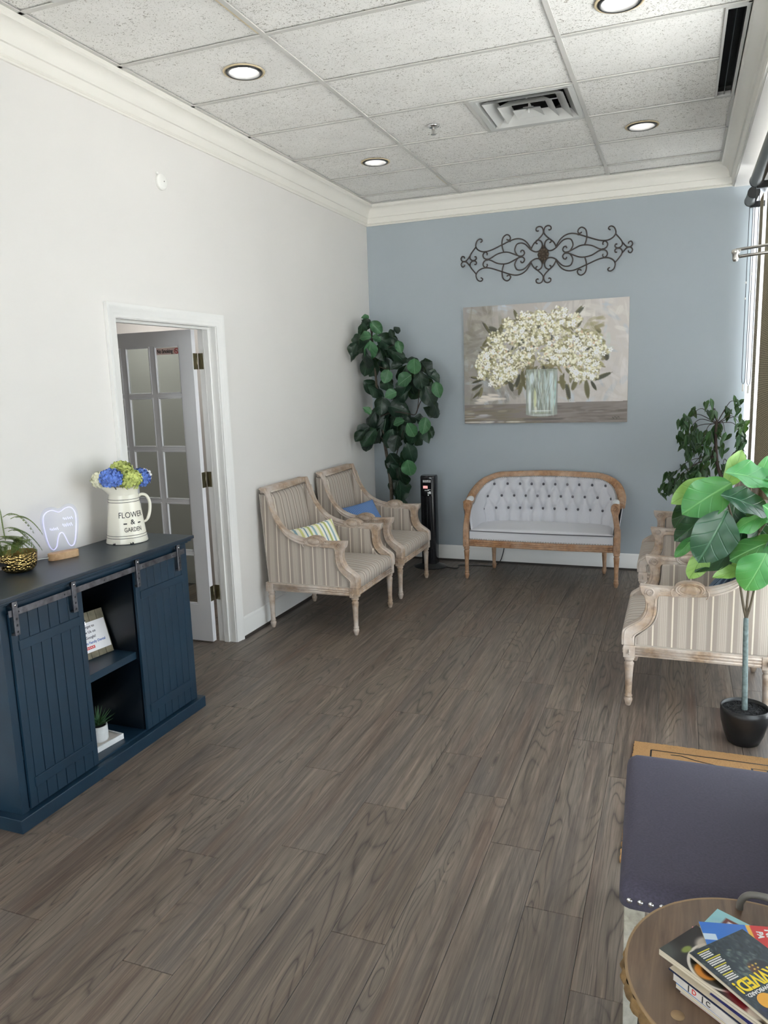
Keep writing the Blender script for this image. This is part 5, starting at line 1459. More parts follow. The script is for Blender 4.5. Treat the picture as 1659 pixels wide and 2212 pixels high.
# ================================================================== WALL DECORATION
# ---- wrought-iron scrollwork: one quarter of the curves, mirrored to four
IR = empty('iron_scrollwork', (1.607, D - 0.017, 2.695), label='dark wrought-iron scroll ornament above the painting', cat='wall decor')
Q = {'A': [(-0.542, 0.147), (-0.527, 0.157), (-0.531, 0.171), (-0.549, 0.176), (-0.571, 0.163), (-0.583, 0.136), (-0.582, 0.113), (-0.564, 0.088), (-0.530, 0.071), (-0.491, 0.068), (-0.441, 0.078), (-0.358, 0.109), (-0.296, 0.133), (-0.248, 0.147), (-0.209, 0.148), (-0.171, 0.135), (-0.138, 0.108), (-0.105, 0.057)],
     'B': [(-0.582, 0.113), (-0.614, 0.076), (-0.633, 0.048), (-0.635, 0.022), (-0.618, 0.004), (-0.595, 0.002), (-0.579, 0.015), (-0.584, 0.032), (-0.597, 0.031)],
     'C': [(-0.637, 0.041), (-0.672, 0.004), (-0.701, 0.002), (-0.716, 0.023), (-0.705, 0.044), (-0.687, 0.039), (-0.684, 0.026)],
     'D': [(-0.486, 0.036), (-0.483, 0.051), (-0.496, 0.064), (-0.513, 0.056), (-0.521, 0.036), (-0.511, 0.014), (-0.484, 0.002), (-0.452, 0.009), (-0.398, 0.037), (-0.344, 0.048), (-0.296, 0.044), (-0.248, 0.024), (-0.205, 0.006), (-0.176, 0.006), (-0.160, 0.025), (-0.169, 0.047), (-0.186, 0.050), (-0.193, 0.035)],
     'E': [(-0.339, 0.050), (-0.351, 0.088), (-0.354, 0.129), (-0.344, 0.170), (-0.315, 0.190), (-0.291, 0.181), (-0.281, 0.159), (-0.291, 0.144), (-0.308, 0.148), (-0.311, 0.155)],
     'F': [(-0.219, 0.012), (-0.238, 0.041), (-0.242, 0.069), (-0.224, 0.104), (-0.186, 0.110), (-0.153, 0.097), (-0.124, 0.068), (-0.101, 0.045), (-0.068, 0.029), (-0.035, 0.033), (-0.011, 0.067), (-0.016, 0.103), (-0.040, 0.121), (-0.061, 0.116), (-0.061, 0.096), (-0.049, 0.093)],
     'G': [(-0.105, 0.057), (-0.082, 0.096), (-0.044, 0.128), (-0.012, 0.161), (-0.002, 0.187), (-0.012, 0.219), (-0.035, 0.230), (-0.058, 0.222), (-0.062, 0.202), (-0.049, 0.194), (-0.042, 0.200)]}
for k, pts in Q.items():
    c = cat2(pts, 5)
    for sx in (1, -1):
        for sz in (1, -1):
            MB().tube([(sx * x, (0.003 if k in 'EG' else 0.0), sz * z) for x, z in c], 0.0054, 7).build('scroll', 'iron', IR, True)
m = MB(); m.sphere((0, -0.004, 0), 0.046, 18, 10, (1, 0.35, 1.08))
for k in range(10):
    a = k * PI / 5
    m.sphere((0.032 * math.cos(a), -0.013, 0.036 * math.sin(a)), 0.016, 8, 6, (1, 0.6, 1))
m.sphere((0, -0.02, 0), 0.016, 10, 6, (1, 0.6, 1)).sphere((0, -0.006, 0.056), 0.013, 8, 6, (0.7, 0.6, 1.5)).sphere((0, -0.006, -0.056), 0.013, 8, 6, (0.7, 0.6, 1.5))
m.build('medallion', 'medal', IR, True)
for sx in (-1, 1):
    for (x, z) in ((0.105, 0.053), (0.105, -0.053), (0.672, 0.0), (0.484, 0.0), (0.205, 0.0)):
        MB().box(sx * x - 0.006, sx * x + 0.006, -0.007, 0.007, z - 0.009, z + 0.009).build('collar', 'iron', IR, bevel=0.002)
MB().box(-0.3, -0.28, 0.006, 0.014, 0.13, 0.15).box(0.28, 0.3, 0.006, 0.014, 0.13, 0.15).build('wall_tab', 'iron', IR)

# ---- canvas painting: cream hydrangeas in a glass jar; paint laid on stroke by stroke
PWID, PHGT = 1.402, 1.020
def L3(r, g, b): return np.array([lin(r), lin(g), lin(b)], 'f')
def make_painting():
    Hh, Ww = 300, 412
    rg = np.random.default_rng(5)
    yy, xx = np.mgrid[0:Hh, 0:Ww].astype('f'); U = xx / Ww; Vv = yy / Hh
    img = np.zeros((Hh, Ww, 3), 'f')
    def srgb(r, g, b): return np.array([r, g, b], 'f')
    img[:] = srgb(176, 170, 166)
    img = img * (0.86 + 0.24 * U[..., None]) * (1.02 - 0.10 * np.exp(-((U - 0.05) ** 2 / 0.03))[..., None])
    def stroke(cx, cy, l, w, ang, col, alpha=0.8, soft=0.35, rag=0.25):
        R = int(l * 0.75 + w) + 2; x0, x1 = max(0, int(cx - R)), min(Ww, int(cx + R) + 1); y0, y1 = max(0, int(cy - R)), min(Hh, int(cy + R) + 1)
        if x1 <= x0 or y1 <= y0: return
        X = xx[y0:y1, x0:x1] - cx; Y = yy[y0:y1, x0:x1] - cy; c, s = math.cos(ang), math.sin(ang)
        a = (X * c + Y * s) / (l / 2); b = (-X * s + Y * c) / (w / 2)
        d = (np.abs(a) ** 2.4 + np.abs(b) ** 2.4) ** (1 / 2.4)
        k = np.clip((1 - d) / soft, 0, 1) * alpha
        if rag: k = k * (1 - rag * (0.5 + 0.5 * np.sin(b * 9 + rg.random() * 6)))
        img[y0:y1, x0:x1] = img[y0:y1, x0:x1] * (1 - k[..., None]) + np.asarray(col, 'f') * k[..., None]
    def leaf(cx, cy, l, w, ang, col):
        n = 9
        for k in range(n):
            t = k / (n - 1) - 0.5; ww = w * (1 - (2 * t) ** 2) ** 0.7 + 1.0
            stroke(cx + math.cos(ang) * l * t, cy + math.sin(ang) * l * t, l / 4.0, ww, ang, col, 0.9, 0.4, 0.1)
    # loose background
    for k in range(520):
        u, v = rg.random(), rg.random() * 0.86
        base = srgb(150, 144, 136) * (1 - u) + srgb(208, 203, 202) * u
        if u < 0.25 and rg.random() < 0.5: base = srgb(126, 122, 110)
        if u > 0.6 and v < 0.3 and rg.random() < 0.5: base = srgb(216, 212, 206)
        if rg.random() < 0.08: base = srgb(176, 186, 196)
        if 0.7 < u < 1 and 0.3 < v < 0.6 and rg.random() < 0.25: base = srgb(196, 206, 200)
        stroke(u * Ww, v * Hh, rg.uniform(25, 70), rg.uniform(6, 18), rg.choice([0.05, 1.5, 1.2, 2.0, 0.4]) + rg.normal() * 0.2, base + rg.normal() * 7, 0.5)
    for k in range(46):      # shadowed left behind the flowers
        stroke(rg.uniform(0.03, 0.20) * Ww, rg.uniform(0.12, 0.45) * Hh, rg.uniform(20, 45), rg.uniform(6, 12), rg.uniform(-0.4, 0.5), srgb(128, 124, 116) + rg.normal() * 9, 0.55)
    for k in range(40):
        stroke(rg.uniform(0.08, 0.36) * Ww, rg.uniform(0.66, 0.80) * Hh, rg.uniform(14, 34), rg.uniform(8, 16), 1.4 + rg.normal() * 0.3, srgb(134, 128, 122) + rg.normal() * 10, 0.6)
    # pale light on the left above the table
    for k in range(16): stroke(rg.uniform(0.08, 0.25) * Ww, rg.uniform(0.745, 0.82) * Hh, rg.uniform(20, 50), rg.uniform(5, 9), 0.05, srgb(222, 214, 204), 0.7)
    # table
    tb = (Vv > 0.835 - 0.012 * U); img[tb] = img[tb] * 0.15 + srgb(116, 108, 104) * 0.85
    for k in range(190):
        u, v = rg.random(), rg.uniform(0.845, 1.0)
        c = srgb(112, 104, 100) if u > 0.5 else srgb(120, 112, 98)
        if u < 0.22 and rg.random() < 0.30: c = srgb(190, 188, 198)
        if u < 0.4 and rg.random() < 0.12: c = srgb(158, 148, 128)
        if u > 0.6 and rg.random() < 0.30: c = srgb(138, 130, 126)
        stroke(u * Ww, v * Hh, rg.uniform(24, 70), rg.uniform(3, 8), rg.normal() * 0.05 - 0.03, c + rg.normal() * 7, 0.6)
    for k in range(14): stroke(rg.uniform(0.02, 0.36) * Ww, 0.985 * Hh, rg.uniform(18, 40), 4, 0.0, srgb(206, 200, 190), 0.5)
    for k in range(8): stroke(rg.uniform(0.42, 0.60) * Ww, 0.965 * Hh, 50, 7, 0.0, srgb(92, 86, 84), 0.5)
    # dark greenery behind and below the heads
    ol = [srgb(92, 88, 62), srgb(112, 106, 76), srgb(70, 70, 58), srgb(128, 118, 84)]
    for k in range(170):
        a = rg.random() * 2 * PI; rr_ = math.sqrt(rg.random())
        u = 0.47 + 0.36 * rr_ * math.cos(a); v = 0.40 + 0.30 * rr_ * math.sin(a)
        leaf(u * Ww, v * Hh, rg.uniform(16, 34), rg.uniform(5, 9), rg.random() * PI, ol[int(rg.integers(4))] + rg.normal() * 6)
    for (u, v, l, w, an) in ((0.155, 0.19, 38, 6, 1.0), (0.19, 0.20, 26, 10, 0.4), (0.14, 0.30, 24, 6, 2.2), (0.33, 0.09, 26, 7, 1.2), (0.70, 0.10, 36, 9, 2.3), (0.82, 0.25, 22, 9, 0.9),
                             (0.875, 0.46, 22, 14, 1.2), (0.85, 0.62, 44, 11, 2.75), (0.09, 0.625, 34, 7, 2.8), (0.085, 0.675, 30, 8, 2.6), (0.105, 0.73, 26, 7, 1.9), (0.08, 0.75, 24, 5, 2.4),
                             (0.345, 0.64, 34, 11, 1.9), (0.375, 0.62, 40, 12, 1.4), (0.36, 0.70, 34, 9, 1.7), (0.48, 0.60, 34, 10, 1.5), (0.52, 0.57, 40, 8, 1.2), (0.62, 0.66, 36, 12, 1.3), (0.65, 0.74, 40, 12, 1.5),
                             (0.76, 0.72, 44, 14, 1.5), (0.69, 0.68, 30, 12, 1.9), (0.80, 0.70, 24, 9, 1.1), (0.44, 0.56, 30, 9, 2.4), (0.08, 0.60, 30, 6, 0.2), (0.30, 0.68, 30, 10, 1.3), (0.40, 0.55, 26, 9, 2.0)):
        for j in range(2): leaf(u * Ww + rg.normal() * 1.5, v * Hh + rg.normal() * 1.5, l, w, an + rg.normal() * 0.06, ol[int(rg.integers(3))] + rg.normal() * 6)
    for k in range(16): stroke((0.80 + rg.normal() * 0.025) * Ww, (0.20 + rg.normal() * 0.03) * Hh, 26, 9, rg.normal() * 0.5, srgb(150, 142, 110) + rg.normal() * 8, 0.6)
    # jar
    jx0, jx1, jy0, jy1 = 0.395, 0.585, 0.545, 0.945
    msk = (U > jx0) & (U < jx1) & (Vv > jy0) & (Vv < jy1 - 0.02 + 0.02 * np.cos((U - 0.49) / 0.095 * 1.5))
    sh = img.copy(); img[msk] = img[msk] * 0.30 + srgb(150, 160, 154) * 0.70
    for k in range(150):
        u = rg.uniform(jx0 + 0.012, jx1 - 0.012); v = rg.uniform(jy0 + 0.03, jy1 - 0.05)
        c = [srgb(196, 206, 204), srgb(140, 148, 134), srgb(112, 116, 106), srgb(206, 214, 200), srgb(178, 196, 196)][int(rg.integers(5))]
        stroke(u * Ww, v * Hh, rg.uniform(20, 48), rg.uniform(3, 6), PI / 2 + rg.normal() * 0.06, c + rg.normal() * 6, 0.6)
    for (u, v, l, w, c) in ((0.418, 0.82, 70, 8, (226, 232, 236)), (0.432, 0.62, 36, 9, (214, 226, 232)), (0.548, 0.64, 50, 12, (206, 218, 222)), (0.555, 0.80, 60, 7, (196, 214, 212)), (0.45, 0.79, 60, 9, (206, 210, 168)), (0.573, 0.74, 90, 3, (170, 206, 200)),
                            (0.40, 0.74, 100, 2.5, (110, 116, 112)), (0.585, 0.74, 110, 2, (96, 104, 102)), (0.455, 0.885, 20, 8, (226, 226, 214))):
        stroke(u * Ww, v * Hh, l, w, PI / 2 + rg.normal() * 0.02, srgb(*c), 0.85)
    for k in range(7): stroke((0.46 + 0.012 * k) * Ww, 0.74 * Hh, 80, 1.6, PI / 2 + (k - 3) * 0.10, srgb(96, 100, 86), 0.6, 0.6, 0)
    stroke(0.49 * Ww, 0.895 * Hh, 62, 5, 0.0, srgb(212, 220, 216), 0.8); stroke(0.49 * Ww, 0.930 * Hh, 70, 3, 0.0, srgb(226, 232, 230), 0.7); stroke(0.485 * Ww, 0.912 * Hh, 56, 4, 0.0, srgb(166, 176, 150), 0.7)
    # hydrangea heads: many small petals
    heads = [(0.285, 0.16, 0.040), (0.39, 0.13, 0.055), (0.48, 0.12, 0.045), (0.52, 0.15, 0.045), (0.60, 0.10, 0.050), (0.69, 0.16, 0.045), (0.22, 0.29, 0.065), (0.31, 0.27, 0.055), (0.37, 0.22, 0.055), (0.47, 0.21, 0.060),
             (0.56, 0.23, 0.060), (0.63, 0.23, 0.060), (0.73, 0.29, 0.050), (0.15, 0.42, 0.055), (0.23, 0.40, 0.055), (0.28, 0.44, 0.060), (0.40, 0.36, 0.085), (0.49, 0.29, 0.055), (0.57, 0.40, 0.075), (0.66, 0.37, 0.060),
             (0.70, 0.44, 0.070), (0.80, 0.34, 0.060), (0.83, 0.42, 0.055), (0.13, 0.50, 0.055), (0.20, 0.55, 0.060), (0.27, 0.54, 0.050), (0.31, 0.55, 0.045), (0.22, 0.63, 0.055), (0.28, 0.60, 0.045), (0.38, 0.47, 0.060), (0.52, 0.45, 0.055),
             (0.60, 0.48, 0.045), (0.68, 0.51, 0.055), (0.76, 0.49, 0.050), (0.81, 0.54, 0.045), (0.74, 0.60, 0.060), (0.80, 0.60, 0.045), (0.70, 0.60, 0.040), (0.12, 0.58, 0.035)]
    for (u, v, r_) in heads:
        for k in range(int(520 * r_)):
            a = rg.random() * 2 * PI; q = math.sqrt(rg.random()); stroke((u + r_ * q * math.cos(a)) * Ww, (v + r_ * q * math.sin(a) * 1.25) * Hh, rg.uniform(9, 16), rg.uniform(5, 9), rg.random() * PI, (srgb(160, 154, 112), srgb(128, 120, 84), srgb(190, 184, 150))[int(rg.integers(3))] + rg.normal() * 8, 0.8)
        for k in range(int(900 * r_)):
            a = rg.random() * 2 * PI; q = math.sqrt(rg.random()); px_, py_ = u - 0.12 * r_ + 0.92 * r_ * q * math.cos(a), v - 0.15 * r_ + 0.92 * r_ * q * math.sin(a) * 1.25
            t = rg.random(); low = (py_ - v) / r_
            c = srgb(236, 232, 214) if t < 0.5 else srgb(248, 246, 240) if t < 0.74 else srgb(206, 202, 168) if t < 0.88 else srgb(172, 168, 130) if t < 0.965 else srgb(206, 178, 150)
            c = c * (1.0 - 0.10 * max(0, low))
            stroke(px_ * Ww, py_ * Hh, rg.uniform(5, 10), rg.uniform(4, 7), rg.random() * PI, c + rg.normal() * 4, 0.85, 0.35, 0.1)
        for k in range(4):
            a = rg.random() * 2 * PI; stroke((u + r_ * 0.8 * math.cos(a)) * Ww, (v + r_ * math.sin(a)) * Hh, 7, 3, rg.random() * PI, srgb(96, 90, 62), 0.7)
    # single crisp white blossoms
    for k in range(70):
        (u, v, r_) = heads[int(rg.integers(len(heads)))]; cx, cy = (u + rg.normal() * r_ * 0.5) * Ww, (v + rg.normal() * r_ * 0.5) * Hh
        for j in range(5): stroke(cx + 3.6 * math.cos(j * 1.257), cy + 3.6 * math.sin(j * 1.257), 6, 4.5, j * 1.257, srgb(250, 248, 242) - rg.random() * 8, 0.9, 0.3, 0)
        stroke(cx, cy, 2.4, 2.4, 0, srgb(190, 182, 140), 0.6, 0.5, 0)
    # signature squiggle
    for k in range(7): stroke((0.915 + k * 0.006) * Ww, (0.958 + 0.006 * math.sin(k * 2)) * Hh, 5, 1.6, 1.0 + k, srgb(40, 38, 38), 0.8, 0.6, 0)
    img = np.clip((img - 150) * 1.10 + 150 + 16, 0, 255) / 255.0
    return np.where(img <= 0.04045, img / 12.92, ((img + 0.055) / 1.055) ** 2.4).astype('f')
PT = empty('painting', (1.610, D - 0.0195, 1.793), label='canvas painting of cream hydrangeas in a glass jar', cat='painting')
PM = frame((0, -0.0200, 0), (1, 0, 0), (0, 0, 1))
paint_grid('painted_face', make_painting(), PWID, PHGT, 'canvas', PT, PM)
MB().box(-PWID / 2, PWID / 2, -0.0195, 0.0185, -PHGT / 2, PHGT / 2).build('canvas_wrap', plain('canvas_edge', rgb(186, 180, 174), 0.7, var=0.15, scale=12), PT, bevel=0.003)

# ================================================================== TOWER HEATER
HT = empty('tower_heater', (0.635, 6.470, 0), label='tall black tower heater beside the settee', cat='heater')
MB().lathe([(0, 0.0), (0.150, 0.0), (0.152, 0.006), (0.145, 0.012), (0.085, 0.030), (0.070, 0.040), (0, 0.042)], 48, sx=1.0, sy=0.85).build('base', 'black', HT, 'auto')
tw = [(-0.070, 0.045), (-0.068, -0.030), (-0.052, -0.052), (0.0, -0.060), (0.052, -0.052), (0.068, -0.030), (0.070, 0.045), (0.045, 0.060), (-0.045, 0.060)]
twp = cat2(tw, 4, True)
def tower(z0, z1, name, mat, s=1.0, tp=None):
    m = MB()
    rings = [(z0, 1.0), (z1 - 0.02, 1.0), (z1 - 0.006, 0.97), (z1, 0.90)] if tp else [(z0, 1), (z1, 1)]
    n = len(twp); vs = []; fs = []
    for z, q in rings: vs += [(a * s * q, b * s * q, z) for a, b in twp]
    for i in range(len(rings) - 1):
        for k in range(n): j = (k + 1) % n; fs.append((i * n + k, i * n + j, (i + 1) * n + j, (i + 1) * n + k))
    fs += [tuple(range(n)), tuple(range(len(rings) * n - 1, (len(rings) - 1) * n - 1, -1))]
    return m.add(vs, fs).build(name, mat, HT, 'auto')
tower(0.036, 0.842, 'housing', 'black_gloss', 1.0, True)
gr = MB().box(-0.046, 0.046, -0.0575, -0.0545, 0.175, 0.660).build('grille_back', 'void', HT)
for k in range(60):
    z = 0.180 + k * 0.008
    pts = [(-0.047, -0.0545, z), (-0.025, -0.0600, z), (0, -0.0622, z), (0.025, -0.0600, z), (0.047, -0.0545, z)]
    MB().tube(pts, 0.0021, 5).build('grille_bar', 'black_gloss', HT, True)
MB().tube([(0, -0.064, 0.178), (0, -0.064, 0.656)], 0.003, 6).build('grille_rib', 'black', HT, True)
PMH = frame((0, -0.0585, 0.735), (1, 0, 0), (0, 0, 1))
o = MB().box(-0.044, 0.044, -0.075, 0.082, 0.0, 0.0035).build('control_panel', 'black_gloss', HT, bevel=0.003); o.matrix_local = PMH
for k in range(7):
    MB().box(-0.034 + k * 0.0108, -0.029 + k * 0.0108, 0.048, 0.070, 0.0035, 0.0045).build('indicator', 'c_white', o)
MB().box(-0.034, 0.008, -0.006, 0.018, 0.0035, 0.0045).build('display', 'red_glow', o)
m = MB().box(0.008, 0.018, -0.052, -0.040, 0.0035, 0.0045).box(0.022, 0.036, -0.054, -0.032, 0.0035, 0.0045).box(-0.02, 0.02, -0.026, -0.022, 0.0035, 0.0045).box(0.008, 0.036, -0.018, -0.014, 0.0035, 0.0045).box(0.008, 0.018, -0.070, -0.060, 0.0035, 0.0045)
m.build('button_print', 'c_white', o)
# cord along the floor, behind the settee leg and up to the wall
cpts = catmull([(0.06, 0.05, 0.03), (0.10, 0.03, 0.006), (0.19, -0.02, 0.005), (0.255, -0.03, 0.005), (0.262, 0.02, 0.005), (0.245, 0.07, 0.006), (0.30, 0.10, 0.005), (0.42, 0.12, 0.005), (0.55, 0.13, 0.005), (0.60, 0.19, 0.03), (0.625, 0.235, 0.12), (0.64, 0.265, 0.24), (0.645, 0.268, 0.32)], 6)
MB().tube(cpts, 0.0042, 6).build('power_cord', 'black', HT, True)

# ================================================================== PLANTS
def leaf_mesh(name, mat, shape='fiddle', curl=0.18, cup=0.12, wave=0.03, nx=11, ny=7):
    m = MB()
    def width(t):
        if shape == 'fiddle': return 0.44 * (math.sin(PI * min(1, t ** 0.80)) ** 0.72) * (0.62 + 0.46 * t) if 0 < t < 1 else 0.004
        if shape == 'round': return 0.44 * (math.sin(PI * min(1, t ** 0.92)) ** 0.62) if 0 < t < 1 else 0.004
        return 0.25 * (math.sin(PI * t ** 0.72) ** 1.0) * (1 - 0.25 * t) if 0 < t < 1 else 0.003
    def f(u, v):
        w = width(u); a = 2 * v - 1
        z = -curl * u * u + cup * w * a * a * 1.6 + wave * math.sin(u * 13 + (3 if a > 0 else 0)) * abs(a) ** 2
        return (u, a * w, z)
    m.grid(f, nx, ny)
    me = bpy.data.meshes.new(name); me.from_pydata(m.v, [], m.f); me.update(); me.materials.append(MAT[mat])
    for p in me.polygons: p.use_smooth = True
    return me
def set_leaf(src, root, wpos, d, n, L, wscale=1.0):
    """wpos = leaf base; d = base-to-tip; n = upper-face normal; the root sits at root.location without rotation"""
    d = Vector(d).normalized(); n = Vector(n); n = (n - d * n.dot(d)).normalized(); y = n.cross(d)
    m = Matrix((d * L, y * L * wscale, n * L)).transposed().to_4x4(); m.translation = Vector(wpos) - Vector(root.location)
    return inst(src, 'leaf', root, m)
IMX = Vector((math.cos(YAW), math.sin(YAW), 0)); IMZ = Vector((0, 0, 1)); TOC = Vector((math.sin(YAW), -math.cos(YAW), 0.25))
def leaf_at(src, root, px, py, Y, Lpx, ang, rr, tilt=0.35, wscale=1.0):
    """leaf whose centre shows at (px, py) at depth Y, tip pointing along ang (degrees, clockwise from right), Lpx long in the frame"""
    c = at(px, py, Y); dist = (c - CAM).dot(FW); L = Lpx * dist / FPX * 1.08
    a = math.radians(ang); d = IMX * math.cos(a) - IMZ * math.sin(a) + TOC * rr.uniform(-0.25, 0.35)
    n = TOC + IMX * rr.uniform(-tilt, tilt) + IMZ * rr.uniform(-0.1, tilt + 0.2)
    d.normalize()
    # keep the whole blade clear of the left wall: bring it forward along the line of sight
    for _ in range(40):
        if root.location.x > 1 or min((c - d * L * 0.6).x, (c + d * L * 0.6).x) - 0.5 * L * abs(n.normalized().cross(d).x) > 0.022 or Y < 5.75: break
        Y -= 0.02; c = at(px, py, Y)
    return set_leaf(src, root, c - d * L * 0.5, d, n, L, wscale), c - d * L * 0.5

# ---- fiddle-leaf fig in the back left corner
F1 = empty('fiddle_leaf_fig', (0.215, 6.480, 0), label='tall dark green fiddle-leaf fig in the back left corner', cat='potted plant')
MB().lathe([(0, 0), (0.095, 0), (0.10, 0.01), (0.125, 0.22), (0.130, 0.235), (0.122, 0.235), (0.116, 0.20)], 32, cap=False).build('pot', 'pot_black', F1, 'auto')
MB().lathe([(0.117, 0.205), (0.06, 0.212), (0, 0.215)], 24, cap=False).build('soil', 'soil', F1, True)
def wtube(root, pts, r, name, mat, n=9):
    P_ = catmull([Vector(p) - Vector(root.location) for p in pts], 5); R = r if not isinstance(r, tuple) else [r[0] + (r[1] - r[0]) * k / (len(P_) - 1) for k in range(len(P_))]
    return MB().tube(P_, R, n).build(name, mat, root, True)
tr1 = [(0.215, 6.48, 0.20), tuple(at(846, 1080, 6.48)), tuple(at(838, 1000, 6.48)), tuple(at(826, 930, 6.46)), tuple(at(815, 850, 6.44)), tuple(at(808, 770, 6.42)), tuple(at(800, 700, 6.40))]
wtube(F1, tr1, (0.019, 0.007), 'trunk', 'bark')
wtube(F1, [(0.235, 6.49, 0.20), tuple(at(860, 1085, 6.49)), tuple(at(862, 1050, 6.46)), tuple(at(866, 985, 6.44))], (0.012, 0.006), 'trunk', 'bark')
for br in ([(822, 900), (850, 890), (880, 893), (899, 893), (905, 850), (905, 800)], [(899, 893), (910, 865), (925, 850)], [(856, 985), (864, 955), (872, 930)], [(830, 950), (800, 930), (785, 920)], [(810, 790), (840, 800), (848, 815)], [(803, 725), (805, 705), (795, 692)], [(812, 760), (850, 745), (856, 735)]):
    wtube(F1, [tuple(at(x, y, 6.42)) for x, y in br], (0.005, 0.003), 'branch', 'bark_dark', 6)
LD = [leaf_mesh('leaf', 'leaf_dark', 'round', 0.25, 0.30, 0.06), leaf_mesh('leaf', 'leaf_dark', 'round', 0.45, -0.40, 0.07), leaf_mesh('leaf', 'leaf_dark', 'fiddle', 0.20, 0.45, 0.07), leaf_mesh('leaf', 'leaf_dark', 'fiddle', 0.50, -0.30, 0.06)]
LY = [leaf_mesh('leaf', 'leaf_young', 'round', 0.20, 0.20, 0.05), leaf_mesh('leaf', 'leaf_young', 'fiddle', 0.35, 0.35, 0.06)]
FIG = [(235, 120, 70, 190, .8), (255, 175, 75, 160, .3), (350, 225, 140, 50, .8), (200, 245, 120, 100, .3), (235, 320, 110, 185, .8), (355, 342, 90, 10, .8), (287, 470, 175, 92, 1), (160, 370, 140, 110, .2), (440, 375, 170, 30, .2), (555, 340, 100, 20, .5),
       (590, 425, 110, 75, .6), (510, 290, 80, 250, .3), (395, 490, 150, 80, .15), (210, 545, 190, 110, .15), (315, 645, 165, 85, .25), (490, 520, 140, 70, .3), (580, 530, 150, 45, .4), (110, 460, 120, 120, .2), (420, 640, 120, 90, .05), (560, 630, 120, 160, .05),
       (455, 735, 125, 110, .8), (365, 860, 190, 15, .4), (465, 825, 145, 80, .3), (620, 700, 160, 120, .05), (745, 635, 145, 90, .8), (740, 560, 100, 190, .4), (870, 655, 160, 60, .2), (935, 740, 150, 30, .4), (815, 790, 160, 80, .2), (665, 850, 175, 100, .15),
       (985, 870, 140, 80, .8), (640, 770, 150, 150, .6), (600, 940, 160, 150, .3), (500, 920, 110, 160, .6), (900, 940, 190, 70, .15), (990, 1070, 170, 50, .35), (405, 1040, 165, 95, .25), (580, 1070, 190, 20, .25), (260, 1090, 90, 230, .8), (280, 1180, 155, 130, .5),
       (450, 1220, 235, 90, .2), (580, 1210, 110, 170, .8), (850, 1245, 150, 100, .9), (715, 1295, 150, 60, .95), (270, 1370, 200, 130, .4), (330, 1340, 150, 140, .3), (490, 1380, 175, 110, .3), (880, 1350, 135, 90, .25), (740, 1370, 155, 100, .3), (545, 1430, 155, 110, .4),
       (710, 1530, 195, 70, .3), (545, 1620, 175, 60, .4), (690, 1690, 155, 80, .9), (590, 1790, 195, 90, .2), (610, 1930, 205, 80, .25), (210, 1300, 135, 150, .3), (650, 1200, 120, 0, .4), (800, 1180, 100, 20, .3),
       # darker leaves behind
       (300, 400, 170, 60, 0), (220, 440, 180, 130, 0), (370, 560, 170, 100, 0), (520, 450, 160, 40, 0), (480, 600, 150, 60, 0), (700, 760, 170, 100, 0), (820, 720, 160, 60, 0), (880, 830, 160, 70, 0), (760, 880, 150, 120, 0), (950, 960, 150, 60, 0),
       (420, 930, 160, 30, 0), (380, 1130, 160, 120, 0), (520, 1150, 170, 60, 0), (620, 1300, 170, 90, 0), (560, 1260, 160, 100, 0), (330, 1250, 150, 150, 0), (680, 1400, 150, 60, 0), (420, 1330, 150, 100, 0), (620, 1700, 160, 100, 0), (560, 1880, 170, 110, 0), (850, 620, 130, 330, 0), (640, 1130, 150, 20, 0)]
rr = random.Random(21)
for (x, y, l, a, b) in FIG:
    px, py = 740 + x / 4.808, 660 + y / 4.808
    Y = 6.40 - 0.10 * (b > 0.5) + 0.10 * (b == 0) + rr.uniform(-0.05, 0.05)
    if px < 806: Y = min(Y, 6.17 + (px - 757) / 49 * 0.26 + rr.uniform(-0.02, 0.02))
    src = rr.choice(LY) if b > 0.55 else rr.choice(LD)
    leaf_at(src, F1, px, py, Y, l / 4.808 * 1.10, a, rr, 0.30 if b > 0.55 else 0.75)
    if 0 < b < 0.45:       # a second, half hidden leaf beside each dark one
        q_, w_ = px + rr.uniform(-14, 14), py + rr.uniform(-12, 16)
        if q_ > 772 or Y < 6.2: leaf_at(rr.choice(LD), F1, max(q_, 766), w_, min(Y + 0.07, 6.17 + max(0, q_ - 757) / 49 * 0.26 + 0.05, 6.55), l / 4.808, a + rr.uniform(-50, 50), rr, 0.9)

for o in F1.children:      # nothing may poke through the left wall
    if o.name.startswith('leaf'):
        mn = min((o.matrix_local @ v.co).x for v in o.data.vertices) + F1.location.x
        if mn < 0.015: o.location.x += 0.015 - mn

# ---- big-leaved fig in the black pot by the mat
F2 = empty('potted_fiddle_leaf_fig', (3.040, 3.632, 0), label='bright big-leaved fig in a black pot by the coir mat', cat='potted plant')
MB().lathe([(0, 0), (0.062, 0), (0.068, 0.004), (0.085, 0.045), (0.099, 0.100), (0.104, 0.145), (0.103, 0.172), (0.098, 0.173), (0.096, 0.152)], 44, cap=False).build('pot', 'pot_black', F2, True)
MB().lathe([(0.0965, 0.152), (0.05, 0.156), (0, 0.157)], 30, cap=False).build('soil', 'soil', F2, True)
rr = random.Random(5)
m = MB()
for k in range(420):
    a = rr.random() * 2 * PI; q = 0.093 * math.sqrt(rr.random()); m.sphere((q * math.cos(a), q * math.sin(a), 0.157), rr.uniform(0.002, 0.0042), 5, 4)
g = m.build('gravel', 'soil', F2); g['kind'] = 'stuff'
FY = 3.632
wtube(F2, [(3.040, 3.632, 0.14), tuple(at(1609, 1490, FY)), tuple(at(1610, 1420, FY)), tuple(at(1611, 1350, FY)), tuple(at(1612, 1336, FY))], (0.0125, 0.0105), 'trunk', 'bark_grey', 12)
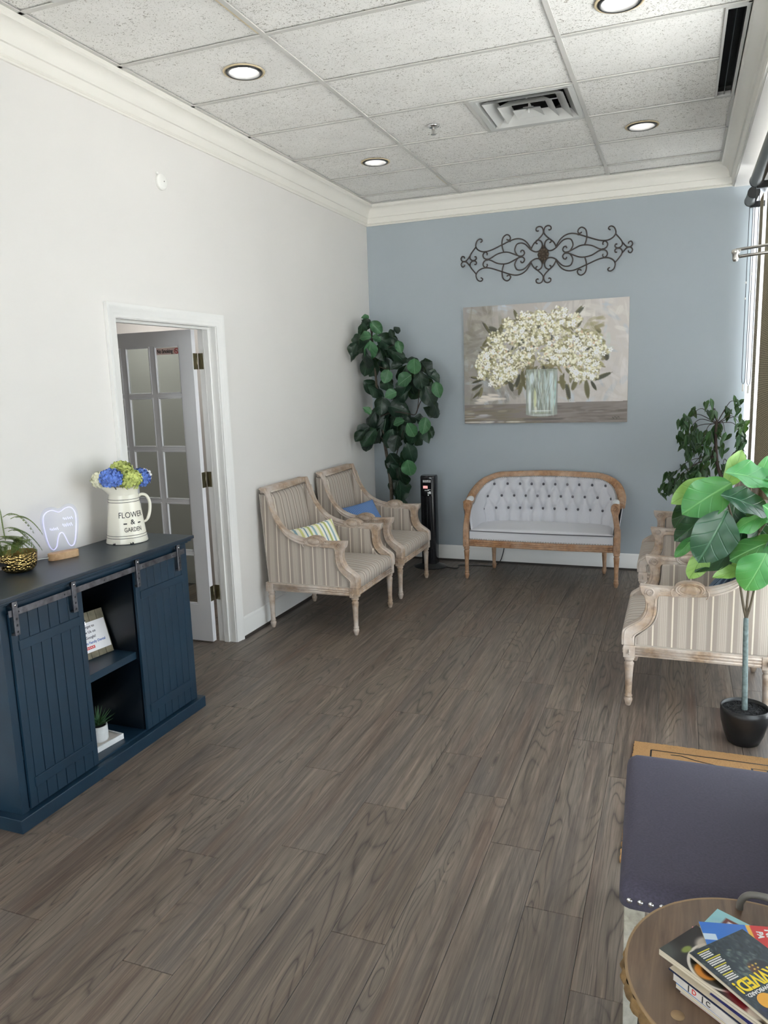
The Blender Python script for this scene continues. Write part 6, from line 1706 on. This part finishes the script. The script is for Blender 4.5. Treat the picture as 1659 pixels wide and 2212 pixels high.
for br in ([(1612, 1338), (1606, 1310), (1600, 1270), (1596, 1235), (1600, 1190), (1585, 1130), (1572, 1085), (1570, 1060)], [(1612, 1338), (1614, 1300), (1618, 1262), (1622, 1200), (1640, 1150), (1648, 1100)], [(1612, 1338), (1622, 1305), (1632, 1262), (1645, 1220), (1660, 1180)],
           [(1572, 1085), (1560, 1045), (1552, 1030)], [(1600, 1190), (1560, 1200), (1540, 1215)], [(1585, 1130), (1545, 1120)], [(1640, 1150), (1660, 1120)]):
    wtube(F2, [tuple(at(x, y, FY + 0.02)) for x, y in br], (0.0058, 0.004), 'stem', 'stem', 8)
BG = {'g': [leaf_mesh('leaf', 'leaf_green', 'fiddle', 0.22, 0.12, 0.055, 15, 9), leaf_mesh('leaf', 'leaf_green', 'round', 0.30, -0.15, 0.055, 15, 9)],
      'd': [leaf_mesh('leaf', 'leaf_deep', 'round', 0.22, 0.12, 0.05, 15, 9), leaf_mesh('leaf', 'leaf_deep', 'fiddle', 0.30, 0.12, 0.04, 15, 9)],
      'p': [leaf_mesh('leaf', 'leaf_pale', 'fiddle', 0.25, 0.15, 0.03, 15, 9)]}
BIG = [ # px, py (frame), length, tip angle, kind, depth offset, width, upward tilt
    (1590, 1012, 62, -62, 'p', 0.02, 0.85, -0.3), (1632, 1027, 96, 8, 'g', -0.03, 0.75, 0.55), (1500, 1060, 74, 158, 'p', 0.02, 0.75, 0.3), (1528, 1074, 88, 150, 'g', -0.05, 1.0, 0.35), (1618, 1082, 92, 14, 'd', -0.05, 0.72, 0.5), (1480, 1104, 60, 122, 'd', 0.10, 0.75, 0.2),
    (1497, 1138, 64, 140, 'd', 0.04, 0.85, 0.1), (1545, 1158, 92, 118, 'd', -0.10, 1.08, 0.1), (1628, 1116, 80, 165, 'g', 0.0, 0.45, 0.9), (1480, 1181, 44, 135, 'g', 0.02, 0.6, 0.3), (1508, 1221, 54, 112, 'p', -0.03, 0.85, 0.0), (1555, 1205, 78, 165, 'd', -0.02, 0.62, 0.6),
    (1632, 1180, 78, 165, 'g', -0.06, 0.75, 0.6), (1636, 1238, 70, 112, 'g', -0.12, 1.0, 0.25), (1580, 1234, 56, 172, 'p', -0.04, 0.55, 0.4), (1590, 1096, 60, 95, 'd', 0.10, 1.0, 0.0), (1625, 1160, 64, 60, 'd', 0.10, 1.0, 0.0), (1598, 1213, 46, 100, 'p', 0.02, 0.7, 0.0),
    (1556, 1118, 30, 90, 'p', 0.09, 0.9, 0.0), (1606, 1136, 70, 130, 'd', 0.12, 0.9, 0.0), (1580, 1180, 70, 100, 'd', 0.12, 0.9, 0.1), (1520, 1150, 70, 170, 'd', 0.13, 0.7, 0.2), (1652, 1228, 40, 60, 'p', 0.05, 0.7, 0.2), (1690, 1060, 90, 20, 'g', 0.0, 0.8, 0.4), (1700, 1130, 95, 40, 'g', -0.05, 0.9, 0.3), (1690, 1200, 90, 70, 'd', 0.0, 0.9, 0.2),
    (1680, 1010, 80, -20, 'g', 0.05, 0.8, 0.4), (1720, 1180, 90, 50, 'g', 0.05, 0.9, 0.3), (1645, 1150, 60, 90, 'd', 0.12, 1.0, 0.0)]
for (px, py, l, a, kd, dy, ws, upt) in BIG:
    c = at(px, py, FY + dy); dist = (c - CAM).dot(FW); L = l * dist / FPX * 1.34
    q = math.radians(a); d = IMX * math.cos(q) - IMZ * math.sin(q) + TOC * rr.uniform(-0.05, 0.30); d.normalize()
    n = TOC * (1.0 - 0.4 * upt) + IMZ * upt + IMX * rr.uniform(-0.2, 0.1)
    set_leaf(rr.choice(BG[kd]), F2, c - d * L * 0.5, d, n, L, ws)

# ---- weeping fig behind the far window armchair
F3 = empty('weeping_fig', (3.020, 6.480, 0), label='weeping fig with small leaves in the back right corner', cat='potted plant')
MB().lathe([(0, 0), (0.09, 0), (0.10, 0.01), (0.12, 0.20), (0.125, 0.215), (0.117, 0.215), (0.112, 0.19)], 32, cap=False).build('pot', 'pot_black', F3, 'auto')
MB().lathe([(0.113, 0.195), (0.06, 0.20), (0, 0.203)], 24, cap=False).build('soil', 'soil', F3, True)
GY3 = 6.44
wtube(F3, [(3.02, 6.48, 0.19), tuple(at(1572, 1120, 6.46)), tuple(at(1560, 1040, GY3)), tuple(at(1549, 1000, GY3)), tuple(at(1546, 940, GY3)), tuple(at(1548, 910, GY3))], (0.017, 0.010), 'trunk', 'bark_dark')
wtube(F3, [tuple(at(1566, 1080, GY3)), tuple(at(1570, 1020, GY3)), tuple(at(1573, 995, GY3))], (0.010, 0.006), 'trunk', 'bark_dark')
def c3(x, y): return 1360 + x / 5.548, 860 + y / 5.548
SMALL = [leaf_mesh('leaf', 'leaf_small', 'pointed', 0.20, 0.15, 0.02, 7, 5), leaf_mesh('leaf', 'leaf_small', 'pointed', 0.35, -0.15, 0.02, 7, 5)]
CL = [(700, 400, 120, 16), (660, 300, 80, 9), (870, 540, 110, 15), (760, 650, 100, 15), (640, 540, 80, 10), (1050, 380, 70, 10), (1230, 190, 80, 7), (1330, 330, 100, 11), (1370, 480, 110, 13), (1390, 650, 110, 16), (980, 720, 120, 16), (700, 900, 110, 15), (880, 920, 110, 14),
      (500, 960, 80, 10), (450, 1130, 80, 10), (560, 1060, 90, 12), (1100, 880, 90, 10), (1300, 740, 70, 8), (760, 190, 60, 4), (1000, 190, 55, 4), (1300, 60, 50, 3), (950, 100, 50, 3), (1440, 350, 60, 7), (800, 1020, 100, 10), (1020, 470, 50, 5), (1150, 440, 40, 2), (1110, 600, 60, 4)]
rr = random.Random(77)
hub = at(1548, 915, GY3); hub2 = at(1549, 985, GY3)
for (x, y, r_, n) in CL:
    px, py = c3(x, y); cpt = at(px, py, GY3 + rr.uniform(-0.10, 0.08)); hb = hub if y < 640 else hub2
    if y > 640 and x > 1000: hb = at(1572, 1000, GY3)
    mid = hb.lerp(cpt, 0.6) + Vector((0, 0, 0.07))
    wtube(F3, [tuple(hb), tuple(mid), tuple(cpt)], (0.0036, 0.0014), 'branch', 'bark_dark', 5)
    for k in range(round(n * 1.13)):
        a = rr.random() * 2 * PI; q = r_ * math.sqrt(rr.random()) / 5.548
        p = at(px + q * math.cos(a), py + q * math.sin(a), cpt.y + rr.uniform(-0.07, 0.07))
        if p.x > 3.19: p.x = 3.19 - rr.random() * 0.03
        d = Vector((rr.uniform(-0.6, 0.6), rr.uniform(-0.5, 0.3), rr.uniform(-1.2, -0.35))); nrm = TOC + Vector((rr.uniform(-0.7, 0.7), rr.uniform(-0.3, 0.3), rr.uniform(0.0, 0.9)))
        L = rr.uniform(0.070, 0.105)
        if p.x + d.normalized().x * L > 3.225: d.x = -abs(d.x)
        set_leaf(rr.choice(SMALL), F3, p - d.normalized() * L * 0.5, d, nrm, L, rr.uniform(0.70, 0.95))

# ================================================================== FOREGROUND
# ---- coir mat
MT = empty('door_mat', (2.93, 2.99, 0), label='brown coir door mat with a thin black printed border', cat='door mat')
MX0, MX1, MY0, MY1 = -0.358, 0.33, -0.455, 0.475
rr = random.Random(9)
rim = []
for (a, b, n) in (((MX0, MY0), (MX1, MY0), 60), ((MX1, MY0), (MX1, MY1), 80), ((MX1, MY1), (MX0, MY1), 60), ((MX0, MY1), (MX0, MY0), 80)):
    for k in range(n):
        t = k / n; rim.append((a[0] + (b[0] - a[0]) * t + rr.uniform(-0.003, 0.003), a[1] + (b[1] - a[1]) * t + rr.uniform(-0.003, 0.003)))
MB().prism(rim, 0.001, 0.014, 'z').build('coir_pile', 'coir', MT)
def mline(pts, w=0.0035):
    m = MB()
    for (a, b) in zip(pts, pts[1:]):
        A, B_ = Vector(a), Vector(b); d = (B_ - A).normalized(); n = Vector((-d.y, d.x)) * w
        m.add([(A.x + n.x, A.y + n.y, 0.0146), (A.x - n.x, A.y - n.y, 0.0146), (B_.x - n.x, B_.y - n.y, 0.0146), (B_.x + n.x, B_.y + n.y, 0.0146)], [(0, 1, 2, 3)])
    return m
bx0, bx1, by0, by1 = MX0 + 0.075, MX1 - 0.075, MY0 + 0.075, MY1 - 0.070
mline([(bx0, by0), (bx1, by0), (bx1, by1), (bx0, by1), (bx0, by0)]).build('printed_border', 'ink', MT)
mline([(-0.20, by1 - 0.025), (-0.16, by1 - 0.020), (-0.10, by1 - 0.045), (0.0, by1 - 0.070)]).build('printed_swirl', 'ink', MT)
MB().box(0.12, 0.19, by1 - 0.050, by1 - 0.046, 0.0142, 0.0146).box(0.12, 0.128, by1 - 0.075, by1 - 0.05, 0.0142, 0.0146).box(0.18, 0.188, by1 - 0.075, by1 - 0.05, 0.0142, 0.0146).build('printed_mark', 'ink', MT)

# ---- charcoal upholstered chair with nailheads
AC = empty('upholstered_chair', (2.98, 2.10, 0), label='charcoal fabric chair with silver nailheads beside the round table', cat='chair')
ax0, ax1, ay0, ay1 = 2.594 - 2.98, 3.235 - 2.98, 1.752 - 2.10, 2.448 - 2.10
m = cushion_mesh(MB(), ax0, ax1, ay0, ay1, 0.405, 0.472, 0.022, 0.034, 26, 26)
# slight waist on the free end of the seat
for i, (x, y, z) in enumerate(m.v):
    t = (y - ay0) / (ay1 - ay0)
    k = max(0, (0.25 - (x - ax0)) / 0.25)
    m.v[i] = (x + 0.012 * math.sin(PI * t) * 0 + 0.022 * k * (1 - t) , y, z)
st = m.build('seat', 'charcoal', AC, True)
for k in range(24):
    x = 2.641 - 2.98 + k * 0.0247
    MB().sphere((x, ay0 - 0.001, 0.428), 0.0076, 12, 8, (1, 0.6, 1)).build('nailhead', 'chrome', st, True)
for (x, y) in ((2.652 - 2.98, 1.812 - 2.10), (2.640 - 2.98, 2.395 - 2.10), (3.19 - 2.98, 1.80 - 2.10), (3.19 - 2.98, 2.395 - 2.10)):
    sx = -0.006 if x < 0 else 0.004; sy = 0.040 if y < 0 else -0.01
    m = MB()
    a, b = 0.0255, 0.018
    m.add([(x - b + sx, y - b + sy, 0), (x + b + sx, y - b + sy, 0), (x + b + sx, y + b + sy, 0), (x - b + sx, y + b + sy, 0), (x - a, y - a, 0.405), (x + a, y - a, 0.405), (x + a, y + a, 0.405), (x - a, y + a, 0.405)],
          [(0, 3, 2, 1), (4, 5, 6, 7), (0, 1, 5, 4), (1, 2, 6, 5), (2, 3, 7, 6), (3, 0, 4, 7)])
    m.build('leg', 'grey_leg', AC, bevel=0.002)
def bk(u, v):
    y = ay0 + 0.03 + (ay1 - ay0 - 0.06) * u; z = 0.44 + 0.46 * v
    e = min(1.0, min(u, 1 - u, 1 - v, 0.2) / 0.08); p = 0.055 * max(0, e) ** 0.5
    return (0.185 - p + 0.03 * v, y, z)
m = MB().grid(bk, 20, 16)
def bk2(u, v): return (0.215 + 0.03 * v, ay0 + 0.03 + (ay1 - ay0 - 0.06) * u, 0.44 + 0.46 * v)
m.grid(bk2, 8, 8)
m.build('backrest', 'charcoal', AC, True, fix=False)

# ---- round wooden tray table
TB = empty('round_table', (2.893, 1.418, 0), label='round brown wooden side table with a bark-textured rim', cat='table')
TZ, TR_ = 0.550, 0.245
rr = random.Random(2); n = 180
def rimr(k, z): return TR_ + 0.0015 + 0.0042 * math.sin(k * 2 * PI / n * 46) * (1 if 0.1 < z < 0.95 else 0.35) + 0.002 * math.sin(k * 0.21)
top = MB().lathe([(0, 0.0), (TR_ - 0.006, 0.0), (TR_ - 0.003, -0.003)], 96, (0, 0, TZ), cap=False).build('tabletop', 'slab', TB, 'auto')
MB().lathe([(TR_ - 0.0062, 0.0), (TR_ - 0.004, 0.0008), (TR_ - 0.001, 0.0), (TR_ - 0.001, -0.004)], 96, (0, 0, TZ), cap=False).build('pale_edge', 'pale_wood', TB, True)
m = MB()
def rimf(u, v):
    k = u * n; z = v; r_ = rimr(k, z) - 0.004 * (2 * v - 1) ** 2 + 0.002 * math.sin(k * 1.3 + v * 6); a = 2 * PI * u
    return (r_ * math.cos(a), r_ * math.sin(a), TZ - 0.002 - 0.034 * (1 - v))
m.grid(rimf, n, 7, True).build('bark_rim', 'bark_rim', TB, True)
MB().lathe([(TR_ - 0.004, -0.035), (0, -0.035)], 64, (0, 0, TZ), cap=False).build('underside', 'slab', TB)
for (x, y, r_) in ((2.748 - 2.893, 1.292 - 1.418, 0.012), ):
    MB().lathe([(r_, 0.0002), (r_, 0.0009), (0, 0.0011)], 20, (x, y, TZ)).build('wood_plug', 'pale_wood', TB, True)
for k in range(3):
    a = k * 2 * PI / 3 + 0.5
    MB().tube([(0.16 * math.cos(a), 0.16 * math.sin(a), TZ - 0.036), (0.19 * math.cos(a), 0.19 * math.sin(a), 0.0)], [0.016, 0.012], 12).build('leg', 'iron', TB, True)
hpts = catmull([tuple(Vector((2.872, 1.630, TZ - 0.01)) - Vector(TB.location)), tuple(Vector((2.873, 1.630, TZ + 0.018)) - Vector(TB.location)), tuple(Vector((2.892, 1.624, TZ + 0.042)) - Vector(TB.location)), tuple(Vector((2.94, 1.612, TZ + 0.048)) - Vector(TB.location)),
                tuple(Vector((2.985, 1.600, TZ + 0.040)) - Vector(TB.location)), tuple(Vector((3.0, 1.594, TZ + 0.018)) - Vector(TB.location)), tuple(Vector((3.0, 1.592, TZ - 0.01)) - Vector(TB.location))], 6)
MB().tube(hpts, 0.0072, 12).build('handle', 'grey_iron', TB, True)

# ---- magazines and books on the table, bottom to top
def booklet(name, label, corner, xdir, w, h, z0, t, cover, edge='pages', group='magazines and books on the round table', bottom=None):
    """corner = near-left corner; x runs along the short side, y along the long side (right-hand turn)"""
    xd = Vector((xdir[0], xdir[1], 0)).normalized(); yd = Vector((-xd.y, xd.x, 0))
    r = empty(name, (corner[0], corner[1], z0), label=label, cat='magazine' if 'magazine' in name or 'comic' in name else 'book', group=group)
    r.rotation_euler = (0, 0, math.atan2(xd.y, xd.x))
    MB().box(0.0008, w - 0.0008, 0.0, h - 0.0008, 0.0004, t - 0.0005).build('pages', edge, r)
    MB().box(0, w, 0, h, 0, 0.0004).build('back_cover', bottom or (cover if isinstance(cover, str) else 'paper'), r)
    if isinstance(cover, str): c = MB().box(0, w, 0, h, t - 0.0005, t).build('front_cover', cover, r)
    else:
        c = paint_grid('front_cover', cover, w, h, 'print', r, Matrix.Translation((w / 2, h / 2, t)))
    return r, c
z = TZ + 0.0015
def lincol(a): a = np.clip(a, 0, 255) / 255.0; return np.where(a <= 0.04045, a / 12.92, ((a + 0.055) / 1.055) ** 2.4).astype('f')
rg = np.random.default_rng(3)
def blob(img, cx, cy, rx, ry, col, al=1.0, soft=0.25, ang=0.0):
    Hh, Ww = img.shape[:2]; yy, xx = np.mgrid[0:Hh, 0:Ww]; X = xx / Ww - cx; Y = yy / Hh - cy; c, s = math.cos(ang), math.sin(ang)
    d = np.sqrt(((X * c + Y * s) / rx) ** 2 + ((-X * s + Y * c) / ry) ** 2); k = np.clip((1 - d) / soft, 0, 1) * al
    img[:] = img * (1 - k[..., None]) + np.array(col, 'f') * k[..., None]
# bottom: pink book, blue book, grey paperback, navy book
def rot_book(name, label, left, axis, L, Wd, z0, t, cover, **k):
    """left = leftmost corner; axis = direction of the long visible edge (towards the lower right); the book lies beyond that edge"""
    ax = Vector((axis[0], axis[1], 0)).normalized()
    return booklet(name, label, left, (ax.x, ax.y), L, Wd, z0, t, cover, **k)
rot_book('book', 'thin pink book at the bottom of the stack', (2.752, 1.347), (0.80, -0.60), 0.19, 0.13, z, 0.007, 'c_pink')
rot_book('book', 'pale blue book second from the bottom', (2.744, 1.349), (0.78, -0.62), 0.20, 0.13, z + 0.0072, 0.009, 'c_lightblue')
rr_, cov = rot_book('book', 'grey paperback with lettered spine in the stack', (2.739, 1.356), (0.77, -0.64), 0.20, 0.135, z + 0.0164, 0.015, 'tray_wood', edge='tray_wood')
for k, (tx, mt) in enumerate((('D', 'c_red'), ('C', 'ink'))):
    MB().box(0.034 + 0.030 * k, 0.036 + 0.030 * k, -0.0006, 0.0, 0.001, 0.014).build('spine_rule', 'ink', rr_)
    text_mesh('lettering', tx, 0.014, mt, rr_, mat4=frame((0.047 + 0.030 * k, -0.0006, 0.0075), (1, 0, 0), (0, 0, 1)))
nb = empty('book', (2.731, 1.361, z + 0.0315), label='navy book peeking out left of the paperback', cat='book', group='magazines and books on the round table'); nb.rotation_euler = (0, 0, math.atan2(-0.62, 0.78))
MB().box(0, 0.16, 0.0, 0.13, 0, 0.0035).build('cover', 'c_navy_book', nb); MB().box(0.001, 0.159, 0.001, 0.129, 0.0035, 0.0045).build('pages', 'pages', nb)
# pink magazine and teal magazine behind
zz = z + 0.0365
rot_book('magazine', 'pink magazine sticking out behind the blue comic', (2.768, 1.462), (0.98, -0.2), 0.15, 0.030, zz - 0.004, 0.003, 'c_pink')
a = np.zeros((60, 46, 3), 'f'); a[:] = (150, 206, 214)
for k in range(60): blob(a, rg.random(), rg.random(), 0.12, 0.06, (110 + 90 * rg.random(), 196, 210), 0.5, 0.8, rg.random() * 3)
a[8:-2, 8:42] = (236, 232, 236); a[6:9, 6:44] = (120, 60, 50); a[6:, 6:8] = (120, 60, 50); a[6:, 42:44] = (70, 80, 60)
blob(a, 0.8, 0.3, 0.1, 0.2, (60, 90, 60), 0.8)
# teal: top-left corner at (2.825,1.555), one edge to (2.798,1.507), other to (2.886,1.525)
ta = Vector((0.87, -0.46, 0)); tm = empty('magazine', (2.823, 1.556, zz + 0.001), label='pale teal magazine at the back of the stack', cat='magazine', group='magazines and books on the round table')
tm.rotation_euler = (0, 0, math.atan2(ta.y, ta.x))
MB().box(0, 0.20, -0.15, 0, 0, 0.0025).build('pages', 'pages', tm); paint_grid('front_cover', lincol(a), 0.20, 0.15, 'print', tm, Matrix.Translation((0.10, -0.075, 0.0028)))
# black cookbook
a = np.zeros((110, 84, 3), 'f'); a[:] = (34, 30, 30)
blob(a, 0.05, 0.2, 0.25, 0.5, (70, 76, 74), 0.8, 0.6)
blob(a, 0.56, 0.45, 0.40, 0.36, (214, 206, 196), 1.0, 0.05); blob(a, 0.57, 0.45, 0.37, 0.335, (50, 46, 38), 1.0, 0.06)
blob(a, 0.56, 0.62, 0.26, 0.18, (196, 126, 40), 1.0, 0.2); blob(a, 0.60, 0.54, 0.24, 0.20, (56, 34, 24), 1.0, 0.3); blob(a, 0.34, 0.33, 0.10, 0.05, (120, 130, 60), 0.9, 0.5, 0.7)
blob(a, 0.85, 0.9, 0.5, 0.16, (110, 26, 30), 1.0, 0.3)
for k in range(5): blob(a, 0.3 + 0.14 * k, 0.93 - 0.02 * k, 0.05, 0.03, (226, 214, 200), 0.9, 0.5)
ca = Vector((0.80, -0.60, 0))
cb = empty('magazine', (2.713, 1.389, zz), label='black food magazine with an orange drink on its cover', cat='magazine', group='magazines and books on the round table'); cb.rotation_euler = (0, 0, math.atan2(ca.y, ca.x))
MB().box(0, 0.225, 0, 0.112, 0, 0.012).build('pages', 'pages', cb)
a2 = np.zeros((90, 180, 3), 'f'); a2[:] = (30, 26, 26)
def cv_(x, y): return x / 0.226, 1 - y / 0.113
def cb_(x, y, r_, col, al=1.0, soft=0.1, fy=1.0): u, v = cv_(x, y); blob(a2, u, v, r_ / 0.226, r_ * fy / 0.113, col, al, soft)
cb_(0.0, 0.0, 0.045, (72, 78, 76), 0.9, 0.5)
cb_(0.095, 0.058, 0.062, (222, 216, 208), 1.0, 0.03); cb_(0.096, 0.059, 0.058, (46, 44, 36), 1.0, 0.05); cb_(0.05, 0.085, 0.030, (206, 196, 184), 0.9, 0.3)
cb_(0.085, 0.026, 0.024, (206, 132, 44), 1.0, 0.2); cb_(0.090, 0.034, 0.020, (60, 34, 22), 1.0, 0.3); cb_(0.030, 0.042, 0.008, (126, 140, 66), 1.0, 0.4, 2.0)
cb_(0.165, 0.03, 0.045, (112, 26, 32), 1.0, 0.4); cb_(0.19, 0.01, 0.018, (232, 222, 206), 0.9, 0.4); cb_(0.215, 0.02, 0.02, (220, 196, 160), 0.9, 0.4)
paint_grid('front_cover', lincol(a2), 0.226, 0.113, 'print', cb, Matrix.Translation((0.113, 0.0565, 0.0125)))
# dark blue magazine edge under it
db = empty('magazine', (2.80, 1.318, zz - 0.0045), label='magazine with a deep blue spine in the middle of the stack', cat='magazine', group='magazines and books on the round table'); db.rotation_euler = (0, 0, math.atan2(-0.63, 0.78))
MB().box(0, 0.15, 0, 0.10, 0, 0.0042).build('cover', 'c_darkblue', db)
# blue / red comic
a = np.zeros((70, 100, 3), 'f'); a[:] = (52, 120, 214)
a[:, 46:50] = (244, 190, 70); a[:, 50:74] = (214, 44, 40); a[:, 74:78] = (250, 214, 90); a[:, 78:] = (168, 214, 240)
yy, xx = np.mgrid[0:70, 0:100]; d = np.hypot(xx - 44, (yy - 62)); a[(d > 34) & (d < 37) & (xx < 46)] = (150, 130, 210); a[(d < 34) & (xx < 46)] = (48, 60, 170)
a[20:30, 0:13] = (206, 226, 246); a[52:60, 2:16] = (180, 206, 236)
ka = Vector((0.98, 0.20, 0)); cm = empty('comic_book', (2.785, 1.486, zz + 0.0135), label='blue, red and yellow comic under the top magazine', cat='magazine', group='magazines and books on the round table'); cm.rotation_euler = (0, 0, math.atan2(0.21, 0.98))
MB().box(0, 0.19, -0.115, 0, 0, 0.003).build('pages', 'pages', cm)
cv = paint_grid('front_cover', lincol(a), 0.19, 0.115, 'print', cm, Matrix.Translation((0.095, -0.0575, 0.0033)))
def lay(o_parent, txt, size, mat, x, y, z, rot, **k):
    return text_mesh('lettering', txt, size, mat, o_parent, mat4=Matrix.Translation((x, y, z)) @ Matrix.Rotation(rot, 4, 'Z'), extrude=0.0001, **k)
lay(cm, 'NICE', 0.022, 'c_white', 0.126, -0.034, 0.0037, -PI / 2 - 0.05, bold=0.0008)
lay(cm, 'PA', 0.016, 'c_white', 0.108, -0.026, 0.0037, -PI / 2 - 0.05, bold=0.0008)
lay(cm, 'TI', 0.026, 'c_blue', 0.166, -0.030, 0.0037, -PI / 2 - 0.05, bold=0.0010)
# top magazine, upside down to the viewer
a = np.zeros((150, 110, 3), 'f'); a[:] = (38, 52, 64)
for k in range(900):
    u, v = rg.random(), rg.random(); w = math.exp(-((u - 0.50) ** 2 / 0.06 + (v - 0.42) ** 2 / 0.05))
    c = np.array((44, 58, 66)) * (1 - w) + np.array((120, 140, 132)) * w + rg.normal() * 26
    if rg.random() < 0.10 * w: c = np.array((190, 196, 160))
    blob(a, u, v, rg.uniform(0.015, 0.05), rg.uniform(0.01, 0.03), c, 0.6, 0.8, rg.random() * 3)
blob(a, 0.62, 0.42, 0.16, 0.12, (34, 36, 46), 1.0, 0.2); blob(a, 0.52, 0.40, 0.07, 0.09, (86, 52, 40), 0.9, 0.4, 0.5); blob(a, 0.66, 0.46, 0.10, 0.05, (54, 60, 92), 0.9, 0.5)
for k in range(5): blob(a, 0.50 + 0.03 * k, 0.36 + 0.04 * (k % 2), 0.02, 0.010, (240, 200, 80), 1, 0.4)
for k in range(60): blob(a, rg.random(), rg.uniform(0.74, 1.0), 0.08, 0.02, (20 + 30 * rg.random(), 36, 60 + 30 * rg.random()), 0.6, 0.6, 0.4)
tx = Vector((0.118, -0.118, 0)).normalized()
tpm = empty('magazine', (2.766, 1.381, zz + 0.0172), label='dark blue magazine with yellow title on top of the stack', cat='magazine', group='magazines and books on the round table'); tpm.rotation_euler = (0, 0, math.atan2(-0.70, 0.714))
LM, WM = 0.205, 0.140     # long edge runs to the lower right
MB().box(0, LM, 0, WM, 0, 0.0065).build('pages', 'pages', tpm)
a3 = np.rot90(a, 1).copy()
tc = paint_grid('front_cover', lincol(a3), LM, WM, 'print', tpm, Matrix.Translation((LM / 2, WM / 2, 0.0068)))
# title reads upside down: its lines run from right to left, across the short side
lay(tpm, 'SURVIVED!', 0.036, 'c_yellow', 0.100, 0.008, 0.0072, -PI / 2, bold=0.0012, xscale=0.72, align='RIGHT')
lay(tpm, 'FAIL. SNOWBOARD.', 0.0105, 'c_white', 0.121, 0.010, 0.0072, -PI / 2, bold=0.0003, align='RIGHT')
for k, (w_, yb) in enumerate(((0.030, 0.0), (0.036, 0), (0.030, 0), (0.024, 0))):
    x = 0.008 + 0.0195 * k
    MB().box(x, x + 0.0022, 0.012, 0.012 + w_, 0.0068, 0.0071).build('rule', 'c_text_yellow', tpm)
    for j in range(3):
        o = MB(); q = 0.012
        while q < 0.012 + w_ * 0.85:
            l_ = 0.0012 + 0.0022 * random.random(); o.box(x + 0.0042 + 0.0046 * j, x + 0.0068 + 0.0046 * j, q, q + l_, 0.0068, 0.0071); q += l_ + 0.0007
        o.build('small_print', 'c_white', tpm)['kind'] = 'stuff'
MB().lathe([(0.017, 0.0069), (0.017, 0.0074), (0, 0.0075)], 28, (0.143, 0.034, 0)).build('yellow_badge', 'c_orange', tpm)
lay(tpm, 'ss', 0.034, 'c_skyblue', 0.170, 0.016, 0.0072, -PI / 2, align='RIGHT')
